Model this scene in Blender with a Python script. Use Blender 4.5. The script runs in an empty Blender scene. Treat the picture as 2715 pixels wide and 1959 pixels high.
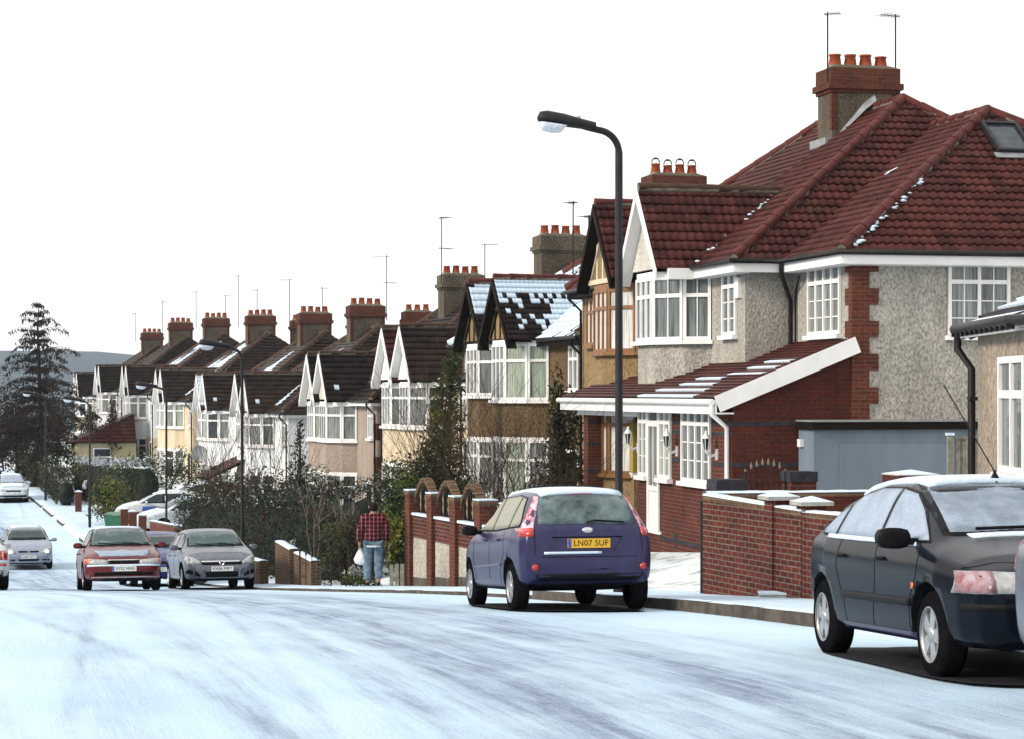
import bpy, bmesh, math, random
from mathutils import Vector, Matrix, noise
from mathutils.bvhtree import BVHTree
R = math.radians
random.seed(7)
sc = bpy.context.scene
COL = sc.collection

# ---------------------------------------------------------------- camera, light, sky
F, CX, HY = 6000.0, 1357.5, 1040.0          # focal length, centre column and eye-level row in photograph pixels
cam = bpy.data.objects.new('camera', bpy.data.cameras.new('camera'))
COL.objects.link(cam); sc.camera = cam
cam.location = (0, 0, 0); cam.rotation_euler = (R(90), 0, 0)
cam.data.sensor_width = 36; cam.data.lens = 36 * F / 2715
cam.data.shift_y = (HY - 979.5) / 2715
cam.data.clip_start = 0.2; cam.data.clip_end = 9000
world = bpy.data.worlds.new('World'); sc.world = world; world.use_nodes = True
wn = world.node_tree; wn.nodes.clear()
sky = wn.nodes.new('ShaderNodeTexSky'); sky.sky_type = 'NISHITA'; sky.sun_disc = False
SUN_EL, SUN_AZ = 29, 246                      # low sun, out to the left and a little behind the camera
sky.sun_elevation = R(SUN_EL); sky.sun_rotation = R(SUN_AZ); sky.air_density = 1.0; sky.dust_density = 3.0
cloud = wn.nodes.new('ShaderNodeMix'); cloud.data_type = 'RGBA'
cloud.inputs[0].default_value = 0.86
cloud.inputs[7].default_value = (13.2, 12.7, 12.3, 1)   # even white cloud cover
bg = wn.nodes.new('ShaderNodeBackground'); bg.inputs[1].default_value = 0.082
wo = wn.nodes.new('ShaderNodeOutputWorld')
wn.links.new(sky.outputs[0], cloud.inputs[6]); wn.links.new(cloud.outputs[2], bg.inputs[0]); wn.links.new(bg.outputs[0], wo.inputs[0])
sun = bpy.data.objects.new('sun', bpy.data.lights.new('sun', 'SUN')); COL.objects.link(sun)
sun.data.energy = 2.6; sun.data.angle = R(11); sun.data.color = (1.0, 0.90, 0.78)
_sd = Vector((math.sin(R(SUN_AZ)) * math.cos(R(SUN_EL)), math.cos(R(SUN_AZ)) * math.cos(R(SUN_EL)), math.sin(R(SUN_EL))))
sun.rotation_euler = _sd.to_track_quat('Z', 'Y').to_euler()
sc.view_settings.view_transform = 'Standard'; sc.view_settings.look = 'None'
sc.view_settings.exposure = 0.5; sc.view_settings.gamma = 1
sc.cycles.max_bounces = 6; sc.cycles.diffuse_bounces = 2; sc.cycles.glossy_bounces = 3; sc.cycles.transmission_bounces = 4

# ---------------------------------------------------------------- street geometry
def lerp_tab(tab, v):
    if v <= tab[0][0]:
        a, b = tab[0], tab[1]
    elif v >= tab[-1][0]:
        a, b = tab[-2], tab[-1]
    else:
        for a, b in zip(tab, tab[1:]):
            if a[0] <= v <= b[0]: break
    return a[1] + (b[1] - a[1]) * (v - a[0]) / (b[0] - a[0])
def smooth_tab(tab, v, h=3.0):
    return sum(lerp_tab(tab, v + k * h / 2) * w for k, w in ((-2, 1), (-1, 3), (0, 4), (1, 3), (2, 1))) / 12
KERB = [(-30, 15.1), (0, 8.1), (23.2, 2.91), (28.5, 1.72), (36, -.2), (43, -2.55), (47, -3.95), (54, -6.2), (102.7, -20.1), (126.7, -27.1), (190, -46), (400, -108)]
GZ = [(-30, 1.5), (0, -1.55), (9, -1.74), (15.7, -1.96), (18, -2.09), (23.2, -2.38), (26.7, -2.58), (28.5, -2.71), (34, -3.1), (40, -3.55), (47, -4.13), (53, -4.62),
      (60, -5.15), (67, -5.6), (80, -6.3), (93, -6.45), (104, -6.3), (113, -6.12), (126, -5.85), (150, -6.0), (190, -6.1), (400, -8)]
def kerbx(Y): return smooth_tab(KERB, Y)
def gz(S): return smooth_tab(GZ, S)
PAVE = 2.3
def ground(X, Y):
    """height of the ground: road, pavement and rising front gardens"""
    t = X - kerbx(Y); g = gz(Y)
    if t <= 0: return g
    if t <= PAVE + .3: return g + .11
    f = min(1.0, (t - PAVE - .3) / 5.0); f = f * f * (3 - 2 * f)
    return g + .11 + f * .85 + max(0, t - 9) * .01

# ---------------------------------------------------------------- materials
MATS = {}
class NT:
    def __init__(s, name):
        s.m = bpy.data.materials.new(name); s.m.use_nodes = True; s.t = s.m.node_tree
        s.p = s.t.nodes['Principled BSDF']; s.out = s.t.nodes['Material Output']
    def n(s, typ, **kw):
        x = s.t.nodes.new(typ)
        for k, v in kw.items():
            if k.startswith('i_'):
                key = k[2:]; key = int(key) if key.isdigit() else key.replace('_', ' ')
                x.inputs[key].default_value = v
            else: setattr(x, k, v)
        return x
    def l(s, a, b): s.t.links.new(a, b)
    def coord(s, uv=False, scale=None):
        tc = s.n('ShaderNodeTexCoord'); o = tc.outputs['UV' if uv else 'Object']
        if scale is not None:
            mp = s.n('ShaderNodeMapping'); mp.inputs['Scale'].default_value = scale; s.l(o, mp.inputs[0]); o = mp.outputs[0]
        return o
    def noise(s, co, scale, detail=3, rough=.55):
        x = s.n('ShaderNodeTexNoise'); x.inputs['Scale'].default_value = scale; x.inputs['Detail'].default_value = detail
        x.inputs['Roughness'].default_value = rough; s.l(co, x.inputs['Vector']); return x.outputs[0]
    def ramp(s, fac, stops):
        x = s.n('ShaderNodeValToRGB'); e = x.color_ramp.elements
        while len(e) < len(stops): e.new(.5)
        for el, (p, c) in zip(e, stops):
            el.position = p; el.color = (c[0], c[1], c[2], 1) if len(c) == 3 else c
        s.l(fac, x.inputs[0]); return x.outputs[0]
    def mix(s, fac, a, b, mode='MIX'):
        x = s.n('ShaderNodeMix'); x.data_type = 'RGBA'; x.blend_type = mode
        for sock, v in ((x.inputs[0], fac), (x.inputs[6], a), (x.inputs[7], b)):
            if isinstance(v, (int, float)): sock.default_value = v
            elif isinstance(v, tuple): sock.default_value = (v[0], v[1], v[2], 1)
            else: s.l(v, sock)
        return x.outputs[2]
    def math(s, op, a, b=None):
        x = s.n('ShaderNodeMath', operation=op)
        for sock, v in ((x.inputs[0], a), (x.inputs[1], b)):
            if v is None: continue
            if isinstance(v, (int, float)): sock.default_value = v
            else: s.l(v, sock)
        return x.outputs[0]
    def bump(s, h, strength=.5, dist=.02):
        b = s.n('ShaderNodeBump'); b.inputs['Strength'].default_value = strength; b.inputs['Distance'].default_value = dist
        s.l(h, b.inputs['Height']); s.l(b.outputs[0], s.p.inputs['Normal'])
    def fin(s, color=None, rough=.7, **kw):
        if color is not None:
            if isinstance(color, tuple): s.p.inputs['Base Color'].default_value = (*color[:3], 1)
            else: s.l(color, s.p.inputs['Base Color'])
        s.p.inputs['Roughness'].default_value = rough
        if isinstance(rough, float) and rough > .55: s.p.inputs['Specular IOR Level'].default_value = .12
        for k, v in kw.items(): s.p.inputs[k.replace('_', ' ')].default_value = v
        MATS[s.m.name] = s.m; return s.m
def tint(c, f): return tuple(min(1, x * f) for x in c[:3])
def m_plain(name, c, rough=.6, var=.18, scale=6, bump=0, **kw):
    s = NT(name); co = s.coord()
    f = s.noise(co, scale, 4)
    col = s.ramp(f, [(.3, tint(c, 1 - var)), (.7, tint(c, 1 + var))])
    if bump: s.bump(s.noise(co, scale * 6, 2), bump, .01)
    return s.fin(col, rough, **kw)
def m_dash(name, c, contrast=.35, dirt=.25):
    """pebbledash render: stone-sized speckle, streaky weathering"""
    s = NT(name); co = s.coord()
    f = s.noise(s.coord(scale=(1, 1, .6)), 25, 2, .7); g = s.noise(co, 9, 2)
    v = s.n('ShaderNodeTexVoronoi'); v.inputs['Scale'].default_value = 30; s.l(co, v.inputs['Vector'])
    base = s.ramp(f, [(.36, tint(c, 1 - contrast * 1.8)), (.5, c), (.62, tint(c, 1 + contrast * 1.5))])
    peb = s.ramp(v.outputs['Color'], [(.1, tint(c, .6)), (.5, c), (.9, tint(c, 1.25))])
    col = s.mix(.2, base, peb)
    w = s.noise(s.coord(scale=(1, 1, .35)), 1.6, 4)
    col = s.mix(1.0, col, s.ramp(w, [(.3, (1 - dirt, 1 - dirt, 1 - dirt)), (.65, (1.04, 1.04, 1.04))]), 'MULTIPLY')
    s.bump(s.math('ADD', f, g), .9, .02)
    return s.fin(col, .95)
def m_render(name, c, dirt=.15):
    s = NT(name); co = s.coord()
    w = s.noise(s.coord(scale=(1, 1, .3)), 2.2, 5)
    col = s.mix(1.0, c, s.ramp(w, [(.3, (1 - dirt, 1 - dirt * .95, 1 - dirt * .9)), (.65, (1.02, 1.02, 1.02))]), 'MULTIPLY')
    s.bump(s.noise(co, 40, 3), .4, .006)
    return s.fin(col, .85)
def m_brick(name, c1, c2, mortar, msize=.012, dirt=.3, contrast=.5):
    s = NT(name); uv = s.coord(True)
    b = s.n('ShaderNodeTexBrick'); b.inputs['Scale'].default_value = 1; b.inputs['Mortar Size'].default_value = msize
    b.inputs['Brick Width'].default_value = .225; b.inputs['Row Height'].default_value = .076; b.inputs['Mortar Smooth'].default_value = .2
    b.inputs['Bias'].default_value = 0
    b.inputs['Color1'].default_value = (*c1, 1); b.inputs['Color2'].default_value = (*c2, 1); b.inputs['Mortar'].default_value = (*mortar, 1)
    s.l(uv, b.inputs['Vector'])
    n1 = s.noise(uv, 14, 4, .7); n2 = s.noise(uv, 1.1, 4)
    col = s.mix(contrast, b.outputs[0], s.ramp(n1, [(.3, (.25, .25, .25)), (.7, (1, 1, 1))]), 'MULTIPLY')
    col = s.mix(1.0, col, s.ramp(n2, [(.3, (1 - dirt, 1 - dirt, 1 - dirt * .9)), (.7, (1.1, 1.1, 1.1))]), 'MULTIPLY')
    s.bump(s.math('SUBTRACT', n1, b.outputs['Fac']), .6, .012)
    return s.fin(col, .9)
def m_tile(name, c, moss=(.09, .08, .03), var=.35, sheen=.45, mossy=.2):
    s = NT(name); uv = s.coord(True, (1 / .3, 1 / .34, 1))
    fl = s.n('ShaderNodeVectorMath', operation='FLOOR'); s.l(uv, fl.inputs[0])
    wn_ = s.n('ShaderNodeTexWhiteNoise'); wn_.noise_dimensions = '2D'; s.l(fl.outputs[0], wn_.inputs['Vector'])
    col = s.ramp(wn_.outputs['Value'], [(0, tint(c, 1 - var)), (1, tint(c, 1 + var))])
    co = s.coord(); n = s.noise(co, 1.3, 5); n2 = s.noise(co, 18, 3)
    col = s.mix(s.ramp(n, [(.62 - mossy * .3, (0, 0, 0)), (.8, (mossy * 2,) * 3)]), col, moss)
    col = s.mix(1.0, col, s.ramp(n2, [(.25, (.6, .6, .6)), (.75, (1.15, 1.15, 1.15))]), 'MULTIPLY')
    s.bump(n2, .3, .01)
    return s.fin(col, sheen)
def m_snow(name, c=(.55, .67, .78), sp=0.0):
    s = NT(name); co = s.coord()
    f = s.noise(co, 3, 6, .65)
    col = s.ramp(f, [(.3, tint(c, .93)), (.7, tint(c, 1.04))])
    s.bump(s.noise(co, 12, 5, .7), .5, .03)
    return s.fin(col, .75)
def m_paint(name, c, frost=.25, metallic=.5, rough=.3, coat=.10, spec=.28):
    """car paint with a dusting of frost on upward faces"""
    s = NT(name); co = s.coord()
    gm = s.n('ShaderNodeNewGeometry'); sx = s.n('ShaderNodeSeparateXYZ'); s.l(gm.outputs['Normal'], sx.inputs[0])
    n = s.noise(co, 2.2, 6, .7); n2 = s.noise(co, 30, 3, .7)
    dirt = s.ramp(s.noise(co, 6, 5, .7), [(.35, tint(c, .75)), (.65, tint(c, 1.15))])
    up = s.math('MULTIPLY', s.math('SUBTRACT', sx.outputs[2], .35), frost * 2.2)
    fac = s.math('MULTIPLY', s.math('MULTIPLY', up, n), s.math('ADD', n2, .6))
    x = s.n('ShaderNodeClamp'); s.l(fac, x.inputs[0])
    col = s.mix(x.outputs[0], dirt, (.45, .52, .60))
    s.l(s.math('ADD', s.math('MULTIPLY', x.outputs[0], .5), rough), s.p.inputs['Roughness'])
    s.l(s.math('MULTIPLY', s.math('SUBTRACT', 1.0, x.outputs[0]), metallic), s.p.inputs['Metallic'])
    rr = s.fin(col, rough, Coat_Weight=coat, Coat_Roughness=.08, Specular_IOR_Level=spec)
    return rr
def m_glass(name, c=(.02, .035, .035), frost=.0, fc=(.55, .66, .68), scale=5, lo=.35, hi=.65, rough=.08):
    s = NT(name); co = s.coord()
    n = s.noise(co, scale, 6, .65)
    if frost:
        f = s.ramp(n, [(lo, (0, 0, 0)), (hi, (frost,) * 3)])
        grain = s.ramp(s.noise(co, 60, 2, .8), [(.3, tint(fc, .75)), (.7, tint(fc, 1.1))])
        col = s.mix(f, c, grain)
        s.l(s.math('ADD', s.math('MULTIPLY', f, .6), rough), s.p.inputs['Roughness'])
        s.fin(col, rough, Specular_IOR_Level=.25)
        s.p.inputs['Roughness'].default_value = rough
        return s.m
    col = s.ramp(n, [(.3, tint(c, .6)), (.7, tint(c, 2.0))])
    return s.fin(col, rough, Specular_IOR_Level=.3)
def m_curtain(name, dark=(.02, .028, .028), light=(.25, .28, .27), scale=26, coat=1.0, gap=.45):
    """window pane seen from outside: net curtain folds behind reflecting glass"""
    s = NT(name); uv = s.coord(True, (1, .04, 1))
    a = s.noise(uv, scale, 2, .6); b = s.noise(s.coord(True, (1, .25, 1)), 2.2, 3)
    f = s.math('MULTIPLY', a, s.math('ADD', b, .45))
    col = s.ramp(f, [(gap * .62, dark), (gap, tint(light, .55)), (gap + .2, light)])
    return s.fin(col, .6, Coat_Weight=coat * .6, Coat_Roughness=.03)

W_FRAME = m_plain('white upvc', (.74, .74, .73), .35, .06, 3)
M = dict(
 upvc=W_FRAME,
 snow=m_snow('snow'),
 dash_grey=m_dash('grey pebbledash', (.37, .35, .31), .25, .3),
 dash_cream=m_dash('cream pebbledash', (.55, .52, .46), .22),
 dash_brown=m_dash('brown pebbledash', (.125, .085, .045), .35),
 dash_tan=m_dash('tan pebbledash', (.25, .175, .09), .25),
 dash_pink=m_dash('pinkish pebbledash', (.33, .27, .23), .15),
 dash_beige=m_dash('beige pebbledash', (.30, .25, .20), .28),
 render_white=m_render('white painted render', (.74, .76, .77)),
 render_cream=m_render('cream painted render', (.60, .50, .36)),
 render_yellow=m_render('pale yellow render', (.38, .35, .22)),
 render_blue=m_render('blue grey painted render', (.165, .205, .25), .22),
 render_ochre=m_render('ochre render', (.34, .27, .06)),
 brick_red=m_brick('dark red brick', (.13, .028, .017), (.09, .022, .016), (.07, .05, .042), .008, contrast=.6),
 brick_wall=m_brick('weathered red brick', (.15, .034, .024), (.075, .024, .022), (.20, .155, .12), .009, contrast=.7),
 brick_porch=m_brick('porch brick', (.125, .032, .020), (.09, .026, .020), (.13, .095, .075), .009, contrast=.5),
 brick_brown=m_brick('mossy brown brick', (.15, .085, .05), (.12, .07, .045), (.2, .16, .11), .010),
 brick_orange=m_brick('orange brick quoins', (.16, .042, .022), (.11, .030, .020), (.13, .09, .07), .009),
 brick_black=m_plain('blue black brick', (.030, .032, .040), .7, .4, 8, .3),
 tile_red=m_tile('red pantile', (.060, .017, .014), mossy=.12, var=.4),
 tile_maroon=m_tile('maroon pantile', (.055, .015, .013), mossy=.2),
 tile_brown=m_tile('dark brown tile', (.026, .017, .014), mossy=.15),
 tile_dark=m_tile('near black tile', (.020, .014, .013), mossy=.1),
 ridge_red=m_plain('red ridge tile', (.075, .019, .016), .6, .35, 5, .4),
 ridge_brown=m_plain('brown ridge tile', (.055, .032, .022), .7, .35, 5, .4),
 mortar=m_plain('mossy mortar', (.16, .15, .12), .95, .35, 9, .5),
 lead=m_plain('lead flashing', (.20, .215, .23), .5, .25, 6),
 pot=m_plain('terracotta pot', (.26, .062, .028), .8, .3, 7, .2),
 chim=m_dash('sooty chimney render', (.115, .098, .072), .32, .4),
 chim_brick=m_brick('sooty chimney brick', (.15, .042, .024), (.09, .030, .02), (.09, .07, .05), .008),
 timber=m_plain('black timber', (.011, .008, .006), .7, .3, 9),
 brown_wood=m_plain('orange brown window frame', (.20, .085, .022), .5, .25, 7),
 black_metal=m_plain('black metal', (.018, .018, .020), .45, .3, 8),
 grey_metal=m_plain('grey metal', (.28, .29, .30), .5, .2, 8),
 lamp_metal=m_plain('dark painted steel', (.014, .012, .014), .5, .3, 5),
 gutter=m_plain('black plastic', (.014, .013, .013), .4, .3, 6),
 curtain=m_curtain('net curtain behind glass'),
 curtain_dark=m_curtain('dim net curtain behind glass', (.02, .028, .03), (.17, .20, .20), 22),
 curtain_green=m_curtain('greenish curtain behind glass', (.05, .07, .055), (.30, .36, .29), 34, gap=.38),
 blind=m_curtain('white net curtain', (.35, .36, .35), (.66, .66, .64), 30, gap=.3),
 pane_dark=m_glass('dark window pane', (.02, .028, .034)),
 kerb=m_plain('damp kerb stone', (.075, .066, .055), .85, .45, 4, .5),
 concrete=m_plain('coping stone', (.34, .33, .30), .9, .2, 6, .3),
 wood_fence=m_plain('weathered timber', (.20, .20, .16), .85, .35, 9, .3),
 rubber=m_plain('tyre rubber', (.007, .007, .008), .85, .3, 10, .2),
 alloy=m_plain('alloy wheel', (.42, .43, .45), .35, .15, 8, Metallic=.7),
 black_trim=m_plain('black plastic trim', (.007, .007, .009), .5, .3, 10),
 chrome=m_plain('chrome', (.60, .60, .62), .2, .1, 8, Metallic=.9),
 plate_y=m_plain('yellow plate', (.62, .36, .015), .4, .06, 5),
 plate_w=m_plain('white plate', (.72, .74, .72), .4, .06, 5),
 plate_b=m_plain('blue plate strip', (.02, .07, .35), .4, .1, 5),
 ink=m_plain('black lettering', (.01, .01, .01), .5, .1, 5),
 lens_red=m_plain('red lamp lens', (.38, .012, .010), .2, .25, 12, Coat_Weight=.6),
 lens_pink=m_glass('frosted tail lamp', (.38, .03, .04), .85, (.66, .60, .72), 9, .42, .58, .2),
 lens_clear=m_glass('headlamp lens', (.25, .27, .28), .6, (.62, .64, .64), 14, .35, .7, .12),
 lens_amber=m_plain('amber lens', (.55, .12, .02), .25, .2, 10),
 green_plastic=m_plain('green bin plastic', (.012, .11, .055), .45, .2, 4),
)
_hl = NT('lit headlamp'); _hl.p.inputs['Emission Color'].default_value = (1, .78, .55, 1); _hl.p.inputs['Emission Strength'].default_value = 2.2
M['headlamp_lit'] = _hl.fin((.8, .7, .6), .3)

for _n, _sp in (('rubber', .0), ('black_trim', .08), ('ink', .0), ('timber', .05), ('black_metal', .15), ('lamp_metal', .2), ('gutter', .15), ('tile_red', .12), ('tile_maroon', .12), ('tile_brown', .08), ('tile_dark', .05), ('curtain', .3), ('curtain_dark', .3), ('curtain_green', .3)):
    M[_n].node_tree.nodes['Principled BSDF'].inputs['Specular IOR Level'].default_value = _sp
# ---------------------------------------------------------------- mesh builder
class MB:
    def __init__(s, tf=None):
        s.v = []; s.f = []; s.mi = []; s.uv = []; s.sm = []; s.mats = []; s.tf = tf
    def mid(s, m):
        if isinstance(m, str): m = M[m]
        if m not in s.mats: s.mats.append(m)
        return s.mats.index(m)
    def face(s, pts, m, uv=None, smooth=False):
        b = len(s.v)
        for p in pts:
            p = Vector(p)
            s.v.append(s.tf(p) if s.tf else p)
        s.f.append(tuple(range(b, b + len(pts)))); s.mi.append(s.mid(m)); s.uv.append(uv); s.sm.append(smooth)
    def mesh(s, verts, faces, m, smooth=False, uvs=None):
        b = len(s.v); i = s.mid(m)
        for p in verts:
            p = Vector(p); s.v.append(s.tf(p) if s.tf else p)
        for k, f in enumerate(faces):
            s.f.append(tuple(b + j for j in f)); s.mi.append(i); s.uv.append(uvs[k] if uvs else None); s.sm.append(smooth)
    def box(s, a, b, m, bev=0):
        x0, y0, z0 = (min(a[i], b[i]) for i in range(3)); x1, y1, z1 = (max(a[i], b[i]) for i in range(3))
        s.obox((x0, y0, z0), (x1 - x0, 0, 0), (0, y1 - y0, 0), (0, 0, z1 - z0), m)
    def obox(s, o, ex, ey, ez, m):
        o, ex, ey, ez = map(Vector, (o, ex, ey, ez))
        v = [o, o + ex, o + ex + ey, o + ey, o + ez, o + ex + ez, o + ex + ey + ez, o + ey + ez]
        s.mesh(v, [(3, 2, 1, 0), (4, 5, 6, 7), (0, 1, 5, 4), (1, 2, 6, 5), (2, 3, 7, 6), (3, 0, 4, 7)], m)
    def bar(s, a, b, w, h, m, up=(0, 0, 1)):
        """rectangular bar centred on the segment a-b; w across, h along up"""
        a, b, up = Vector(a), Vector(b), Vector(up); d = (b - a)
        side = d.cross(up).normalized() * w; upv = side.cross(d).normalized() * h
        s.obox(a - side / 2 - upv / 2, d, side, upv, m)
    def prism(s, poly, ext, m):
        """polygon (3D points, planar) extruded by the vector ext"""
        n = len(poly); ext = Vector(ext); p = [Vector(q) for q in poly]
        s.mesh(p + [q + ext for q in p], [tuple(range(n))[::-1], tuple(range(n, 2 * n))] + [(i, (i + 1) % n, n + (i + 1) % n, n + i) for i in range(n)], m)
    def tube(s, pts, r, m, seg=8, cap=True, smooth=True):
        pts = [Vector(p) for p in pts]; rs = r if isinstance(r, (list, tuple)) else [r] * len(pts)
        v = []; f = []; prev = None
        for i, p in enumerate(pts):
            d = (pts[min(i + 1, len(pts) - 1)] - pts[max(i - 1, 0)]).normalized()
            if prev is None:
                a = d.orthogonal().normalized()
            else:
                a = (prev - d * prev.dot(d)).normalized()
            prev = a; b = d.cross(a)
            for k in range(seg):
                t = 2 * math.pi * k / seg
                v.append(p + (a * math.cos(t) + b * math.sin(t)) * rs[i])
        for i in range(len(pts) - 1):
            for k in range(seg):
                k2 = (k + 1) % seg
                f.append((i * seg + k, i * seg + k2, (i + 1) * seg + k2, (i + 1) * seg + k))
        s.mesh(v, f, m, smooth)
        if cap:
            s.mesh(v[:seg], [tuple(range(seg))[::-1]], m); s.mesh(v[-seg:], [tuple(range(seg))], m)
    def lathe(s, c, prof, m, seg=16, smooth=True, axis='z'):
        c = Vector(c); v = []; f = []; n = len(prof)
        for k in range(seg):
            t = 2 * math.pi * k / seg; ct, st = math.cos(t), math.sin(t)
            for r, h in prof:
                v.append(c + (Vector((r * ct, r * st, h)) if axis == 'z' else Vector((r * ct, h, r * st))))
        for k in range(seg):
            k2 = (k + 1) % seg
            for i in range(n - 1): f.append((k * n + i, k2 * n + i, k2 * n + i + 1, k * n + i + 1))
        s.mesh(v, f, m, smooth)
    def build(s, name, parent=None, label=None, loc=None, recalc=True, bevel=0, sub=None):
        me = bpy.data.meshes.new(name)
        off = Vector(loc) if loc is not None else Vector((0, 0, 0))
        me.from_pydata([tuple(p - off) for p in s.v], [], s.f)
        for m in s.mats: me.materials.append(m)
        me.polygons.foreach_set('material_index', s.mi); me.polygons.foreach_set('use_smooth', s.sm)
        if recalc:
            bm = bmesh.new(); bm.from_mesh(me); bmesh.ops.recalc_face_normals(bm, faces=bm.faces); bm.to_mesh(me); bm.free()
        ul = me.uv_layers.new(name='UVMap'); uvd = ul.data
        for p in me.polygons:
            cu = s.uv[p.index]
            n = p.normal
            if cu is None and abs(n.z) < .75:
                t = Vector((-n.y, n.x, 0)); t.normalize()
                if t.x < -.01 or (abs(t.x) <= .01 and t.y < 0): t = -t
            for li in p.loop_indices:
                vi = me.loops[li].vertex_index; co = me.vertices[vi].co
                if cu is not None:
                    uvd[li].uv = cu[s.f[p.index].index(vi)]
                elif abs(n.z) >= .75: uvd[li].uv = (co.x, co.y)
                else: uvd[li].uv = (co.dot(t), co.z)
        o = bpy.data.objects.new(name, me); COL.objects.link(o)
        if parent: o.parent = parent
        if loc is not None: o.location = loc
        if label: o['label'] = label
        if bevel:
            b = o.modifiers.new('bevel', 'BEVEL'); b.width = bevel; b.segments = 2; b.limit_method = 'ANGLE'
        return o
def thing(name, label, cat, loc=(0, 0, 0), rotz=0, group=None):
    o = bpy.data.objects.new(name, None); COL.objects.link(o); o.empty_display_size = .2
    o.location = loc; o.rotation_euler = (0, 0, rotz); o['label'] = label; o['category'] = cat; o['kind'] = 'thing'
    if group: o['group'] = group
    return o
def tag(o, label, cat, group=None):
    o['label'] = label; o['category'] = cat; o['kind'] = 'thing'
    if group: o['group'] = group
    return o
def struct(o): o['kind'] = 'structure'; return o
def copy_tree(o, parent=None):
    c = o.copy(); COL.objects.link(c); c.parent = parent
    for ch in list(o.children): copy_tree(ch, c)
    return c
def text_mesh(name, body, size, mat, parent, mtx, depth=.002, width=None):
    cu = bpy.data.curves.new(name, 'FONT'); cu.body = body; cu.size = size; cu.align_x = 'CENTER'; cu.align_y = 'CENTER'
    cu.extrude = depth; cu.space_character = 1.05
    t = bpy.data.objects.new(name, cu); COL.objects.link(t)
    bpy.context.view_layer.update()
    me = bpy.data.meshes.new_from_object(t.evaluated_get(bpy.context.evaluated_depsgraph_get()))
    bpy.data.objects.remove(t); me.materials.clear(); me.materials.append(M[mat] if isinstance(mat, str) else mat)
    if width:
        xs = [v.co.x for v in me.vertices]; k = width / (max(xs) - min(xs))
        for v in me.vertices: v.co.x *= k
    me.transform(mtx)
    o = bpy.data.objects.new(name, me); COL.objects.link(o); o.parent = parent
    return o

# ---------------------------------------------------------------- ground
def m_road():
    s = NT('snow with tyre tracks'); uv = s.coord(True); sp = s.n('ShaderNodeSeparateXYZ'); s.l(uv, sp.inputs[0])
    t, y = sp.outputs[0], sp.outputs[1]
    wob = s.math('MULTIPLY', s.math('SUBTRACT', s.noise(s.coord(True, (.25, .06, 1)), 1.0, 4), .5), 1.3)
    tt = s.math('ADD', t, wob)
    tn = s.math('ADD', t, s.math('MULTIPLY', wob, .3))
    def track(c, w, amt, k=0.0):
        d = s.math('DIVIDE', s.math('SUBTRACT', s.math('SUBTRACT', tn if w < .2 else tt, c), s.math('MULTIPLY', s.math('SUBTRACT', y, 16.0), k)), w)
        g = s.math('POWER', 2.718, s.math('MULTIPLY', s.math('MULTIPLY', d, d), -1.0))
        return s.math('MULTIPLY', g, amt)
    tot = None; rut = None
    for c, w, a, k in ((-6.9, .10, .75, -.10), (-8.4, .10, .6, -.10), (-7.6, .07, .5, .05), (-6.1, .07, .5, .05), (-5.5, .09, .55, .03), (-4.0, .08, .45, .03), (-2.45, .07, .45, -.02), (-3.75, .07, .4, -.02), (-10.6, .09, .6, -.15), (-9.2, .09, .5, -.15)):
        q = track(c, w, a, k); rut = q if rut is None else s.math('ADD', rut, q)
    for c, w, a in ((-3.05, .46, .75), (-4.7, .52, .75), (-3.9, 1.3, .5), (-5.6, .22, .40), (-6.5, .25, .45), (-7.4, .3, .35), (-8.6, .30, .33), (-10.2, .28, .42), (-2.0, .5, .28)):
        k = track(c, w, a); tot = k if tot is None else s.math('ADD', tot, k)
    streak = s.ramp(s.noise(s.coord(True, (3.4, .16, 1)), 1.4, 6, .7), [(.38, (0, 0, 0)), (.62, (1.15, 1.15, 1.15))])
    fine = s.ramp(s.noise(s.coord(True, (11, .22, 1)), 1.3, 5, .75), [(.34, (.5, .5, .5)), (.66, (1.15, 1.15, 1.15))])
    streak = s.math('MULTIPLY', streak, fine)
    blot = s.ramp(s.noise(s.coord(True, (1.2, .5, 1)), 1.1, 5, .7), [(.32, (.1, .1, .1)), (.68, (1, 1, 1))])
    grain = s.ramp(s.noise(uv, 55, 3, .8), [(.35, (.55, .55, .55)), (.65, (1.25, 1.25, 1.25))])
    fac = s.math('MULTIPLY', s.math('MULTIPLY', s.math('MULTIPLY', tot, s.math('ADD', s.math('MULTIPLY', streak, .75), .35)), s.math('ADD', s.math('MULTIPLY', blot, .7), .35)), grain)
    base = s.math('MULTIPLY', s.math('MULTIPLY', streak, blot), .11)
    rut = s.math('MULTIPLY', s.math('MULTIPLY', rut, fine), s.math('ADD', s.math('MULTIPLY', blot, .7), .1))
    fac = s.math('MINIMUM', s.math('ADD', s.math('ADD', fac, base), s.math('MULTIPLY', rut, .75)), .95)
    speck = s.ramp(s.noise(s.coord(True, (1, .6, 1)), 6, 3, .9), [(.70, (0, 0, 0)), (.78, (.5, .5, .5))])
    fac = s.math('MAXIMUM', fac, speck)
    sno = s.ramp(s.noise(s.coord(True, (.5, .3, 1)), 1.0, 4), [(.3, (.42, .57, .71)), (.7, (.52, .67, .78))])
    slush = s.ramp(s.noise(uv, 9, 4, .7), [(.3, (.10, .13, .20)), (.7, (.23, .30, .45))])
    col = s.mix(fac, sno, slush)
    s.bump(s.math('ADD', s.noise(uv, 30, 4, .7), s.math('MULTIPLY', fac, -1.2)), .55, .03)
    return s.fin(col, .7)
M['road'] = m_road()
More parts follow.
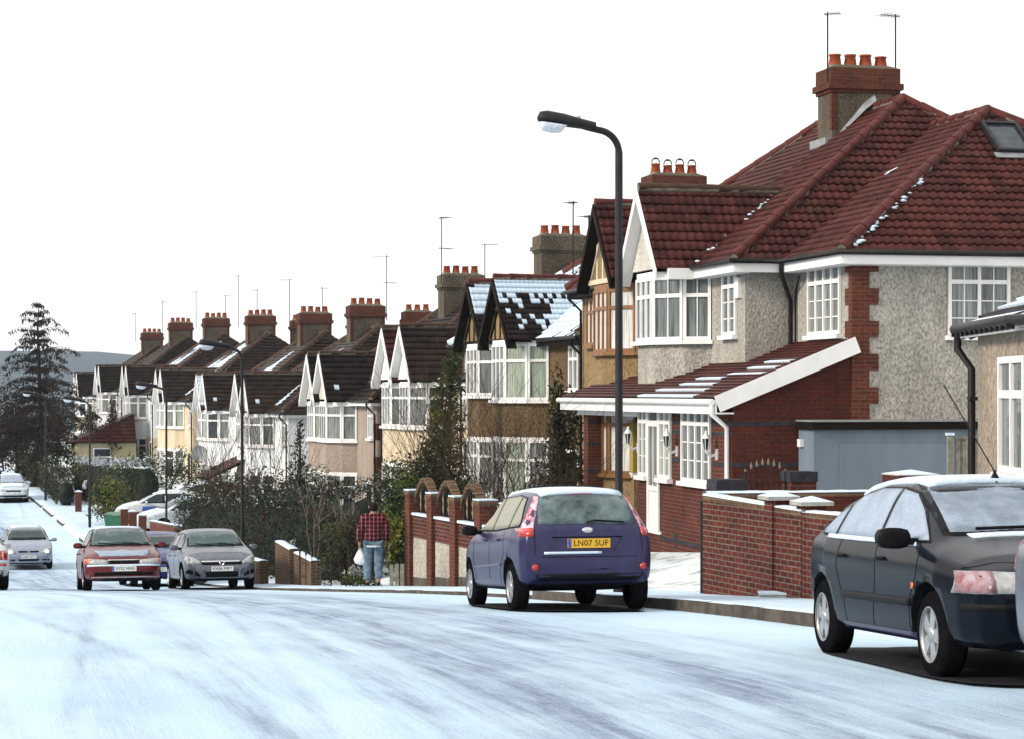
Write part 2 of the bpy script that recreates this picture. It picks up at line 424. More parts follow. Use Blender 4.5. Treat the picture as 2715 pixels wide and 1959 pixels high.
def m_pave():
    s = NT('trodden pavement snow'); uv = s.coord(True)
    f = s.ramp(s.noise(s.coord(True, (1.6, .5, 1)), 1.2, 6, .7), [(.5, (0, 0, 0)), (.78, (.45, .45, .45))])
    g = s.ramp(s.noise(uv, 5, 3, .9), [(.66, (0, 0, 0)), (.8, (.6, .6, .6))])
    col = s.mix(s.math('MAXIMUM', f, g), (.49, .63, .75), (.20, .24, .33))
    s.bump(s.noise(uv, 14, 5, .7), .6, .04)
    return s.fin(col, .75)
M['pave'] = m_pave()
def m_garden():
    s = NT('snowy garden earth'); co = s.coord()
    f = s.ramp(s.noise(co, 1.4, 6, .7), [(.52, (0, 0, 0)), (.72, (1, 1, 1))])
    col = s.mix(f, (.60, .67, .70), (.05, .05, .035)); s.bump(f, .4, .05)
    return s.fin(col, .9)
M['garden'] = m_garden()
def strip(name, ts, mat, zf, y0=-28, y1=400):
    mb = MB(); ys = []; y = y0
    while y < y1: ys.append(y); y += 1.0 if y < 60 else (2.5 if y < 160 else 12)
    ys.append(y1)
    V = [[Vector((kerbx(y) + t, y, zf(kerbx(y) + t, y, t))) for t in ts] for y in ys]
    verts = [p for row in V for p in row]; n = len(ts); fs = []; uvs = []
    for i in range(len(ys) - 1):
        for j in range(n - 1):
            fs.append((i * n + j, i * n + j + 1, (i + 1) * n + j + 1, (i + 1) * n + j))
            uvs.append([(ts[j], ys[i]), (ts[j + 1], ys[i]), (ts[j + 1], ys[i + 1]), (ts[j], ys[i + 1])])
    mb.mesh(verts, fs, mat, True, uvs)
    mb.uv = [None] * len(mb.f)
    o = mb.build(name, recalc=False)
    uvd = o.data.uv_layers[0].data
    for p in o.data.polygons:
        for li, q in zip(p.loop_indices, uvs[p.index]): uvd[li].uv = q
    return struct(o)
def kh(Y): return .03 + .095 * max(0, min(1, (Y - 22.2) / .5)) - .08 * max(0, min(1, (Y - 33.5) / 1.0)) * (Y < 62) - (.09 if 102.2 < Y < 105 else 0)
def undul(X, Y): return .02 * noise.noise(Vector((X * .35, Y * .12, 3)))
strip('road', [-60, -40, -25, -16, -12] + [-10 + .5 * k for k in range(21)], 'road', lambda X, Y, t: gz(Y) + (undul(X, Y) if t < -.3 else 0))
strip('pavement', [0, .13, .5, 1.0, 1.5, 2.0, PAVE + .3], 'pave', lambda X, Y, t: gz(Y) + (0 if t < .05 else kh(Y) - .01 * (t < .2) + (.115 - kh(Y)) * min(1, t / 1.2) + .01 * noise.noise(Vector((X, Y * .6, 0)))))
strip('garden_ground', [PAVE + .3, 3.2, 4, 5, 6, 7.6, 9, 12, 20, 60, 120], 'garden', lambda X, Y, t: ground(kerbx(Y) + t, Y))
# far land and the blue hills at the end of the street
M['hill'] = m_plain('wooded hillside', (.05, .065, .07), .95, .35, .012)
mb = MB(); mb.face([(-1900, 380, -9), (1100, 380, -9), (1100, 2640, -9), (-1900, 2640, -9)], 'hill'); struct(mb.build('far_land'))
mb = MB(); vs = []; fs = []; nx, ny = 90, 8
for i in range(nx):
    for j in range(ny):
        x = -1500 + i * 22; y = 1900 + j * 90
        pr = math.sin(math.pi * min(1, j / (ny - 2)) * .5)
        base = 44 - max(0, x + 460) * .13 if x > -460 else 44
        h = base + 7 * noise.noise(Vector((x * .004, j * .3, 1))) + 3 * noise.noise(Vector((x * .02, j * .5, 5)))
        vs.append((x, y, -9 + (h + 9) * pr))
for i in range(nx - 1):
    for j in range(ny - 1): fs.append((i * ny + j, (i + 1) * ny + j, (i + 1) * ny + j + 1, i * ny + j + 1))
mb.mesh(vs, fs, 'hill', True); struct(mb.build('hills'))
# kerb: raised stones by the parked cars, nearly flush beyond
def kerb_run(y0, y1, h, name='kerb'):
    mb = MB(); y = y0; k = 0
    while y < y1:
        e = min(y + .9, y1)
        a = Vector((kerbx(y), y, gz(y))); b = Vector((kerbx(e), e, gz(e)))
        dh = h + random.uniform(-.006, .006)
        mb.mesh([a + Vector((0, 0, -.1)), b + Vector((0, 0, -.1)), b + Vector((.125, .02, -.1)), a + Vector((.125, .02, -.1)),
                 a + Vector((0, .012, dh)), b + Vector((0, -.012, dh)), b + Vector((.125, .008, dh)), a + Vector((.125, .032, dh))],
                [(0, 3, 2, 1), (4, 5, 6, 7), (0, 1, 5, 4), (1, 2, 6, 5), (2, 3, 7, 6), (3, 0, 4, 7)], 'kerb')
        mb.mesh([a + Vector((.02, 0, dh + .004)), b + Vector((.02, 0, dh + .004)), b + Vector((.14, .02, dh + .012)), a + Vector((.14, .02, dh + .012))], [(0, 1, 2, 3)], 'snow')
        y = e
    return struct(mb.build(name))
kerb_run(22.6, 34, .135); kerb_run(34, 62, .055)
for y0_, y1_ in ((62, 75), (78.5, 81), (84, 92), (95, 98), (106, 109), (111.5, 117), (118, 126), (128, 133), (135, 160)): kerb_run(y0_, y1_, .12)

# dark car shade laid on the road as painted shade beneath standing cars
M['car_shade'] = m_plain('dark car shade', (.020, .020, .024), .7, .4, 8, .4)
def shade_patch(cx, cy, head, L, W, seed):
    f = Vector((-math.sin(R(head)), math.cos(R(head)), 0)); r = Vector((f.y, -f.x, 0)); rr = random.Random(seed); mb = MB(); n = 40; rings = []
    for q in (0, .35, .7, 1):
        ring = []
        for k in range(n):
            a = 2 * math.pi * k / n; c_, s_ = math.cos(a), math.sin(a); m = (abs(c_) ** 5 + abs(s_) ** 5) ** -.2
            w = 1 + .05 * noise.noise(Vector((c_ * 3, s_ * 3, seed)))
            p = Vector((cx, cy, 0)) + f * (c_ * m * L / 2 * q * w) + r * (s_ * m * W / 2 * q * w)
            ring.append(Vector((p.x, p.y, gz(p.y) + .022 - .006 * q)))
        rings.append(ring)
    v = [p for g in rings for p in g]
    mb.mesh(v, [(i * n + k, i * n + (k + 1) % n, (i + 1) * n + (k + 1) % n, (i + 1) * n + k) for i in range(3) for k in range(n)], 'car_shade', True)
    return struct(mb.build('road_shade', recalc=False))
# ---------------------------------------------------------------- house pieces (local frame: x back from the front wall, y along the street, z up)
def tiles(mb, poly, mat, snow=None, cw=.18, rh=.26, sub=4, amp=.020, step=.036):
    poly = [Vector(p) for p in poly]; e = (poly[1] - poly[0]).normalized()
    n = (poly[1] - poly[0]).cross(poly[2] - poly[1]).normalized()
    if n.z < 0: n = -n
    g = n.cross(e)
    if g.z < 0: g = -g
    o = poly[0]; P2 = [((p - o).dot(e), (p - o).dot(g)) for p in poly]
    amin, amax = min(p[0] for p in P2), max(p[0] for p in P2); bmax = max(p[1] for p in P2)
    bm = bmesh.new(); i0 = math.floor(amin / cw) - 1; i1 = math.ceil(amax / cw) + 1; rows = math.ceil(bmax / rh)
    prof = [amp * (math.sin(2 * math.pi * k / sub) * .5 + (1.0 if k in (sub // 4,) else 0) * .5) for k in range(sub)]
    for r in range(rows):
        b0, b1 = r * rh, (r + 1) * rh
        lo = []; hi = []; ri = []
        for i in range(i0 * sub, i1 * sub + 1):
            h = prof[i % sub]; a = i * cw / sub
            lo.append(bm.verts.new((a, b0, h + step))); hi.append(bm.verts.new((a, b1, h))); ri.append(bm.verts.new((a, b0, h - .002)))
        for k in range(len(lo) - 1):
            col = (i0 * sub + k) // sub
            sn = 1 if (snow and snow((col + .5) * cw, b0 + rh / 2, col, r, o + e * (col + .5) * cw + g * (b0 + rh / 2))) else 0
            f = bm.faces.new((lo[k], lo[k + 1], hi[k + 1], hi[k])); f.material_index = sn; f.smooth = True
            f = bm.faces.new((ri[k], ri[k + 1], lo[k + 1], lo[k])); f.material_index = sn
    c = Vector((sum(p[0] for p in P2) / len(P2), sum(p[1] for p in P2) / len(P2), 0))
    for i, p in enumerate(P2):
        q = P2[(i + 1) % len(P2)]; d = Vector((q[0] - p[0], q[1] - p[1], 0)); nn = Vector((d.y, -d.x, 0)).normalized(); pp = Vector((p[0], p[1], 0))
        if (c - pp).dot(nn) > 0: nn = -nn
        bmesh.ops.bisect_plane(bm, geom=bm.verts[:] + bm.edges[:] + bm.faces[:], plane_co=pp, plane_no=nn, clear_outer=True)
    bm.verts.index_update()
    vs = [o + e * v.co.x + g * v.co.y + n * v.co.z for v in bm.verts]
    base = len(mb.v)
    for p in vs: mb.v.append(mb.tf(p) if mb.tf else p)
    mi = (mb.mid(mat), mb.mid('snow'))
    for f in bm.faces:
        mb.f.append(tuple(base + v.index for v in f.verts)); mb.mi.append(mi[f.material_index]); mb.sm.append(f.smooth)
        mb.uv.append([(v.co.x, v.co.y) for v in f.verts])
    bm.free()
    mb.face([p - n * .015 for p in poly], mat); mb.face([p - n * .09 for p in poly], 'timber')
def hip_run(mb, a, b, r=.11, mat='ridge_red', mortar=True, snow=0.0):
    a, b = Vector(a), Vector(b); L = (b - a).length; k = max(1, int(L / .42)); d = (b - a) / k
    if mortar: mb.tube([a, b], r * .95, 'mortar', 8)
    for i in range(k):
        mt = 'snow' if random.random() < snow else mat
        j = Vector((random.uniform(-.006, .006), random.uniform(-.006, .006), .03 + random.uniform(-.006, .006)))
        mb.tube([a + d * i + j, a + d * (i + .97) + j], [r * 1.08, r * .96], mt, 10)
WR = random.Random(21)
class Win:
    """a window of any number of facets: pane mesh with frame and sill meshes under it"""
    def __init__(s, tf, frame='upvc', pane='curtain'):
        s.p = MB(tf); s.fr = MB(tf); s.si = MB(tf); s.fm = frame; s.pm = pane; s.has_sill = False
    def facet(s, p0, p1, z0, z1, out, cols=2, transom=.72, bars=0, hbars=(), sill=True, fw=.065, pane=None, sillmat=None):
        p0, p1 = Vector((*p0, 0)), Vector((*p1, 0)); out = Vector((*out, 0)).normalized(); e = p1 - p0; L = e.length; u = e / L
        H = z1 - z0; Z = Vector((0, 0, 1))
        def bar(a0, a1, b0, b1, d0=-.01, d1=.055): s.fr.obox(p0 + u * a0 + out * d0 + Z * (z0 + b0), u * (a1 - a0), out * (d1 - d0), Z * (b1 - b0), s.fm)
        pn = pane or s.pm
        if pn in ('curtain', 'curtain_dark', 'curtain_green'): pn = WR.choice((pn, pn, 'curtain', 'curtain_dark', 'curtain_green', 'pane_dark'))
        s.p.obox(p0 + out * .0 + Z * z0, e, out * .012, Z * H, pn)
        bar(0, L, 0, fw); bar(0, L, H - fw, H); bar(0, fw, fw, H - fw); bar(L - fw, L, fw, H - fw)
        cw = (L - fw) / cols
        for c in range(1, cols): bar(cw * c, cw * c + fw, fw, H - fw, d1=.053)
        zt = H * transom if transom else None
        for c in range(cols):
            a0, a1 = cw * c + fw, cw * (c + 1)
            if zt: bar(a0, a1, zt - fw * .6, zt + fw * .6, d1=.051)
            for k in range(1, bars + 1):
                a = a0 + (a1 - a0) * k / (bars + 1); bar(a - .011, a + .011, fw, H - fw, d1=.03)
            for hb in hbars: bar(a0, a1, H * hb - .011, H * hb + .011, d1=.028)
        if sill:
            s.has_sill = True
            s.si.obox(p0 - u * .05 + Z * (z0 - .09), u * (L + .1), out * .13, Z * .085, sillmat or s.fm)
    def done(s, parent, label=None):
        o = s.p.build('window', parent, label); s.fr.build('frame', o)
        if s.has_sill: s.si.build('sill', o)
        return o
def chimney(mb_tf, parent, x0, x1, y0, y1, zb, zt, npots=4, poth=.32, brick='chim_brick', body='chim', cowl=False, label=None, tall=None):
    mb = MB(mb_tf)
    mb.box((x0, y0, zb), (x1, y1, zt - .62), body)
    q = .13
    if brick:
        for (xa, xb) in ((x0 - .012, x0 + q), (x1 - q, x1 + .012)):
            mb.box((xa, y0 - .012, zb + 1.2), (xb, y0 + q, zt - .6), brick)
    mb.box((x0 - .04, y0 - .04, zt - .62), (x1 + .04, y1 + .04, zt - .54), brick or body)
    mb.box((x0 - .10, y0 - .10, zt - .54), (x1 + .10, y1 + .10, zt - .40), brick or body)
    mb.box((x0 - .04, y0 - .04, zt - .40), (x1 + .04, y1 + .04, zt - .06), brick or 'chim')
    mb.mesh([(x0 - .04, y0 - .04, zt - .06), (x1 + .04, y0 - .04, zt - .06), (x1 + .04, y1 + .04, zt - .06), (x0 - .04, y1 + .04, zt - .06),
             (x0 + .18, y0 + .15, zt + .03), (x1 - .18, y0 + .15, zt + .03), (x1 - .18, y1 - .15, zt + .03), (x0 + .18, y1 - .15, zt + .03)],
            [(0, 1, 5, 4), (1, 2, 6, 5), (2, 3, 7, 6), (3, 0, 4, 7), (4, 5, 6, 7)], 'chim')
    ch = mb.build('chimney', parent, label)
    ym = (y0 + y1) / 2
    for k in range(npots):
        x = x0 + .24 + (x1 - x0 - .48) * k / max(1, npots - 1)
        h = poth * random.uniform(.9, 1.08)
        if tall is not None and k == tall: h *= 1.5
        pm = MB(mb_tf); pm.lathe((x, ym, zt), [(.15, -.03), (.145, h * .3), (.12, h * .85), (.14, h * .87), (.14, h), (.10, h), (.09, h * .5)], 'pot', 12)
        pm.lathe((x, ym, zt), [(.20, -.02), (.17, .05), (.14, .06)], 'mortar', 10)
        po = pm.build('chimney_pot', ch)
        if cowl:
            cm = MB(mb_tf); arc = [Vector((x + .12 * math.cos(a), ym, zt + h + .02 + .15 * math.sin(a))) for a in [math.pi * i / 8 for i in range(9)]]
            cm.tube(arc, .018, 'lamp_metal', 6); cm.lathe((x, ym, zt + h + .16), [(.10, -.03), (.06, .012), (0, .018)], 'lamp_metal', 10)
            cm.build('cowl', ch)
    return ch
def aerial(tf, parent, x, y, z0, h, size=.5, two=False, tilt=0):
    mb = MB(tf); top = Vector((x + tilt, y, z0 + h)); mb.tube([(x, y, z0), top], .02, 'lamp_metal', 5)
    def yagi(c, d, ln):
        d = Vector(d).normalized(); mb.tube([c - d * ln * .3, c + d * ln], .010, 'lamp_metal', 4)
        s_ = d.cross(Vector((0, 0, 1))).normalized()
        for k in range(6):
            q = c + d * ln * (k / 5 * 1.2 - .2); w = .16 + .02 * k; mb.tube([q - s_ * w + Vector((0, 0, 0)), q + s_ * w], .006, 'lamp_metal', 4)
            mb.tube([q + Vector((0, 0, -.06)), q + Vector((0, 0, .06))], .006, 'lamp_metal', 4)
    yagi(top - Vector((0, 0, .05)), (random.uniform(-1, 1), random.uniform(-.6, .6), 0.0), size)
    if two: yagi(top - Vector((0, 0, h * .42)), (.8, .5, 0), size)
    mb.build('aerial', parent)
def bay_pts(yb, s=1.0, pr=.95):
    return [(0.0, yb - 1.55 * s), (-.5 * pr / .95, yb - 1.25 * s), (-pr, yb - .6 * s), (-pr, yb + .6 * s), (-.5 * pr / .95, yb + 1.25 * s), (0.0, yb + 1.55 * s)]
def outn(a, b):
    d = Vector((b[0] - a[0], b[1] - a[1])); n = Vector((-d.y, d.x))
    return (n.x, n.y)
def bay(tf, root, yb, zs, wall, frame, pane, bars=0, z_low=(.9, 2.45), z_up=(3.72, 5.05), s=1.0, low=True, low_wall=None, bottom=-2.0, pr=.95, lowframe=None):
    pts = bay_pts(yb, s, pr)
    mb = MB(tf)
    def ring(z0, z1, m, grow=0):
        pp = [(x - grow if x < 0 else x, y + (grow if y > yb else -grow)) for x, y in pts]
        mb.prism([(x, y, z0) for x, y in pp] + [(.3, pp[-1][1], z0), (.3, pp[0][1], z0)], (0, 0, z1 - z0), m)
    zmid0 = z_low[1] + .08 if low else z_low[1]
    ring(zmid0, z_up[0], wall); ring(z_up[1], z_up[1] + .12, 'upvc' if frame == 'upvc' else frame, .02)
    ring(z_up[0] - .003, z_up[1] + .003, 'timber', -.05)
    if low:
        ring(bottom, z_low[0], low_wall or wall); ring(z_low[0] + .002, z_low[1] - .002, 'timber', -.05); ring(z_low[1], z_low[1] + .08, frame, .015)
    mb.build('bay', root)
    for zi, (z0, z1) in enumerate(((z_up,) + ((z_low,) if low else ()))):
        w = Win(tf, frame, pane)
        for i in range(5):
            a, b = pts[i], pts[i + 1]; n = outn(a, b)
            if n[0] > 0: n = (-n[0], -n[1])
            cols = 3 if i == 2 else (1 if i in (0, 4) else 1)
            w.facet(a, b, z0, z1, n, cols, .70, bars, (), True)
        w.done(root)
def gable(tf, root, yb, mat, ridge_mat, barge='upvc', infill='dash_cream', xf=-1.12, za=6.92, ze=5.2, hw=1.42, back=2.6, snow=None, sub=4, timber=None, rsnow=0, xfoot=.5, tsz=(.18, .26)):
    mb = MB(tf)
    for sg in (-1, 1):
        # a tiny offset keeps the two slopes from sharing their ridge edge plane
        p = [(xf, yb + sg * hw, ze), (xfoot + .3, yb + sg * hw, ze), (back, yb, za), (xf, yb, za)]
        tiles(mb, p, mat, (snow[0 if sg < 0 else 1] if snow else None), sub=sub, cw=tsz[0], rh=tsz[1])
    g = mb.build('gable_roof', root)
    r = MB(tf); hip_run(r, (xf, yb, za + .03), (back, yb, za + .03), .09, ridge_mat, True, rsnow); r.build('ridge_tiles', g)
    b = MB(tf)
    for sg in (-1, 1):
        a0 = Vector((xf - .02, yb, za + .02)); a1 = Vector((xf - .02, yb + sg * (hw + .04), ze - .04))
        d = a1 - a0; dn = Vector((0, 0, -.20))
        b.prism([a0, a1, a1 + dn, a0 + dn * 1.25], (-.035 - (.002 if sg > 0 else 0), 0, 0), barge)
        # soffit return
        b.prism([a0 + Vector((0, 0, -.22)), a1 + Vector((0, 0, -.18)), a1 + Vector((.26, 0, -.18)), a0 + Vector((.26, 0, -.22))], (0, 0, -.02), barge if barge != 'upvc' else 'upvc')
    b.build('bargeboard', g)
    m = MB(tf); x = xf + .2
    m.prism([(x, yb - hw + .12, ze + .05), (x, yb + hw - .12, ze + .05), (x, yb, za - .16)], (.1, 0, 0), infill)
    if timber:
        for k in (-.5, 0, .5):
            zt = ze + (za - ze) * (1 - abs(k) / hw) - .25
            m.box((x - .02, yb + k - .05, ze + .06), (x + .01, yb + k + .05, zt), timber)
        for sg in (-1, 1): m.bar((x - .012, yb + sg * .9, ze + .08), (x - .012, yb + sg * .1, za - .75), .03, .09, timber, up=(1, 0, 0))
        m.box((x - .022, yb - hw + .15, ze - .05), (x + .01, yb + hw - .15, ze + .06), timber)
    m.build('gable_front', root)
def gutter_run(mb, pts, r=.055, m='gutter'): mb.tube(pts, r, m, 6)
def house(name, label, base, rot, mirror=False, W=6.0, D=10.0, wall='dash_cream', lower=None, tile='tile_brown', ridge='ridge_brown', frame='upvc', pane='curtain',
          yb=3.85, barge='upvc', infill='dash_cream', timber=None, snow_main=None, snow_gable=None, bars=0, chim=True, cowl=False, quoin=None, pot=.32, hip=4.1,
          zr=9.05, xr=5.0, sub=2, aerials=(), fascia='upvc', group='semi detached houses along the right side of the street', zlow=(.9, 2.45), zup=(3.72, 5.05), timbered=False, door='timber', gable_on=True, extra_chim=False, chim_body='chim', chim_brick='chim_brick', side_window=True, downpipe='gutter', rsnow=0, tsz=(.18, .26)):
    sgn = -1 if mirror else 1
    tf = (lambda p: Vector((p.x, -p.y, p.z))) if mirror else None
    root = thing(name, label, 'house', base, rot, group)
    E = 5.2
    mb = MB(tf); mb.box((0, 0, -2.2), (D, W, E - .01), wall)
    if lower: mb.box((-.02, -.02, -2.2), (D, W + (0 if mirror else 0) - .001, 2.5), lower)
    if quoin:
        for k in range(16):
            z = .2 + k * .30; w = .55 if k % 2 else .36
            if (k // 2) % 2 == 0 or quoin[1]:
                mb.box((-.018, -.018, z), (w, w, z + .296), quoin[0])
    if timbered:
        for k in range(9): mb.box((-.03, .3 + k * .65, 2.7), (.05, .42 + k * .65, 5.0), 'timber')
    mb.build('wall', root)
    # main roof
    rf = MB(tf); ov = .32; ez = E + .02
    tiles(rf, [(-ov, -ov, ez), (-ov, W, ez), (xr, W, zr), (xr, hip, zr)], tile, snow_main, sub=sub)
    tiles(rf, [(-ov, -ov, ez), (xr, hip, zr), (D + ov, -ov, ez)][::-1] if False else [(D + ov, -ov, ez), (-ov, -ov, ez), (xr, hip, zr)], tile, snow_main if snow_main and snow_main.__name__ == 'heavy' else None, sub=sub)
    rf.face([(D + ov, -ov, ez), (D + ov, W, ez), (xr, W, zr), (xr, hip, zr)], tile)
    ro = rf.build('roof', root)
    rt = MB(tf); hip_run(rt, (-ov, -ov, ez + .04), (xr, hip, zr + .04), .11, ridge, True, rsnow); hip_run(rt, (xr, hip, zr + .05), (xr, W, zr + .05), .11, ridge); rt.build('ridge_tiles', ro)
    fa = MB(tf); fa.box((-ov, -ov, ez - .20), (-ov + .03, W, ez - .01), fascia); fa.box((-ov + .03, -ov, ez - .20), (D, -ov + .03, ez - .012), fascia)
    fa.box((-ov + .03, -ov + .03, ez - .17), (.0, W, ez - .15), fascia); fa.build('fascia', root)
    gu = MB(tf); gutter_run(gu, [(-ov - .06, -ov - .05, ez - .03), (-ov - .06, yb - 1.7, ez - .03)]); gutter_run(gu, [(-ov - .05, -ov - .06, ez - .032), (D, -ov - .06, ez - .032)])
    gu.tube([(-ov - .06, .12, ez - .05), (-ov - .05, .12, ez - .22), (-.07, .12, ez - .5), (-.07, .12, -.5)], .036, downpipe, 6); gu.build('gutter', root)
    bay(tf, root, yb, None, wall, frame, pane, bars, zlow, zup)
    if gable_on: gable(tf, root, yb, tile, ridge, barge, infill, snow=snow_gable, sub=sub, timber=timber, tsz=tsz)
    w = Win(tf, frame, pane); w.facet((0, .55), (0, 1.35), 3.85, 5.0, (-1, 0), 2, .7, 0); w.done(root)
    if side_window:
        w = Win(tf, frame, pane); w.facet((3.6, 0), (4.7, 0), 3.8, 5.0, (0, -1), 2, .7, 0); w.done(root)
    d = MB(tf); d.box((-.05, .5, .05), (.02, 1.5, 2.2), door); do = d.build('door', root)
    d = MB(tf); d.box((-.09, .42, .0), (-.0, .5, 2.3), 'upvc'); d.box((-.09, 1.5, 0), (0, 1.58, 2.3), 'upvc'); d.box((-.09, .42, 2.2), (-.001, 1.58, 2.3), 'upvc'); d.build('frame', do)
    if chim:
        c = chimney(tf, root, 4.0, 5.6, W - .15, W + .75, 7.0, 10.1, 4, pot, chim_brick, chim_body, cowl)
    if extra_chim:
        chimney(tf, root, 6.6, 7.9, W - .1, W + .6, 6.5, 9.85, 3, pot, 'chim_brick', chim_body)
    for a in aerials: aerial(tf, root, *a)
    return root, tf

# ---------------------------------------------------------------- snow on roofs, tile by tile
def rnd(i, j, k=0): return noise.cell(Vector((i * 1.37 + .5, j * 2.11 + .5, k * 7.7 + .5)))
def snow_c(a, b, i, j, p):
    v = noise.noise(Vector((a * .55, b * .8, 9))) * .9 + noise.cell(Vector((i + .5, j + .5, 2.5))) * .24
    return v > -.36 + (.4 if b < .3 else 0) + (.35 if a < .4 else 0) - (.5 if b > 1.7 else 0) + .3 * noise.cell(Vector((i * 2 + .5, j * 3 + .5, 1.5)))
def snow_c_side(a, b, i, j, p):
    return noise.noise(Vector((a * .7, b * .9, 19))) + noise.cell(Vector((i + .5, j + .5, 4.5))) * .25 > .06
def snow_sparse(a, b, i, j, p): return noise.cell(Vector((i + .5, j + .5, 6.5))) > .95 and noise.noise(Vector((a * .5, b * .5, 3))) > .05
def snow_lower(a, b, i, j, p): return noise.cell(Vector((i + .5, j + .5, 8.5))) > .86 + .06 * b
def heavy(a, b, i, j, p):
    return noise.noise(Vector((a * .5, b * .6, 2))) + noise.cell(Vector((i + .5, j + .5, 3.5))) * .22 > -.12
def snow_band(a, b, i, j, p):
    return a - b * .62 > 3.1 + .5 * noise.noise(Vector((a * .4, b * .8, 6))) and b > .6 and noise.cell(Vector((i + .5, j + .5, 3.5))) > -.9
# ---------------------------------------------------------------- the nearest pair of houses
TH = math.atan(.226); AB = Vector((4.56, 44.25, -2.70)); UA = Vector((-math.sin(TH), math.cos(TH), 0)); VA = Vector((math.cos(TH), math.sin(TH), 0))
def on_x(px, xl):
    k = (px - CX) / F; return (AB.x + VA.x * xl - k * (AB.y + VA.y * xl)) / (k * UA.y - UA.x)
def on_y(px, yl):
    k = (px - CX) / F; return (k * (AB.y + UA.y * yl) - AB.x - UA.x * yl) / (VA.x - k * VA.y)
def zl(py, xl, yl):
    Y = AB.y + VA.y * xl + UA.y * yl; return (HY - py) / F * Y - AB.z
def in_plane(px, py, o, a, b):
    """local point where the sight line through a pixel meets the local plane o + s a + t b"""
    o, a, b = Vector(o), Vector(a), Vector(b); n = a.cross(b)
    d = Vector(((px - CX) / F, 1, (HY - py) / F)); dl = Vector((d.dot(VA), d.dot(UA), d.z))
    cl = -AB; cl = Vector((cl.dot(VA), cl.dot(UA), cl.z))
    return cl + dl * ((o - cl).dot(n) / dl.dot(n))
A = thing('semi_detached_house', 'nearest house with red pantile roof, grey pebbledash side wall and white gable', 'house', AB, TH, 'semi detached houses along the right side of the street')
PW, D, E, HIP, XR, ZR = 5.75, 10.4, 5.2, 4.1, 5.0, 9.08
mb = MB()
mb.box((0, 0, -1.5), (D, PW, E - .08), 'dash_grey'); mb.box((1.0, -3.15, -1.5), (D, 0, E - .082), 'dash_grey')
mb.build('wall', A)
# brick quoins on the near corner
mb = MB()
z = 1.9
k = 0
while z < E - .1:
    w = .50 if k % 2 == 0 else .32
    ztop = min(z + .30, E - .06)
    mb.box((1.0 - .02, -3.15 - .022, z), (1.0 + w, -3.15 + (.34 if k % 2 == 0 else .16), ztop), 'brick_orange'); z += .30; k += 1
mb.build('brick_quoin', A)
rf = MB(); ov = .34; ez = E + .05; er = ZR
tiles(rf, [(-ov, -ov, ez), (-ov, PW, ez), (XR, PW, er), (XR, HIP, er)], 'tile_red', None, sub=5, amp=.026)
tiles(rf, [(3.2, -ov, ez), (-ov, -ov, ez), (XR, HIP, er)], 'tile_red', None, sub=5, amp=.026)
tiles(rf, [(D + ov, -ov, ez), (3.0, -ov, ez), (XR, HIP, er)], 'tile_red', None, sub=4)
XE, ZE_ = 5.4, 8.42
tiles(rf, [(1 - ov, -3.15 - ov, ez), (1 - ov, .22, ez), (XE, 3.6, ZE_), (XE, .65, ZE_)], 'tile_red', lambda a, b, i, j, p: noise.cell(Vector((i + .5, j + .5, 1.5))) > .993, sub=5, amp=.026)
tiles(rf, [(D + ov, -3.15 - ov, ez), (1 - ov, -3.15 - ov, ez), (XE, .65, ZE_)], 'tile_red', lambda a, b, i, j, p: noise.cell(Vector((i + .5, j + .5, 11.5))) > .975 and b < 2.2 and a < 5.5, sub=5, amp=.026)
rf.face([(D + ov, -ov, ez), (D + ov, PW, ez), (XR, PW, er), (XR, HIP, er)], 'tile_red'); rf.face([(D + ov, -3.15 - ov, ez), (D + ov, 1, ez), (XE, 3.5, ZE_), (XE, .65, ZE_)], 'tile_red')
ro = rf.build('roof', A)
rt = MB()
hip_run(rt, (-ov, -ov, ez + .03), (XR, HIP, er + .0), .10); hip_run(rt, (XR, HIP, er + .0), (XR, PW, er + .0), .10)
hip_run(rt, (XR, HIP, er + .0), (D + ov, -ov, ez + .03), .10)
hip_run(rt, (1 - ov, -3.15 - ov, ez + .03), (XE, .65, ZE_ + .0), .10); hip_run(rt, (XE, .65, ZE_ + .0), (XE, 3.5, ZE_ + .0), .10); hip_run(rt, (D + ov, -3.15 - ov, ez + .03), (XE, .65, ZE_ + .0), .10)
rt.build('ridge_tiles', ro)
sn = MB()   # snow lying in the valley and against the hip
def lumps(a, b, n, r, seed):
    rr = random.Random(seed); a, b = Vector(a), Vector(b)
    for k in range(n):
        c = a.lerp(b, rr.random()) + Vector((rr.uniform(-.05, .05), rr.uniform(-.05, .05), rr.uniform(0, .02))); q = r * rr.uniform(.4, 1.3)
        bm = bmesh.new(); bmesh.ops.create_icosphere(bm, subdivisions=1, radius=q)
        sn.mesh([c + Vector((v.co.x * rr.uniform(.8, 1.3), v.co.y * rr.uniform(.8, 1.3), v.co.z * .45)) for v in bm.verts], [[v.index for v in f.verts] for f in bm.faces], 'snow', True); bm.free()
h0, h1 = Vector((1 - ov, -3.15 - ov, ez + .02)), Vector((XE, .65, ZE_ + .02))
lumps(h0.lerp(h1, .02) + Vector((.14, -.06, 0)), h0.lerp(h1, .5) + Vector((.14, -.06, 0)), 34, .06, 3)
lumps((.75, -.1, ez + .10), (3.2, 1.75, 6.95), 22, .05, 4)
lumps((-ov, 2.3, ez + .08), (1.9, 3.6, 6.9), 16, .05, 5)
sn.build('snow_patch', ro)['kind'] = 'stuff'
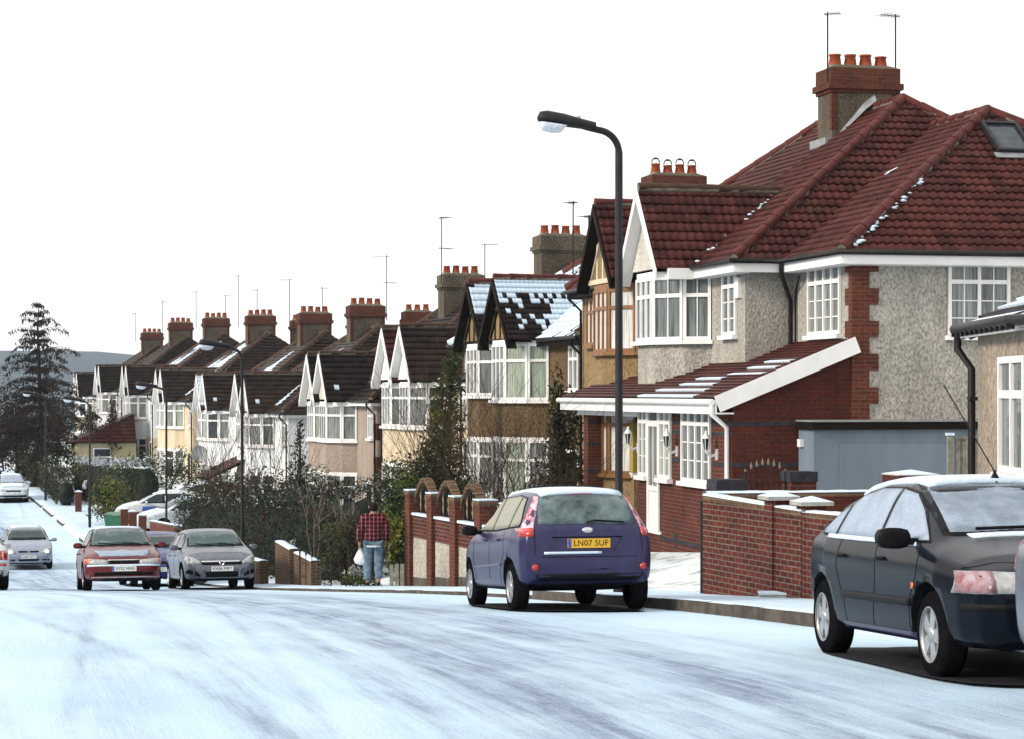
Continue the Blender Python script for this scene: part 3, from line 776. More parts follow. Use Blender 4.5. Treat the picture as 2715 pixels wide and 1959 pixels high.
# skylight in the near hip slope
c0 = in_plane(2668, 375, (XE, .65, ZE_), Vector((1, 0, 0)), Vector((0, .65 + 3.15 + ov, ZE_ - ez)))
g_ = Vector((0, .65 + 3.15 + ov, ZE_ - ez)).normalized(); n_ = Vector((1, 0, 0)).cross(g_).normalized()
if n_.z < 0: n_ = -n_
mb = MB(); w2, h2 = .32, .48
mb.obox(c0 - Vector((w2, 0, 0)) - g_ * h2 + n_ * .02, (2 * w2, 0, 0), g_ * 2 * h2, n_ * .07, 'pane_dark'); sk = mb.build('skylight', A)
mb = MB()
for (a, b, c, d) in ((-w2 - .07, -w2, -h2 - .07, h2 + .07), (w2, w2 + .07, -h2 - .07, h2 + .07), (-w2, w2, -h2 - .07, -h2), (-w2, w2, h2, h2 + .07)):
    mb.obox(c0 + Vector((a, 0, 0)) + g_ * c + n_ * .02, (b - a, 0, 0), g_ * (d - c), n_ * .12, 'black_metal')
mb.obox(c0 + Vector((-w2 - .16, 0, 0)) - g_ * (h2 + .24) + n_ * .045, (2 * w2 + .32, 0, 0), g_ * .17, n_ * .02, 'lead')
mb.build('frame', sk)
# fascia and gutters
fa = MB()
def fasc(a, b, t=.03, hgt=.19):
    a, b = Vector(a), Vector(b); fa.bar(a, b, t, hgt, 'upvc')
zf = ez - .13
fasc((-ov, -ov, zf), (-ov, 2.2, zf)); fasc((-ov + .015, -ov, zf - .001), (1 - ov, -ov, zf - .001)); fasc((1 - ov, -ov - .012, zf), (1 - ov, -3.15 - ov, zf)); fasc((1 - ov + .015, -3.15 - ov, zf - .001), (D, -3.15 - ov, zf - .001))
fa.box((-ov, 2.2, zf - .115), (-.9, 2.5, zf + .11), 'upvc')
fa.box((-ov + .03, -ov + .03, zf - .11), (0, 2.6, zf - .09), 'upvc'); fa.box((1 - ov + .03, -3.15 - ov + .03, zf - .111), (D, -3.15, zf - .091), 'upvc'); fa.box((1 - ov + .03, -3.15, zf - .111), (1, -.3, zf - .091), 'upvc')
fa.build('fascia', A)
gu = MB(); gz_ = ez - .01
gutter_run(gu, [(-ov - .07, -ov - .06, gz_), (-ov - .07, 2.3, gz_)]); gutter_run(gu, [(-ov - .07, -ov - .06, gz_), (1 - ov - .07, -ov - .06, gz_), (1 - ov - .07, -3.15 - ov - .06, gz_), (D, -3.15 - ov - .06, gz_)])
gu.build('gutter', A)
mb = MB(); mb.tube([(1 - ov - .07, -.42, gz_), (1 - ov - .07, -.42, gz_ - .25), (.90, -.10, gz_ - .75), (.90, -.10, 3.4)], .045, 'gutter', 8)
mb.tube([(1 - ov + .2, -.7, gz_ - .3), (.96, -.22, gz_ - .6), (.96, -.22, 3.4)], .02, 'gutter', 6); mb.build('downpipe', A)
# bay, gable
bay(None, A, 3.7, None, 'dash_grey', 'upvc', 'curtain_dark', 1, (.9, 2.45), (3.77, 5.08), low=False)
gable(None, A, 3.7, 'tile_red', 'ridge_brown', 'upvc', 'dash_cream', xf=-1.12, za=6.95, ze=5.22, snow=None, sub=5, back=2.4)
# windows
w = Win(None, 'upvc', 'curtain_dark'); a, b = on_x(2232, 1.0), on_x(2146, 1.0)
w.facet((1.0, a), (1.0, b), zl(888, 1, (a + b) / 2), zl(706, 1, (a + b) / 2), (-1, 0), 4, .76, 0, (.25, .5)); w.done(A)
w = Win(None, 'upvc', 'curtain_dark'); a, b = on_x(1955, 0), on_x(1919, 0)
w.facet((0, a), (0, b), zl(888, 0, a), zl(712, 0, a), (-1, 0), 2, .74, 0, (.25, .5)); w.done(A)
w = Win(None, 'upvc', 'curtain'); a, b = on_y(2512, -3.15), on_y(2676, -3.15)
w.facet((a, -3.15), (b, -3.15), zl(890, a, -3.15), zl(698, a, -3.15), (0, -1), 2, .74, 1, (.24, .48)); w.done(A)
# burglar alarm box
mb = MB(); a = on_x(1966, 0); mb.box((-.07, a, 4.55), (0, a + .24, 4.95), 'upvc'); mb.build('alarm_box', A)
# party chimney
v0 = on_y(2206, PW + .1)
ch = chimney(None, A, 4.0, 5.58, PW + .05, PW + .95, 7.4, 10.05, 4, .30, 'chim_brick', 'chim', False, 'wide rendered chimney stack with four clay pots')
mb = MB(); mb.mesh([(3.8, PW + .03, 8.1), (3.8, PW - .12, 8.15), (4.75, PW - .12, 9.05), (4.75, PW + .03, 9.2), (5.0, PW + .03, 9.4), (5.0, PW - .12, 9.25)], [(0, 1, 2, 3), (3, 2, 5, 4)], 'lead'); mb.box((3.8, PW - .05, 8.1), (4.0, PW + .95, 8.4), 'lead'); mb.build('flashing', ch)
aerial(None, A, 3.95, PW + .2, 9.6, 1.65, .28); aerial(None, A, 5.62, PW + .3, 9.6, 1.68, .42)
# ---- lean-to porch across the front
BR = 'brick_porch'; XP = -1.3; YE = -3.12
mb = MB()
def pz(x): return 2.66 + (x + 1.5) * .4
mb.prism([(XP, YE, -1.6), (XP, YE, pz(XP) - .12), (1.0, YE, pz(1.0) - .12), (1.0, YE, -1.6)], (0, .24, 0), 'brick_red')
yA = on_x(1887, XP); yB_ = on_x(1811, XP); yC = on_x(1782, XP); yD = on_x(1697, XP)
mb.box((XP, YE + .24, -1.6), (XP + .24, yA, 2.5), BR); mb.box((XP, yB_, -1.6), (XP + .24, yC, 2.5), BR)
mb.box((XP + .004, yA, -1.6), (XP + .24, yB_, .93), BR); mb.box((XP + .004, yC, -1.6), (XP + .24, 1.45, .93), BR); mb.box((XP + .004, 2.24, -1.6), (XP + .24, yD, .93), BR); mb.box((XP, yD, -1.6), (XP + .24, yD + .2, 2.5), BR)
mb.box((XP, YE + .24, 2.5), (XP + .2, yD + .2, 2.62), 'upvc'); mb.box((XP, 1.45, -1.6), (XP + .24, 2.24, -.12), BR)
for zb in (.45, 1.35, 2.1):
    mb.box((XP - .006, YE - .006, zb), (.55, YE + .02, zb + .075), 'brick_black')
for zb in (-.25, ):
    mb.box((XP - .006, YE + .02, zb), (XP + .02, 1.4, zb + .075), 'brick_black'); mb.box((XP - .006, 2.3, zb), (XP + .02, yD, zb + .075), 'brick_black')
for zb in (1.35, 2.1, 1.9): mb.box((XP - .006, YE + .02, zb), (XP + .02, yA - .02, zb + .07), 'brick_black'); mb.box((XP - .006, yB_ + .02, zb), (XP + .02, yC - .02, zb + .07), 'brick_black')
for k in range(5): mb.box((XP - .008, .30 - (.11 if k % 2 else 0), -.75 + k * .2), (XP + .02, .42 + (.11 if k % 2 else 0), -.67 + k * .2), 'brick_black')
mb.box((1.0 - .3, YE - .012, .2), (1.02, YE + .1, pz(.8) - .2), 'brick_red')
mb.build('porch_wall', A)
mb = MB(); mb.box((XP, 7.15, -1.6), (XP + .42, 7.6, 2.5), 'brick_orange')
for zb in (.3, .9, 1.5, 2.0): mb.box((XP - .006, 7.144, zb), (XP + .3, 7.3, zb + .07), 'brick_black')
mb.build('porch_pillar', A)
mb = MB(); xe = -1.62; yl = 8.35
tiles(mb, [(xe, YE - .12, pz(xe)), (xe, yl, pz(xe)), (-.6, yl - .9, pz(-.6)), (-.6, YE - .12, pz(-.6))], 'tile_maroon', lambda a, b, i, j, p: 1.3 + b < a < 5.4 - b * 1.5 and b < 1.0 and j % 2 == 0 and noise.noise(Vector((a * .6, b, 1))) > -.35, sub=2, amp=.010, step=.03, rh=.15)
tiles(mb, [(-.6, YE - .12, pz(-.6)), (-.6, yl - .9, pz(-.6)), (1.02, yl - 2.2, pz(1.02)), (1.02, YE - .12, pz(1.02))], 'tile_maroon', lambda a, b, i, j, p: .5 < a < 2.6 - b and b < .9 and (j % 2 == 0), sub=2, amp=.010, step=.03, rh=.15)
pr = mb.build('porch_roof', A)
mb = MB(); mb.bar((xe, YE - .14, pz(xe) - .12), (1.06, YE - .14, pz(1.06) - .12), .04, .30, 'upvc'); mb.box((xe - .03, YE - .1, pz(xe) - .30), (xe, yl, pz(xe) - .04), 'upvc')
mb.box((xe, YE - .1, pz(xe) - .30), (XP + .0, yl, pz(xe) - .27), 'upvc'); mb.box((XP - .02, yD + .2, 2.2), (XP + .1, yl - .3, 2.5), 'upvc'); mb.build('fascia', pr)
mb = MB(); mb.tube([(xe - .08, YE - .1, pz(xe) - .08), (xe - .08, yl, pz(xe) - .08)], .055, 'upvc', 8)
mb.tube([(xe - .08, YE - .05, pz(xe) - .1), (xe - .08, YE - .05, pz(xe) - .3), (XP - .06, YE + .12, pz(xe) - .55), (XP - .06, YE + .12, .4)], .045, 'upvc', 8); mb.build('downpipe', A)
w = Win(None, 'upvc', 'curtain_green'); w.facet((XP, yA), (XP, yB_), 1.0, 2.5, (-1, 0), 4, .74, 0, (.27, .5)); w.done(A)
w = Win(None, 'upvc', 'curtain_dark'); w.facet((XP, yC), (XP, 1.42), 1.0, 2.5, (-1, 0), 2, .74, 0, (.27, .5)); w.done(A); w = Win(None, 'upvc', 'curtain_dark'); w.facet((XP, 2.27), (XP, yD), 1.0, 2.5, (-1, 0), 2, .74, 0, (.27, .5)); w.done(A)
mb = MB(); mb.box((XP - .02, 1.48, -.08), (XP + .04, 2.21, .75), 'upvc'); mb.box((XP - .012, 1.48, .75), (XP + .03, 2.21, 2.5), 'curtain_dark'); dr = mb.build('door', A)
mb = MB()
for (y0, y1, z0, z1) in ((1.42, 1.53, -.1, 2.5), (2.16, 2.27, -.1, 2.5), (1.53, 2.16, .72, .82), (1.53, 2.16, 2.02, 2.14), (1.53, 2.16, 2.42, 2.5), (1.835, 1.855, .82, 2.02), (1.3, 2.4, -.14, -.08)):
    mb.box((XP - .05, y0, z0), (XP - .015, y1, z1), 'upvc')
mb.build('frame', dr); mb = MB(); mb.box((XP - .10, 1.56, .85), (XP - .05, 1.60, 1.05), 'chrome'); mb.build('handle', dr)
def wall_light(y, z):
    mb = MB(); x = XP - .02
    mb.tube([(x, y, z - .22), (x - .10, y, z - .25), (x - .20, y, z - .16)], .03, 'upvc', 8)
    mb.lathe((x - .2, y, z - .16), [(.02, 0), (.04, .02), (.05, .03)], 'upvc', 8); mb.lathe((x - .2, y, z + .08), [(.085, 0), (.06, .05), (.02, .10), (.03, .12), (0, .15)], 'upvc', 8)
    for k in range(6):
        a = k * math.pi / 3; mb.tube([(x - .2 + .05 * math.cos(a), y + .05 * math.sin(a), z - .13), (x - .2 + .082 * math.cos(a), y + .082 * math.sin(a), z + .08)], .008, 'upvc', 4)
    mb.box((x - .015, y - .04, z - .32), (x + .02, y + .04, z - .12), 'upvc')
    o = mb.build('wall_light', A)
    mb = MB(); mb.lathe((x - .2, y, z - .13), [(.04, 0), (.07, .2)], 'pane_dark', 6); mb.build('lamp_glass', o)
wall_light(yA - .35, 1.78); wall_light((yB_ + yC) / 2, 1.78); wall_light(yD + .12, 1.78)
# blue-grey lean-to store against the side wall
mb = MB(); gx0 = on_y(2158, -3.95); ztop = zl(1112, 2.5, -3.95)
mb.box((gx0, -3.95, -1.6), (8.5, -3.16, ztop - .09), 'render_blue')
mb.box((gx0 + .5, -3.97, -1.6), (8.4, -3.95, ztop - .42), 'render_blue'); st = mb.build('side_store', A)
mb = MB(); mb.box((gx0 - .05, -4.03, ztop - .17), (8.6, -3.16, ztop - .03), 'timber'); mb.box((gx0 - .06, -4.05, ztop - .03), (8.6, -3.16, ztop), 'lead'); mb.build('roof_edge', st)
mb = MB(); a = on_y(2135, -3.35); mb.box((a - .12, -3.42, 1.72), (a + .28, -3.25, 1.86), 'upvc'); mb.tube([(a, -3.35, 1.75), (a, -3.35, -.6)], .05, 'upvc', 8); mb.build('waste_pipe', A)

# ---- second house of the pair
PB = AB + UA * 12.7
B, tfb = house('semi_detached_house', 'house with brown framed bay window and brown timbered gable beside the nearest house', PB, TH, True, W=12.7 - PW - .01, D=10.4,
    wall='dash_tan', tile='tile_red', ridge='ridge_red', frame='brown_wood', pane='blind', yb=12.7 - 7.25, barge='timber', infill='dash_tan', timber='render_cream', chim=False, hip=3.3, sub=4,
    zup=(3.6, 5.0), fascia='timber', side_window=False)
# ochre panel and lower bay are part of this house
mb = MB(tfb); yy = 12.7
mb.box((-.62, yy - 6.8, .95), (-.5, yy - 5.85, 2.05), 'render_ochre'); mb.box((-.64, yy - 6.8, .84), (-.5, yy - 5.85, .94), 'upvc'); mb.box((-.6, yy - 6.8, -1), (-.5, yy - 5.85, .84), 'dash_tan'); mb.build('panel', B)
w = Win(tfb, 'upvc', 'pane_dark'); w.facet((-.6, yy - 6.8), (-.6, yy - 5.85), 2.1, 2.55, (-1, 0), 2, 0, 0, (), False); w.done(B)
# ---------------------------------------------------------------- the row of paired houses going down the hill
ROT = math.atan(.2955)
def rowx(Y): return 17.96 - .2955 * Y
G = 'semi detached houses along the right side of the street'
ur = Vector((-math.sin(ROT), math.cos(ROT), 0)); vr = Vector((math.cos(ROT), math.sin(ROT), 0))
def pair(Yc, apex_px, L, near, far, common):
    """Yc: distance of the pair's middle at the gable plane; apex_px: image row of its gable ridge, which fixes its height"""
    zb = (HY - apex_px) / F * (Yc - 1.2) - 7.05
    mid = Vector((rowx(Yc), Yc, zb)); o = mid + vr * 1.12 - ur * L / 2
    for k, spec in ((0, near), (1, far)):
        kw = dict(common); kw.update(spec); nm = kw.pop('label')
        if k == 0: r, tf = house('semi_detached_house', nm, o, ROT, False, W=L / 2 - .004, **kw)
        else:
            kw['chim'] = False; r, tf = house('semi_detached_house', nm, o + ur * L, ROT, True, W=L / 2, **kw)
        kw_root = r
        if k == 0: first = r
    return first, r, o, zb
hc = dict(wall='dash_brown', tile='tile_dark', ridge='ridge_red', barge='timber', infill='dash_tan', timber='timber', frame='upvc', sub=3, snow_gable=(snow_c, snow_c_side), snow_main=heavy, quoin=('brick_orange', False), fascia='timber', rsnow=.35, yb=4.75)
PC = pair(63.8, 728, 12.2, dict(label='brown pebbledash house whose near roof slope is half covered in snow', zlow=(.7, 2.5), zup=(3.6, 5.1), cowl=True, aerials=((1.5, 5.7, 6.6, 2.6, .25), (1.9, 5.5, 6.8, 2.0, .25)), chim_brick='chim_brick', pot=.3, side_window=False, tsz=(.13, .19)),
     dict(label='brown pebbledash house with dark bargeboards, far half of the snow patched pair'), hc)
hd = dict(wall='render_cream', tile='tile_brown', ridge='ridge_brown', infill='render_white', sub=3, yb=4.75, snow_main=snow_lower)
PD = pair(74.2, 857, 12.0, dict(label='cream painted house with brown tiled gable behind the tall green shrub', chim_brick=None, snow_main=snow_lower, pot=.34),
     dict(label='cream painted house with maroon tiled gable, far half of the cream pair', tile='tile_maroon'), hd)
he = dict(wall='dash_pink', tile='tile_dark', ridge='ridge_brown', infill='dash_cream', sub=3, quoin=('brick_red', False), snow_gable=(snow_lower, snow_lower), snow_main=snow_sparse, yb=4.85)
PE = pair(86.5, 931, 12.0, dict(label='pinkish pebbledash house with red brick quoins and snow flecked dark gable', chim_brick=None, aerials=((3.95, 6.0, 9.4, 2.9, .6, True), (5.7, 6.0, 9.4, 1.9, .5))),
     dict(label='pinkish pebbledash house with dark roof, far half of the pink pair'), he)
hf = dict(wall='render_white', tile='tile_brown', ridge='ridge_brown', infill='render_white', sub=2, snow_gable=(snow_lower, None), yb=4.8, downpipe='gutter')
PF = pair(102.6, 983, 11.8, dict(label='white painted house with plain white side wall and black downpipe', extra_chim=True, aerials=((5.75, 6, 9.4, 3.0, .6, True),), tile='tile_brown', snow_main=snow_band),
     dict(label='white painted house with narrow white gable, far half of the first white pair'), hf)
def heavy2(a, b, i, j, p): return 0.2 < b < 4 and noise.noise(Vector((a * .3, b * .3, 5))) > -.2
PG = pair(114, 986, 11.6, dict(label='white house with snow streaked gable and a satellite dish on its wall', extra_chim=True, snow_gable=(snow_lower, snow_lower), aerials=((3.5, 6, 9.4, 2.4, .5), (5.2, 6, 9.4, 2.0, .3)), snow_main=snow_band),
     dict(label='white house beyond the satellite dish with snow lying along its gable', snow_main=snow_band, snow_gable=(heavy2, heavy2)), dict(hf, wall='render_white'))
hg = dict(wall='render_cream', tile='tile_brown', ridge='ridge_brown', infill='render_white', sub=2, yb=4.8)
PH = pair(129, 975, 11.6, dict(label='cream house whose ground floor bay shows below the second lamp head', extra_chim=True, aerials=((3.5, 6, 9.4, 3.0, .3), (4.6, 6, 9.4, 2.2, .3)), snow_main=snow_band),
     dict(label='cream house just beyond the one with the second lamp in front', snow_main=heavy), hg)
PI = pair(144.6, 967, 11.6, dict(label='cream and white house with dark gable above the low yellow extension', aerials=((3.5, 6, 9.4, 2.4, .3), (5.4, 6, 9.4, 2.2, .3)), wall='render_white', lower='render_cream'),
     dict(label='cream and white house with black downpipe beyond the yellow extension', snow_main=heavy), hg)
PJ = pair(160, 967, 11.6, dict(label='black and white timbered house behind the dark red conifer', timbered=True, wall='render_white', aerials=((3.5, 6, 9.4, 2.2, .3),)),
     dict(label='black and white house at the far side of the timbered pair', timbered=True, wall='render_white'), dict(hg, tile='tile_dark'))
PK = pair(175, 985, 11.6, dict(label='last beige house of the row with white sash windows by the big tree', wall='dash_beige', aerials=((3.5, 6, 9.4, 2.2, .3),)),
     dict(label='farthest beige house mostly hidden behind the big tree', wall='dash_beige'), dict(hg, tile='tile_dark'))
# additions that belong to single houses
def add(root, builder):
    mb = MB(); builder(mb); return mb
# low yellow extension in front of the seventh pair
r = PI[0]; mb = MB(); mb.box((-4.6, 1.0, -1.5), (-.96, 4.4, 2.3), 'render_yellow'); ex = mb.build('front_extension', r)
mb = MB(); tiles(mb, [(-4.9, .7, 2.25), (-4.9, 4.7, 2.25), (-1, 4.0, 4.0), (-1, 1.8, 4.0)], 'tile_maroon', snow_sparse, sub=2); tiles(mb, [(-1, .7, 2.25), (-4.9, .7, 2.25), (-1, 1.8, 4.0)], 'tile_maroon', None, sub=2); mb.build('extension_roof', r)
w = Win(None, 'upvc', 'pane_dark'); w.facet((-3.6, 1.0), (-2.5, 1.0), .5, 1.9, (0, -1), 1, .6, 0); w.done(r)
# porch with red roof on the first white house beyond the satellite dish, dish itself
r = PG[0]; mb = MB(); mb.lathe((0, 0, 0), [(0, 0), (.25, .03), (.42, .12), (.45, .15), (.42, .13), (.25, .05), (0, .02)], 'grey_metal', 18)
o = mb.build('satellite_dish', r); o.location = (-1.25, 4.7, 3.0); o.rotation_euler = (R(100), 0, R(-25))
r = PF[1]; mb = MB(tfb); tiles(mb, [(-2.6, -4.6, 2.2), (-2.6, -1.2, 2.2), (0, -1.2, 3.4), (0, -4.6, 3.4)], 'tile_maroon', snow_sparse, sub=2); mb.tf = None
mb.build('porch_roof', PF[0]).location = (0, 4.9, 0)
mb = MB(); mb.box((-2.3, -.0, -1.4), (-2.0, .5, 2.15), 'brick_orange'); mb.box((-2.3, 2.9, -1.4), (-2.0, 3.3, 2.15), 'brick_orange'); mb.build('porch_pillar', PF[0])

# ---------------------------------------------------------------- low house at the right edge
ZB = Vector((5.97, 29.0, -2.3))
Z = thing('bay_fronted_bungalow', 'beige pebbledash wall and snow streaked eave at the right edge', 'house', ZB, 0)
mb = MB(); foot = [(0, 0), (-.08, -3.2), (1.6, -6.2), (9, -6.2), (9, 3), (.9, 3)]
mb.prism([(x, y, -1.2) for x, y in foot], (0, 0, 4.25), 'dash_beige'); mb.build('wall', Z)
mb = MB()
e0, e1, e2, e3 = Vector((-.16, .30, 3.13)), Vector((-.28, -3.45, 3.13)), Vector((1.3, -6.6, 3.13)), Vector((.6, 3.6, 3.13))
ap = Vector((4.2, -.6, 5.2)); ap2 = Vector((5.5, 3.0, 5.4))
zs = lambda a, b, i, j, p: (j % 3 != 1) and b < 2.6 and noise.noise(Vector((a * .8, b * 1.5, 2))) > -.18
tiles(mb, [e1, e0, ap], 'tile_dark', zs, sub=3); tiles(mb, [e2, e1, ap], 'tile_dark', zs, sub=3); tiles(mb, [e0, e3, ap2, ap], 'tile_dark', zs, sub=3)
mb.build('roof', Z)
mb = MB(); mb.tube([e3 + Vector((-.08, 0, -.02)), e0 + Vector((-.08, .02, -.02)), e1 + Vector((-.08, 0, -.02)), e2 + Vector((-.06, -.06, -.02))], .065, 'gutter', 8)
for k in range(12): q = e0.lerp(e1, k / 11); mb.box(q + Vector((-.12, -.02, -.12)), q + Vector((-.02, .02, .02)), 'gutter')
mb.build('gutter', Z)
mb = MB(); mb.prism([e0 + Vector((0, 0, -.1)), e1 + Vector((0, 0, -.1)), (-.08, -3.2, 3.03), (0, 0, 3.03)], (0, 0, -.02), 'upvc'); mb.bar(e0 + Vector((0, 0, -.08)), e1 + Vector((0, 0, -.08)), .03, .12, 'upvc'); mb.build('fascia', Z)
mb = MB(); mb.tube([(-.20, .30, 3.12), (-.20, .30, 2.85), (-.06, .10, 2.6), (-.06, .10, -.8)], .05, 'gutter', 8)
for zz in (2.2, .9): mb.box((-.10, .02, zz), (.12, .2, zz + .05), 'gutter')
mb.tube([(.05, .02, 3.0), (.03, .0, -.8)], .02, 'gutter', 6); mb.build('downpipe', Z)
w = Win(None, 'upvc', 'curtain_dark'); fa_, fb_ = Vector((0, 0)), Vector((-.08, -3.2))
def fp(t): q = fa_.lerp(fb_, t); return (q.x, q.y)
w.facet(fp(.50), fp(.98), 1.35, 2.72, (-1, .02), 2, .68, 0, (), True, .08); w.done(Z)

# ---------------------------------------------------------------- unseen houses left of the view, added to darken reflections in the cars
for k, (Y_, lab, wl) in enumerate(((-2, 'unseen cream house across the road, beside the photographer', 'render_cream'), (13, 'unseen pebbledash house across the road, opposite the violet hatchback', 'dash_grey'), (28, 'unseen white house across the road, opposite the arched wall', 'render_white'), (43, 'unseen brown pebbledash house across the road, down the hill', 'dash_brown'), (59, 'unseen pinkish house across the road, lowest of the opposite row', 'dash_pink'))):
    xo = kerbx(Y_) - 24.5; o = thing('unseen_house', lab, 'house', (xo, Y_, gz(Y_)), R(14), 'unseen houses across the road'); mb = MB(); mb.box((-9, 0, -2), (0, 11.5, 5.1), wl); mb.build('wall', o)
    mb = MB(); mb.mesh([(-9.3, -.3, 5), (.3, -.3, 5), (.3, 11.8, 5), (-9.3, 11.8, 5), (-4.5, 3.5, 8.6), (-4.5, 8, 8.6)], [(0, 1, 4), (1, 2, 5, 4), (2, 3, 5), (3, 0, 4, 5), (3, 2, 1, 0)], 'tile_brown'); mb.build('roof', o)
    for y0_ in (1.4, 7.2):
        for z0_ in (1.0, 3.4):
            w = Win(None, 'upvc', 'curtain_dark'); w.facet((.0, y0_), (.0, y0_ + 2.6), z0_, z0_ + 1.35, (1, 0), 3, .7); w.done(o)
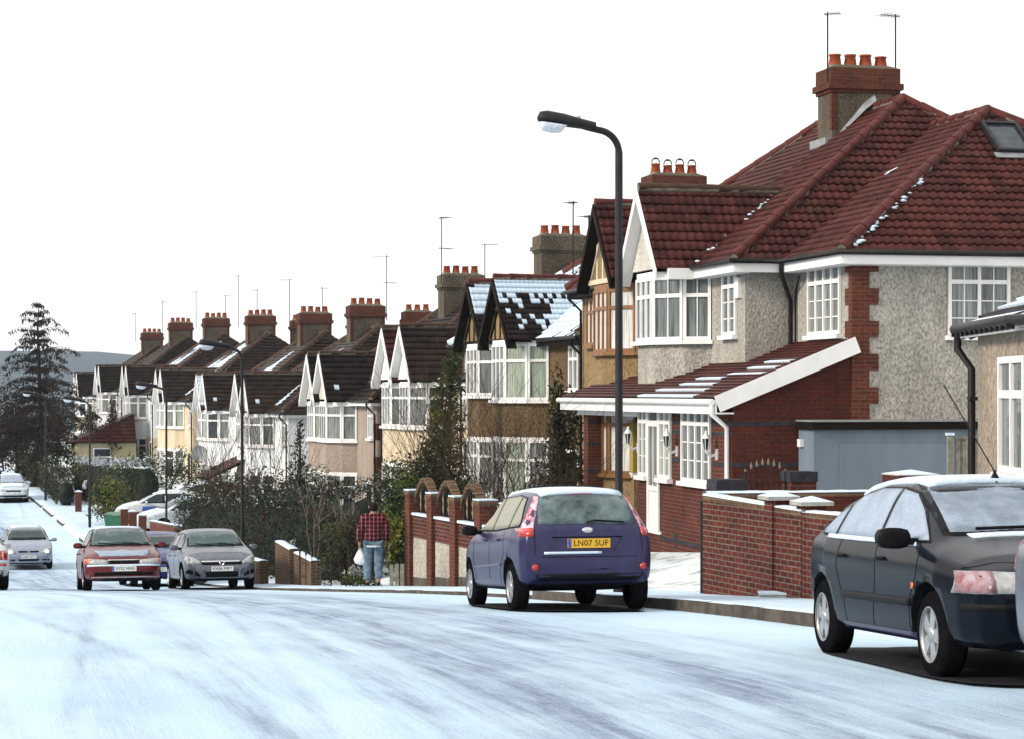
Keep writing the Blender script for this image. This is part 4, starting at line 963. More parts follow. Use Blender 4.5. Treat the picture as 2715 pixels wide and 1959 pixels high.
# ---------------------------------------------------------------- cars (local frame: x forward, y to the car's left, z up; origin on the road under the middle)
def ev(o):
    bpy.context.view_layer.update()
    return o.evaluated_get(bpy.context.evaluated_depsgraph_get())
def interp(tab, x): return lerp_tab(tab, x) if tab[0][0] <= x <= tab[-1][0] else (tab[0][1] if x < tab[0][0] else tab[-1][1])
class Car:
    def __init__(s, name, label, paint, spec, group=None):
        s.sp = spec; s.paint = paint; s.root = thing(name, label, 'car', group=group)
        L = spec['L']; W = spec['W'] / 2; top = spec['top']; belt = spec['belt']; bot = spec['bot']; plan = spec['plan']
        xs = sorted(set([round(-L / 2 + L * (i / 44), 4) for i in range(45)] + [round(x, 4) for x, _ in top] + [round(x, 4) for x, _ in plan]))
        xs = [x for i, x in enumerate(xs) if i == 0 or x - xs[i - 1] > .012]
        rings = []
        for x in xs:
            zt = interp(top, x); zb = interp(bot, x); bl = min(interp(belt, x), zt - .035); w = interp(plan, x) * W
            roof = max(0.0, min(1.0, (zt - bl - .05) / .35))
            wr = w * (1 - (1 - spec.get('tumble', .74)) * roof) * (1 if roof > 0 else 1)
            if roof == 0: wr = w * .90
            wr = w * (.90 + (spec.get('tumble', .74) - .90) * roof)
            zm = zb + (bl - zb) * .55
            half = [(0, zb), (w * .80, zb), (w * .955, zb + .04), (w * .985, zb + .14), (w, zm), (w * .995, bl - .10), (w * .965, bl), (w * .965 + (wr - w * .965) * .5, bl + (zt - .05 - bl) * .52), (wr, max(bl + .012, zt - .055)), (wr * .86, zt - .015), (wr * .5, zt + .005), (0, zt + .012)]
            rings.append([(x, y, z) for y, z in half] + [(x, -y, z) for y, z in half[-2:0:-1]])
        bm = bmesh.new(); n = len(rings[0]); V = [[bm.verts.new(p) for p in r] for r in rings]
        for i in range(len(V) - 1):
            for k in range(n): bm.faces.new((V[i][k], V[i][(k + 1) % n], V[i + 1][(k + 1) % n], V[i + 1][k]))
        for r_ in (V[0][::-1], V[-1]):
            h = len(r_) // 2
            # close each end with a fan of quads between the two halves
            ln = r_
            for k in range(h):
                a, b = ln[k], ln[(k + 1)]; c, d = ln[(n - k - 1) % n], ln[(n - k) % n]
                q = [a, b, c, d]; q = [v for i, v in enumerate(q) if v not in q[:i]]
                if len(q) >= 3:
                    try: bm.faces.new(q)
                    except ValueError: pass
        bmesh.ops.recalc_face_normals(bm, faces=bm.faces)
        me = bpy.data.meshes.new('body'); bm.to_mesh(me); bm.free()
        me.materials.append(paint); me.materials.append(M['black_trim'])
        tmp = bpy.data.objects.new('body', me); COL.objects.link(tmp)
        sd = tmp.modifiers.new('s', 'SUBSURF'); sd.levels = 1; sd.render_levels = 1
        r = spec['wr']; cutters = []
        for ax in spec['axles']:
            for sg in (1, -1):
                cb = MB(); cb.lathe((ax, sg * (W + .1), r - .005), [(0, 0), (r + .055, 0), (r + .055, -sg * .42), (0, -sg * .42)], 'black_trim', 28, axis='y')
                co = cb.build('cutter'); co.data.materials.clear(); co.data.materials.append(paint); co.data.materials.append(M['black_trim'])
                for p in co.data.polygons: p.material_index = 1
                bo = tmp.modifiers.new('b', 'BOOLEAN'); bo.object = co; bo.operation = 'DIFFERENCE'; bo.solver = 'EXACT'; cutters.append(co)
        me2 = bpy.data.meshes.new_from_object(ev(tmp)); me2.name = 'body'
        if max(abs(v.co.y) for v in me2.vertices) > W + .03:
            for m_ in tmp.modifiers:
                if m_.type == 'BOOLEAN': m_.use_self = True
            me2 = bpy.data.meshes.new_from_object(ev(tmp)); me2.name = 'body'
        if max(abs(v.co.y) for v in me2.vertices) > W + .03:
            for m_ in tmp.modifiers:
                if m_.type == 'BOOLEAN': m_.solver = 'FAST'
            me2 = bpy.data.meshes.new_from_object(ev(tmp)); me2.name = 'body'
        bpy.data.objects.remove(tmp)
        for c in cutters: bpy.data.objects.remove(c)
        for p in me2.polygons: p.use_smooth = True
        # lower sills and valance stay painted; underside black
        for p in me2.polygons:
            if p.normal.z < -.9: p.material_index = 1
        s.body = bpy.data.objects.new('body', me2); COL.objects.link(s.body); s.body.parent = s.root
        s.body.modifiers.new('e', 'WEIGHTED_NORMAL')
        s.bvh = BVHTree.FromPolygons([v.co.copy() for v in me2.vertices], [tuple(p.vertices) for p in me2.polygons])
        s.wheels()
    def wheels(s):
        r = s.sp['wr']; W = s.sp['W'] / 2; first = None
        for ax in s.sp['axles']:
            for sg in (1, -1):
                if first is None:
                    mb = MB(); t = .19
                    mb.lathe((0, 0, 0), [(r * .60, -t / 2), (r * .72, -t / 2 - .004), (r * .90, -t / 2 + .004), (r * .985, -t / 2 + .03), (r, -.04), (r, .04), (r * .985, t / 2 - .03), (r * .90, t / 2 - .004), (r * .72, t / 2 + .004), (r * .60, t / 2)], 'rubber', 32, axis='y')
                    wo = mb.build('wheel', s.root)
                    mb = MB(); R0 = r * .66
                    mb.lathe((0, 0, 0), [(R0, t / 2 - .002), (R0 * .93, t / 2 + .006), (R0 * .90, t / 2 - .02), (R0 * .86, -.02)], 'alloy', 28, axis='y')
                    mb.lathe((0, 0, 0), [(0, -.03), (R0 * .9, -.03)], 'black_trim', 24, axis='y')
                    mb.lathe((0, 0, 0), [(0, t / 2 + .0), (.045, t / 2 - .002), (.06, t / 2 - .02), (.06, .0)], 'alloy', 16, axis='y')
                    ns = s.sp.get('spokes', 5)
                    for k in range(ns):
                        a = 2 * math.pi * k / ns; d = Vector((math.cos(a), 0, math.sin(a))); e = Vector((-math.sin(a), 0, math.cos(a)))
                        wi, wo_ = s.sp.get('spw', (.03, .045)); y0 = Vector((0, t / 2 - .012, 0)); y1 = Vector((0, t / 2 - .05, 0))
                        p = [d * .04 - e * wi, d * .04 + e * wi, d * R0 * .92 + e * wo_, d * R0 * .92 - e * wo_]
                        mb.mesh([q + y0 for q in p] + [q + y1 for q in p], [(0, 1, 2, 3), (0, 4, 5, 1), (2, 6, 7, 3), (1, 5, 6, 2), (3, 7, 4, 0)], 'alloy')
                    ri = mb.build('rim', wo); first = wo
                else:
                    wo = first.copy(); COL.objects.link(wo); wo.parent = s.root
                    ri = first.children[0].copy(); COL.objects.link(ri); ri.parent = wo
                wo.location = (ax, sg * (W - .115), r - .012); wo.rotation_euler = (0, random.uniform(0, 6), 0 if sg > 0 else math.pi)
    def decal(s, name, pts, side, mat, off=.006, res=.07, parent=None, thick=.012, label=None):
        """a panel of the outline pts laid on the body as seen from one side: F, B, L, R or T"""
        bm = bmesh.new(); f = bm.faces.new([bm.verts.new((p[0], p[1], 0)) for p in pts])
        for ax in (0, 1):
            lo, hi = min(p[ax] for p in pts), max(p[ax] for p in pts); k = int((hi - lo) / res)
            for i in range(1, k + 1):
                c = lo + (hi - lo) * i / (k + 1); no = Vector((1, 0, 0)) if ax == 0 else Vector((0, 1, 0))
                bmesh.ops.bisect_plane(bm, geom=bm.verts[:] + bm.edges[:] + bm.faces[:], plane_co=no * c, plane_no=no)
        miss = []; hits = []
        for v in bm.verts:
            a, b = v.co.x, v.co.y
            o, d = {'F': ((4, a, b), (-1, 0, 0)), 'B': ((-4, a, b), (1, 0, 0)), 'L': ((a, 3, b), (0, -1, 0)), 'R': ((a, -3, b), (0, 1, 0)), 'T': ((a, b, 4), (0, 0, -1))}[side]
            h, nn, _, _ = s.bvh.ray_cast(Vector(o), Vector(d))
            if h is None: miss.append((v, Vector(o), Vector(d))); continue
            hits.append(h)
            if nn.dot(Vector(d)) > 0: nn = -nn
            v.co = h + nn * off
        ax_ = {'F': 0, 'B': 0, 'L': 1, 'R': 1, 'T': 2}[side]
        for v, o, d in miss:
            q = o.copy(); near = sorted(hits, key=lambda h_: (h_ - Vector([h_[k] if k == ax_ else o[k] for k in range(3)])).length)[:3]
            q[ax_] = sum(h_[ax_] for h_ in near) / len(near); h, nn, _, _ = s.bvh.find_nearest(q)
            if nn.dot(d) > 0: nn = -nn
            v.co = h + nn * off
        me = bpy.data.meshes.new(name); 
        bmesh.ops.recalc_face_normals(bm, faces=bm.faces)
        nrm = sum((f.normal for f in bm.faces), Vector())
        want = {'F': (1, 0, 0), 'B': (-1, 0, 0), 'L': (0, 1, 0), 'R': (0, -1, 0), 'T': (0, 0, 1)}[side]
        if nrm.dot(Vector(want)) < 0: bmesh.ops.reverse_faces(bm, faces=bm.faces)
        bm.to_mesh(me); bm.free(); me.materials.append(M[mat] if isinstance(mat, str) else mat)
        for p in me.polygons: p.use_smooth = True
        o = bpy.data.objects.new(name, me); COL.objects.link(o); o.parent = parent or s.root
        so = o.modifiers.new('t', 'SOLIDIFY'); so.thickness = thick; so.offset = -1
        if label: o['label'] = label
        return o
    def both(s, name, pts, mat, **k): return s.decal(name, pts, 'L', mat, **k), s.decal(name, pts, 'R', mat, **k)
    def sym(s, name, pts, side, mat, **k): return s.decal(name, pts, side, mat, **k), s.decal(name, [(-a, b) for a, b in pts], side, mat, **k)
    def line(s, pts, side, w=.008, mat='ink', name='door_seam', parent=None, off=.004):
        mb = MB(); q = []
        for i in range(len(pts) - 1):
            for k in range(7):
                t = k / 7; q.append((pts[i][0] + (pts[i + 1][0] - pts[i][0]) * t, pts[i][1] + (pts[i + 1][1] - pts[i][1]) * t))
        q.append(pts[-1]); P_ = []
        for a, b in q:
            o, d = {'F': (Vector((4, a, b)), Vector((-1, 0, 0))), 'B': (Vector((-4, a, b)), Vector((1, 0, 0))), 'L': (Vector((a, 3, b)), Vector((0, -1, 0))), 'R': (Vector((a, -3, b)), Vector((0, 1, 0))), 'T': (Vector((a, b, 4)), Vector((0, 0, -1)))}[side]
            h, nn, _, _ = s.bvh.ray_cast(o, d)
            if h is not None: P_.append(h + (nn if nn.dot(d) < 0 else -nn) * off * .2)
        if len(P_) > 1:
            mb.tube(P_, w * .42, mat, 5); return mb.build(name, parent or s.body)
    def plate(s, txt, side, z, mat, y=0.0, strip=True, w=.52, h=.111):
        x = s.bvh.ray_cast(Vector((4 if side == 'F' else -4, y, z)), Vector((-1 if side == 'F' else 1, 0, 0)))[0].x
        sg = 1 if side == 'F' else -1; x += sg * .015
        mb = MB(); mb.box((x - .01, y - w / 2, z - h / 2), (x + .008, y + w / 2, z + h / 2), mat); o = mb.build('number_plate', s.root)
        ax = sg * (x + 0)
        # text frame: reader's right is -y seen from the front, +y seen from behind... build the matrix explicitly
        X = Vector((0, sg, 0)); Y = Vector((0, 0, 1)); Zv = X.cross(Y)
        if side == 'F': X = Vector((0, 1, 0)); Zv = Vector((1, 0, 0))
        else: X = Vector((0, -1, 0)); Zv = Vector((-1, 0, 0))
        m4 = Matrix.Translation(Vector((x + sg * .010, y, z)) + X * (.022 if strip else 0)) @ Matrix((X, Y, Zv)).transposed().to_4x4()
        text_mesh('lettering', txt, .098, 'ink', o, m4, .002, w - (.10 if strip else .05))
        if strip:
            mb = MB(); c = Vector((x + sg * .0085, y, z)) - X * (w / 2 - .022); mb.box(c + Vector((-.003, -.021, -h / 2 + .004)), c + Vector((.003, .021, h / 2 - .004)), 'plate_b'); mb.build('plate_strip', o)
        return o
    def mirror(s, x, z, mat, w=.20, h=.13):
        for sg in (1, -1):
            hit = s.bvh.ray_cast(Vector((x, sg * 3, z - .02)), Vector((0, -sg, 0)))[0]
            y0 = hit.y; bm = bmesh.new(); bmesh.ops.create_cube(bm, size=1); bmesh.ops.subdivide_edges(bm, edges=bm.edges, cuts=3, use_grid_fill=True)
            for v in bm.verts:
                c = v.co * 2; l = 1 + .25 * 0; n3 = Vector((c.x * math.sqrt(max(.1, 1 - c.y * c.y / 3.2)), c.y * math.sqrt(max(.1, 1 - c.z * c.z / 3)), c.z * math.sqrt(max(.1, 1 - c.y * c.y / 2.6))))
                v.co = Vector((n3.x * .055 + x, y0 + sg * (.06 + w / 2) + sg * n3.y * w / 2, z + n3.z * h / 2))
            me = bpy.data.meshes.new('wing_mirror'); bm.to_mesh(me); bm.free(); me.materials.append(M[mat] if isinstance(mat, str) else mat)
            for p in me.polygons: p.use_smooth = True
            o = bpy.data.objects.new('wing_mirror', me); COL.objects.link(o); o.parent = s.root
            mb = MB(); mb.bar((x, y0 - sg * .03, z - .03), (x, y0 + sg * .08, z - .02), .05, .05, 'black_trim'); mb.build('mirror_arm', o)
    def handle(s, x, z, mat='black_trim'):
        for sg in (1, -1):
            hit = s.bvh.ray_cast(Vector((x, sg * 3, z)), Vector((0, -sg, 0)))[0]
            mb = MB(); mb.tube([hit + Vector((-.08, 0, 0)), hit + Vector((-.05, sg * .03, 0)), hit + Vector((.05, sg * .03, 0)), hit + Vector((.08, 0, 0))], .014, mat, 6); mb.build('door_handle', s.body)
    def wiper(s, pts, side, off=.02):
        P_ = []
        for a, b in pts:
            o, d = {'F': (Vector((4, a, b)), Vector((-1, 0, 0))), 'B': (Vector((-4, a, b)), Vector((1, 0, 0)))}[side]
            P_.append(s.bvh.ray_cast(o, d)[0] + Vector((.02 if side == 'F' else -.02, 0, .012)))
        mb = MB(); mb.tube(P_, .011, 'black_trim', 5); mb.build('wiper', s.root)
    def snowcap(s, pts, thick=.03, mat='snow', name='roof_snow', res=.12):
        o = s.decal(name, pts, 'T', mat, off=thick, res=res, thick=thick + .02); return o
    def place(s, x, y, head, dz=0.0, bare=True):  # bare lays the painted shade patch beneath the car
        """heading in degrees anticlockwise from straight ahead (+Y)"""
        f = Vector((-math.sin(R(head)), math.cos(R(head)), 0)); h = 1.25
        za, zb = gz(y + f.y * h) , gz(y - f.y * h)
        fw = Vector((f.x * 2 * h, f.y * 2 * h, za - zb)).normalized(); up0 = Vector((0, 0, 1)); lf = up0.cross(fw).normalized(); up = fw.cross(lf)
        m = Matrix((fw, lf, up)).transposed()
        s.root.rotation_euler = m.to_euler(); s.root.location = (x, y, (za + zb) / 2 + .012 + dz)
        if bare and x - kerbx(y) < 0: shade_patch(x, y, head, s.sp['L'] * .97, s.sp['W'] * 1.03, int(y))
PAINT = dict(
 violet=m_paint('dusty violet blue paint', (.026, .025, .078), .08, .25, .28),
 black=m_paint('black car paint', (.003, .005, .010), .06, .0, .18, .0, .08),
 maroon=m_paint('maroon car paint', (.10, .006, .010), .05, .0, .25),
 silver=m_paint('silver car paint', (.12, .135, .17), .04, .3, .25),
 silver_blue=m_paint('bluish silver car paint', (.24, .28, .36), .25, .4, .3),
 blue=m_paint('dark blue car paint', (.018, .035, .16), .2, .4, .3),
 white=m_paint('white car paint', (.52, .56, .58), .3, 0, .35),
 white2=m_paint('snowy white car paint', (.46, .52, .56), .9, 0, .5),
)
M['lens_pinkish'] = m_glass('dull orange indicator lens under frost', (.22, .05, .05), .8, (.40, .34, .38), 12, .3, .6, .2)
M['frost_side'] = m_glass('frost covered side glass', (.17, .22, .28), .95, (.31, .38, .48), 5, .25, .55, .25)
M['frost_front'] = m_glass('frost covered windscreen', (.08, .11, .14), .95, (.27, .34, .43), 3, .30, .62, .3)
M['frost_rear'] = m_glass('patchy frosted rear glass', (.02, .035, .045), .8, (.20, .28, .28), 3.2, .34, .66, .22)
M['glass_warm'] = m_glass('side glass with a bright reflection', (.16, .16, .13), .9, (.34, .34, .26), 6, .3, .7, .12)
M['glass'] = m_glass('dark car glass', (.010, .022, .026))
M['glass_teal'] = m_glass('teal windscreen with frost patches', (.018, .05, .055), .7, (.22, .32, .35), 1.8, .52, .72, .08)

SP_SUPERMINI = dict(L=3.92, W=1.70, wr=.30, axles=(1.20, -1.29), spokes=7, spw=(.022, .03), tumble=.70,
  top=[(-1.96, .55), (-1.945, .66), (-1.90, .93), (-1.86, 1.02), (-1.70, 1.30), (-1.60, 1.39), (-1.40, 1.435), (-.8, 1.465), (-.1, 1.455), (.25, 1.39), (.62, 1.20), (1.02, .99), (1.2, .95), (1.6, .84), (1.82, .70), (1.93, .55), (1.96, .45)],
  belt=[(-1.96, .9), (-1.5, .96), (0, .92), (1.0, .90), (1.96, .7)], bot=[(-1.96, .40), (-1.8, .30), (-1.0, .22), (1.3, .22), (1.8, .24), (1.96, .33)],
  plan=[(-1.96, .80), (-1.90, .90), (-1.75, .96), (-1.3, 1.0), (1.2, 1.0), (1.6, .95), (1.82, .84), (1.93, .66), (1.96, .55)])
SP_HATCH = dict(L=4.20, W=1.70, wr=.305, axles=(1.17, -1.44), spokes=5, spw=(.04, .06), tumble=.72,
  top=[(-2.10, .60), (-2.08, .72), (-2.02, .92), (-1.95, .99), (-1.70, 1.08), (-1.35, 1.24), (-.95, 1.335), (-.5, 1.375), (.05, 1.37), (.35, 1.32), (.7, 1.16), (1.06, .97), (1.2, .945), (1.7, .86), (1.95, .76), (2.06, .62), (2.10, .5)],
  belt=[(-2.1, .9), (-1.6, .93), (0, .885), (1.0, .87), (2.1, .72)], bot=[(-2.10, .40), (-1.9, .29), (-1.0, .20), (1.3, .20), (1.95, .22), (2.10, .30)],
  plan=[(-2.10, .72), (-2.03, .87), (-1.85, .95), (-1.35, 1.0), (1.3, 1.0), (1.7, .96), (1.95, .88), (2.06, .76), (2.10, .66)])
SP_SALOON = dict(L=4.50, W=1.72, wr=.31, axles=(1.35, -1.30), spokes=6, tumble=.70,
  top=[(-2.25, .60), (-2.2, .85), (-2.1, .98), (-1.75, 1.03), (-1.45, 1.10), (-1.0, 1.35), (-.5, 1.42), (.05, 1.41), (.35, 1.35), (.7, 1.18), (1.1, .98), (1.3, .945), (1.8, .84), (2.08, .72), (2.2, .58), (2.25, .48)],
  belt=[(-2.25, .9), (0, .90), (1.1, .88), (2.25, .7)], bot=[(-2.25, .38), (-2.0, .27), (-1, .2), (1.3, .2), (2.05, .2), (2.25, .28)],
  plan=[(-2.25, .74), (-2.1, .92), (-1.5, 1.0), (1.4, 1.0), (1.8, .96), (2.08, .87), (2.2, .74), (2.25, .62)])
SP_COMPACT = dict(L=4.25, W=1.75, wr=.31, axles=(1.30, -1.31), spokes=8, spw=(.02, .026), tumble=.72,
  top=[(-2.125, .60), (-2.09, .88), (-2.0, 1.05), (-1.75, 1.3), (-1.4, 1.42), (-.7, 1.465), (0, 1.455), (.35, 1.38), (.75, 1.18), (1.12, 1.01), (1.35, .97), (1.75, .87), (1.98, .74), (2.09, .6), (2.125, .48)],
  belt=[(-2.125, .96), (0, .93), (1.1, .92), (2.125, .72)], bot=[(-2.125, .36), (-1.9, .27), (-1, .2), (1.3, .2), (1.9, .2), (2.125, .26)],
  plan=[(-2.125, .76), (-2.0, .92), (-1.5, 1.0), (1.3, 1.0), (1.7, .96), (1.95, .88), (2.08, .77), (2.125, .68)])

def side_glass(c, mat, outline, pillars, trim='black_trim'):
    """outline: closed polygon (x,z); pillars: x positions where it is split"""
    for sd in 'LR':
        c.decal('window_trim', outline, sd, trim, off=.003, thick=.008)
    cuts = [-9] + sorted(pillars) + [9]
    for i in range(len(cuts) - 1):
        a, b = cuts[i] + .035, cuts[i + 1] - .035
        bm = bmesh.new(); cx = sum(p[0] for p in outline) / len(outline); cz = sum(p[1] for p in outline) / len(outline)
        bm.faces.new([bm.verts.new((cx + (p[0] - cx) * .965, cz + (p[1] - cz) * .91, 0)) for p in outline])
        for co, no in ((a, -1), (b, 1)):
            bmesh.ops.bisect_plane(bm, geom=bm.verts[:] + bm.edges[:] + bm.faces[:], plane_co=(co, 0, 0), plane_no=(no, 0, 0), clear_outer=True)
        if bm.faces:
            bm.faces.ensure_lookup_table(); pts = [(v.co.x, v.co.y) for v in bm.faces[0].verts]
            for sd in 'LR': c.decal('side_window', pts, sd, mat, off=.007, thick=.008)
        bm.free()

# --- the violet hatchback seen from behind
c = Car('parked_hatchback', 'violet blue hatchback seen from behind with snowy roof and yellow number plate', PAINT['violet'], SP_SUPERMINI)
side_glass(c, 'glass_warm', [(.95, .97), (.50, 1.19), (.22, 1.33), (-.1, 1.385), (-.9, 1.40), (-1.35, 1.36), (-1.60, 1.05), (-1.58, 1.0), (-.4, .96)], (-.18, -1.12))
c.decal('rear_window', [(-.60, 1.03), (.60, 1.03), (.55, 1.34), (.50, 1.375), (-.50, 1.375), (-.55, 1.34)], 'B', 'frost_rear', off=.006)
c.decal('brake_light', [(-.14, 1.392), (.14, 1.392), (.13, 1.42), (-.13, 1.42)], 'B', 'lens_red', off=.008)
for sg in (1, -1):
    tl = c.decal('tail_light', [(sg * .80, .90), (sg * .665, .90), (sg * .645, 1.03), (sg * .585, 1.2), (sg * .525, 1.36), (sg * .555, 1.375), (sg * .655, 1.2), (sg * .745, 1.03)][::sg], 'B', 'lens_pink', off=.010)
    c.decal('brake_lens', [(sg * .80, .885), (sg * .665, .885), (sg * .66, .985), (sg * .79, .985)][::sg], 'B', 'lens_red', off=.014)
    mb = MB(); x_ = c.bvh.ray_cast(Vector((-4, sg * .66, .50)), Vector((1, 0, 0)))[0].x
    mb.lathe((0, 0, 0), [(0, .02), (.032, .014), (.042, 0), (.042, -.03)], 'lens_red', 16); f = mb.build('fog_light', c.root); f.location = (x_, sg * .66, .52); f.rotation_euler = (0, R(-90), 0)
c.line([(-.66, .68), (-.645, 1.02)], 'B', .009); c.line([(.66, .68), (.645, 1.02)], 'B', .009); c.line([(-.82, .64), (.82, .64)], 'B', .010)
c.line([(-.42, .875), (-.30, .70)], 'B', .008); c.line([(-.42, .875), (.44, .875)], 'B', .018)
c.decal('bumper_snow', [(-.15, .672), (.55, .672), (.55, .700), (-.15, .700)][::-1], 'B', 'snow', off=.022, thick=.02)
c.decal('lower_valance', [(-.62, .36), (.62, .36), (.66, .44), (-.66, .44)], 'B', 'black_trim', off=.004)
c.plate('LN07 SUF', 'B', .80, 'plate_y'); 
xb = c.bvh.ray_cast(Vector((-4, 0, .95)), Vector((1, 0, 0)))[0].x
mb = MB(); mb.lathe((0, 0, 0), [(0, .012), (.05, .010), (.062, 0), (.062, -.02)], 'chrome', 20); o = mb.build('oval_badge', c.root); o.location = (xb, 0, .955); o.rotation_euler = (R(0), R(-90), 0); o.scale = (.62, 1.15, 1)
mtx = Matrix.Translation(Vector((xb + .012, .52, .895))) @ Matrix((Vector((0, -1, 0)), Vector((0, 0, 1)), Vector((-1, 0, 0)))).transposed().to_4x4()
text_mesh('lettering', 'FIESTA', .05, 'chrome', c.body, mtx, .006, .19)
c.wiper([(0, 1.035), (-.10, 1.06), (-.46, 1.035)], 'B')
for xx in (.18, -.62): c.handle(xx - .05, .86, PAINT['violet'])
c.both and [c.line(p, sd, .006) for sd in 'LR' for p in ([(.85, .93), (.84, .60), (.70, .30)], [(-.16, .94), (-.16, .30)], [(-.95, .95), (-1.02, .70), (-.80, .45), (-.78, .30)])]
c.both('side_strip', [(.75, .50), (-.85, .54), (-.85, .565), (.75, .525)], PAINT['violet'], off=.012)
c.mirror(.62, .98, 'black_trim')
c.snowcap([(.15, .52), (.15, -.52), (-1.58, -.50), (-1.58, .50)], .03)
HF = 12.3; fwd = Vector((-math.sin(R(HF)), math.cos(R(HF)), 0))
rc = Vector((.79, 27.5, 0)); cc = rc + fwd * 1.29; c.place(cc.x, cc.y, HF); FIESTA = c

# --- the black car at the right, frost on all its glass
c = Car('parked_car', 'black five door car with frosted windows at the right', PAINT['black'], SP_HATCH)
side_glass(c, 'frost_side', [(1.02, .92), (.60, 1.15), (.33, 1.28), (.0, 1.325), (-.5, 1.33), (-.95, 1.27), (-1.35, 1.12), (-1.58, .99), (-1.55, .955), (-.3, .925)], (-.02, -1.13))
c.decal('windscreen', [(-.60, .995), (.60, .995), (.53, 1.30), (.48, 1.335), (-.48, 1.335), (-.53, 1.30)], 'F', 'frost_front', off=.006)
c.decal('windscreen_surround', [(-.66, .97), (.66, .97), (.575, 1.34), (.5, 1.362), (-.5, 1.362), (-.575, 1.34)], 'F', 'black_trim', off=.002, thick=.006)
for sg in (1, -1):
    hl = c.decal('headlight', [(sg * .82, .60), (sg * .36, .60), (sg * .36, .715), (sg * .50, .735), (sg * .80, .745)][::-sg], 'F', 'lens_clear', off=.012)
    c.decal('indicator', [(sg * .815, .605), (sg * .655, .605), (sg * .655, .735), (sg * .80, .74)][::-sg], 'F', M['lens_pinkish'], off=.018)
    c.decal('side_repeater', [(.90, .60), (.86, .60), (.86, .645), (.90, .645)], 'L' if sg > 0 else 'R', 'lens_amber', off=.01)
c.decal('bumper_strip', [(-.80, .49), (.80, .49), (.80, .535), (-.80, .535)], 'F', 'black_trim', off=.014)
c.decal('grille', [(-.30, .62), (.30, .62), (.30, .70), (-.30, .70)], 'F', 'black_trim', off=.006)
c.decal('air_intake', [(-.42, .27), (.42, .27), (.44, .38), (-.44, .38)], 'F', 'ink', off=.004)
c.line([(-.78, .765), (-.60, .80), (.60, .80), (.78, .765)], 'F', .009); 
for sd in 'LR':
    for p in ([(.96, .88), (.94, .70), (.78, .50), (.76, .28)], [(-.02, .92), (.0, .60), (-.05, .45), (-.10, .28)], [(-.93, .92), (-1.0, .72), (-.80, .45), (-.78, .28)]): c.line(p, sd, .006)
c.both('side_strip', [(.95, .475), (-.85, .475), (-.85, .53), (.95, .53)], 'black_trim', off=.014)
c.both('sill_strip', [(.88, .24), (-.92, .24), (-.92, .29), (.88, .29)], PAINT['violet'], off=.012)
for xx in (.12, -.85): c.handle(xx, .80)
c.mirror(.78, .955, 'black_trim', .24, .15)
c.wiper([(.30, 1.005), (-.05, 1.02), (-.42, 1.01)], 'F')
c.snowcap([(.25, .50), (.25, -.50), (-.55, -.54), (-1.25, -.52), (-1.25, .52), (-.55, .54)], .035)
c.snowcap([(1.12, .48), (1.12, -.48), (1.04, -.50), (1.04, .50)], .01, name='scuttle_snow')
for sd in 'LR': c.decal('window_snow', [(.85, .895), (-1.3, .93), (-1.3, .96), (.80, .925)], sd, 'snow', off=.016, thick=.015)
tp = c.bvh.ray_cast(Vector((.22, .02, 4)), Vector((0, 0, -1)))[0]
mb = MB(); mb.lathe(tp, [(.035, 0), (.03, .04), (.012, .07), (.012, .09)], 'black_trim', 10); mb.tube([tp + Vector((0, 0, .08)), tp + Vector((-.52, -.20, .75))], .005, 'black_trim', 5); mb.build('radio_aerial', c.root)
mb = MB(); mb.obox((-2.06, -.62, .96), (.16, 0, .05), (0, 1.24, 0), (-.02, 0, .035), PAINT['black']); mb.build('spoiler', c.root)
HB = 180 + 8.5; fwd = Vector((-math.sin(R(HB)), math.cos(R(HB)), 0)); lf = Vector((-fwd.y, fwd.x, 0))
fr = Vector((2.92, 15.65, 0)); cc = fr - fwd * 1.17 + lf * .80; c.place(cc.x, cc.y, HB)

# --- silver car whose corner peeps in at the right edge
c = Car('parked_car', 'silver car cut off by the right edge in front of the black car', PAINT['silver'], SP_COMPACT)
side_glass(c, 'frost_side', [(1.0, .97), (.62, 1.19), (.3, 1.35), (-.1, 1.385), (-.9, 1.38), (-1.4, 1.3), (-1.75, 1.06), (-.3, .97)], (-.1, -1.1))
c.sym('tail_light', [(.80, .80), (.66, .80), (.66, 1.02), (.76, 1.02)], 'B', 'lens_pinkish')
c.decal('rear_window', [(-.58, 1.06), (.58, 1.06), (.5, 1.34), (-.5, 1.34)], 'B', 'frost_rear')
c.mirror(.7, 1.0, PAINT['silver'])
fwd = Vector((-math.sin(R(188)), math.cos(R(188)), 0)); c.place(4.18, 12.1, 188)

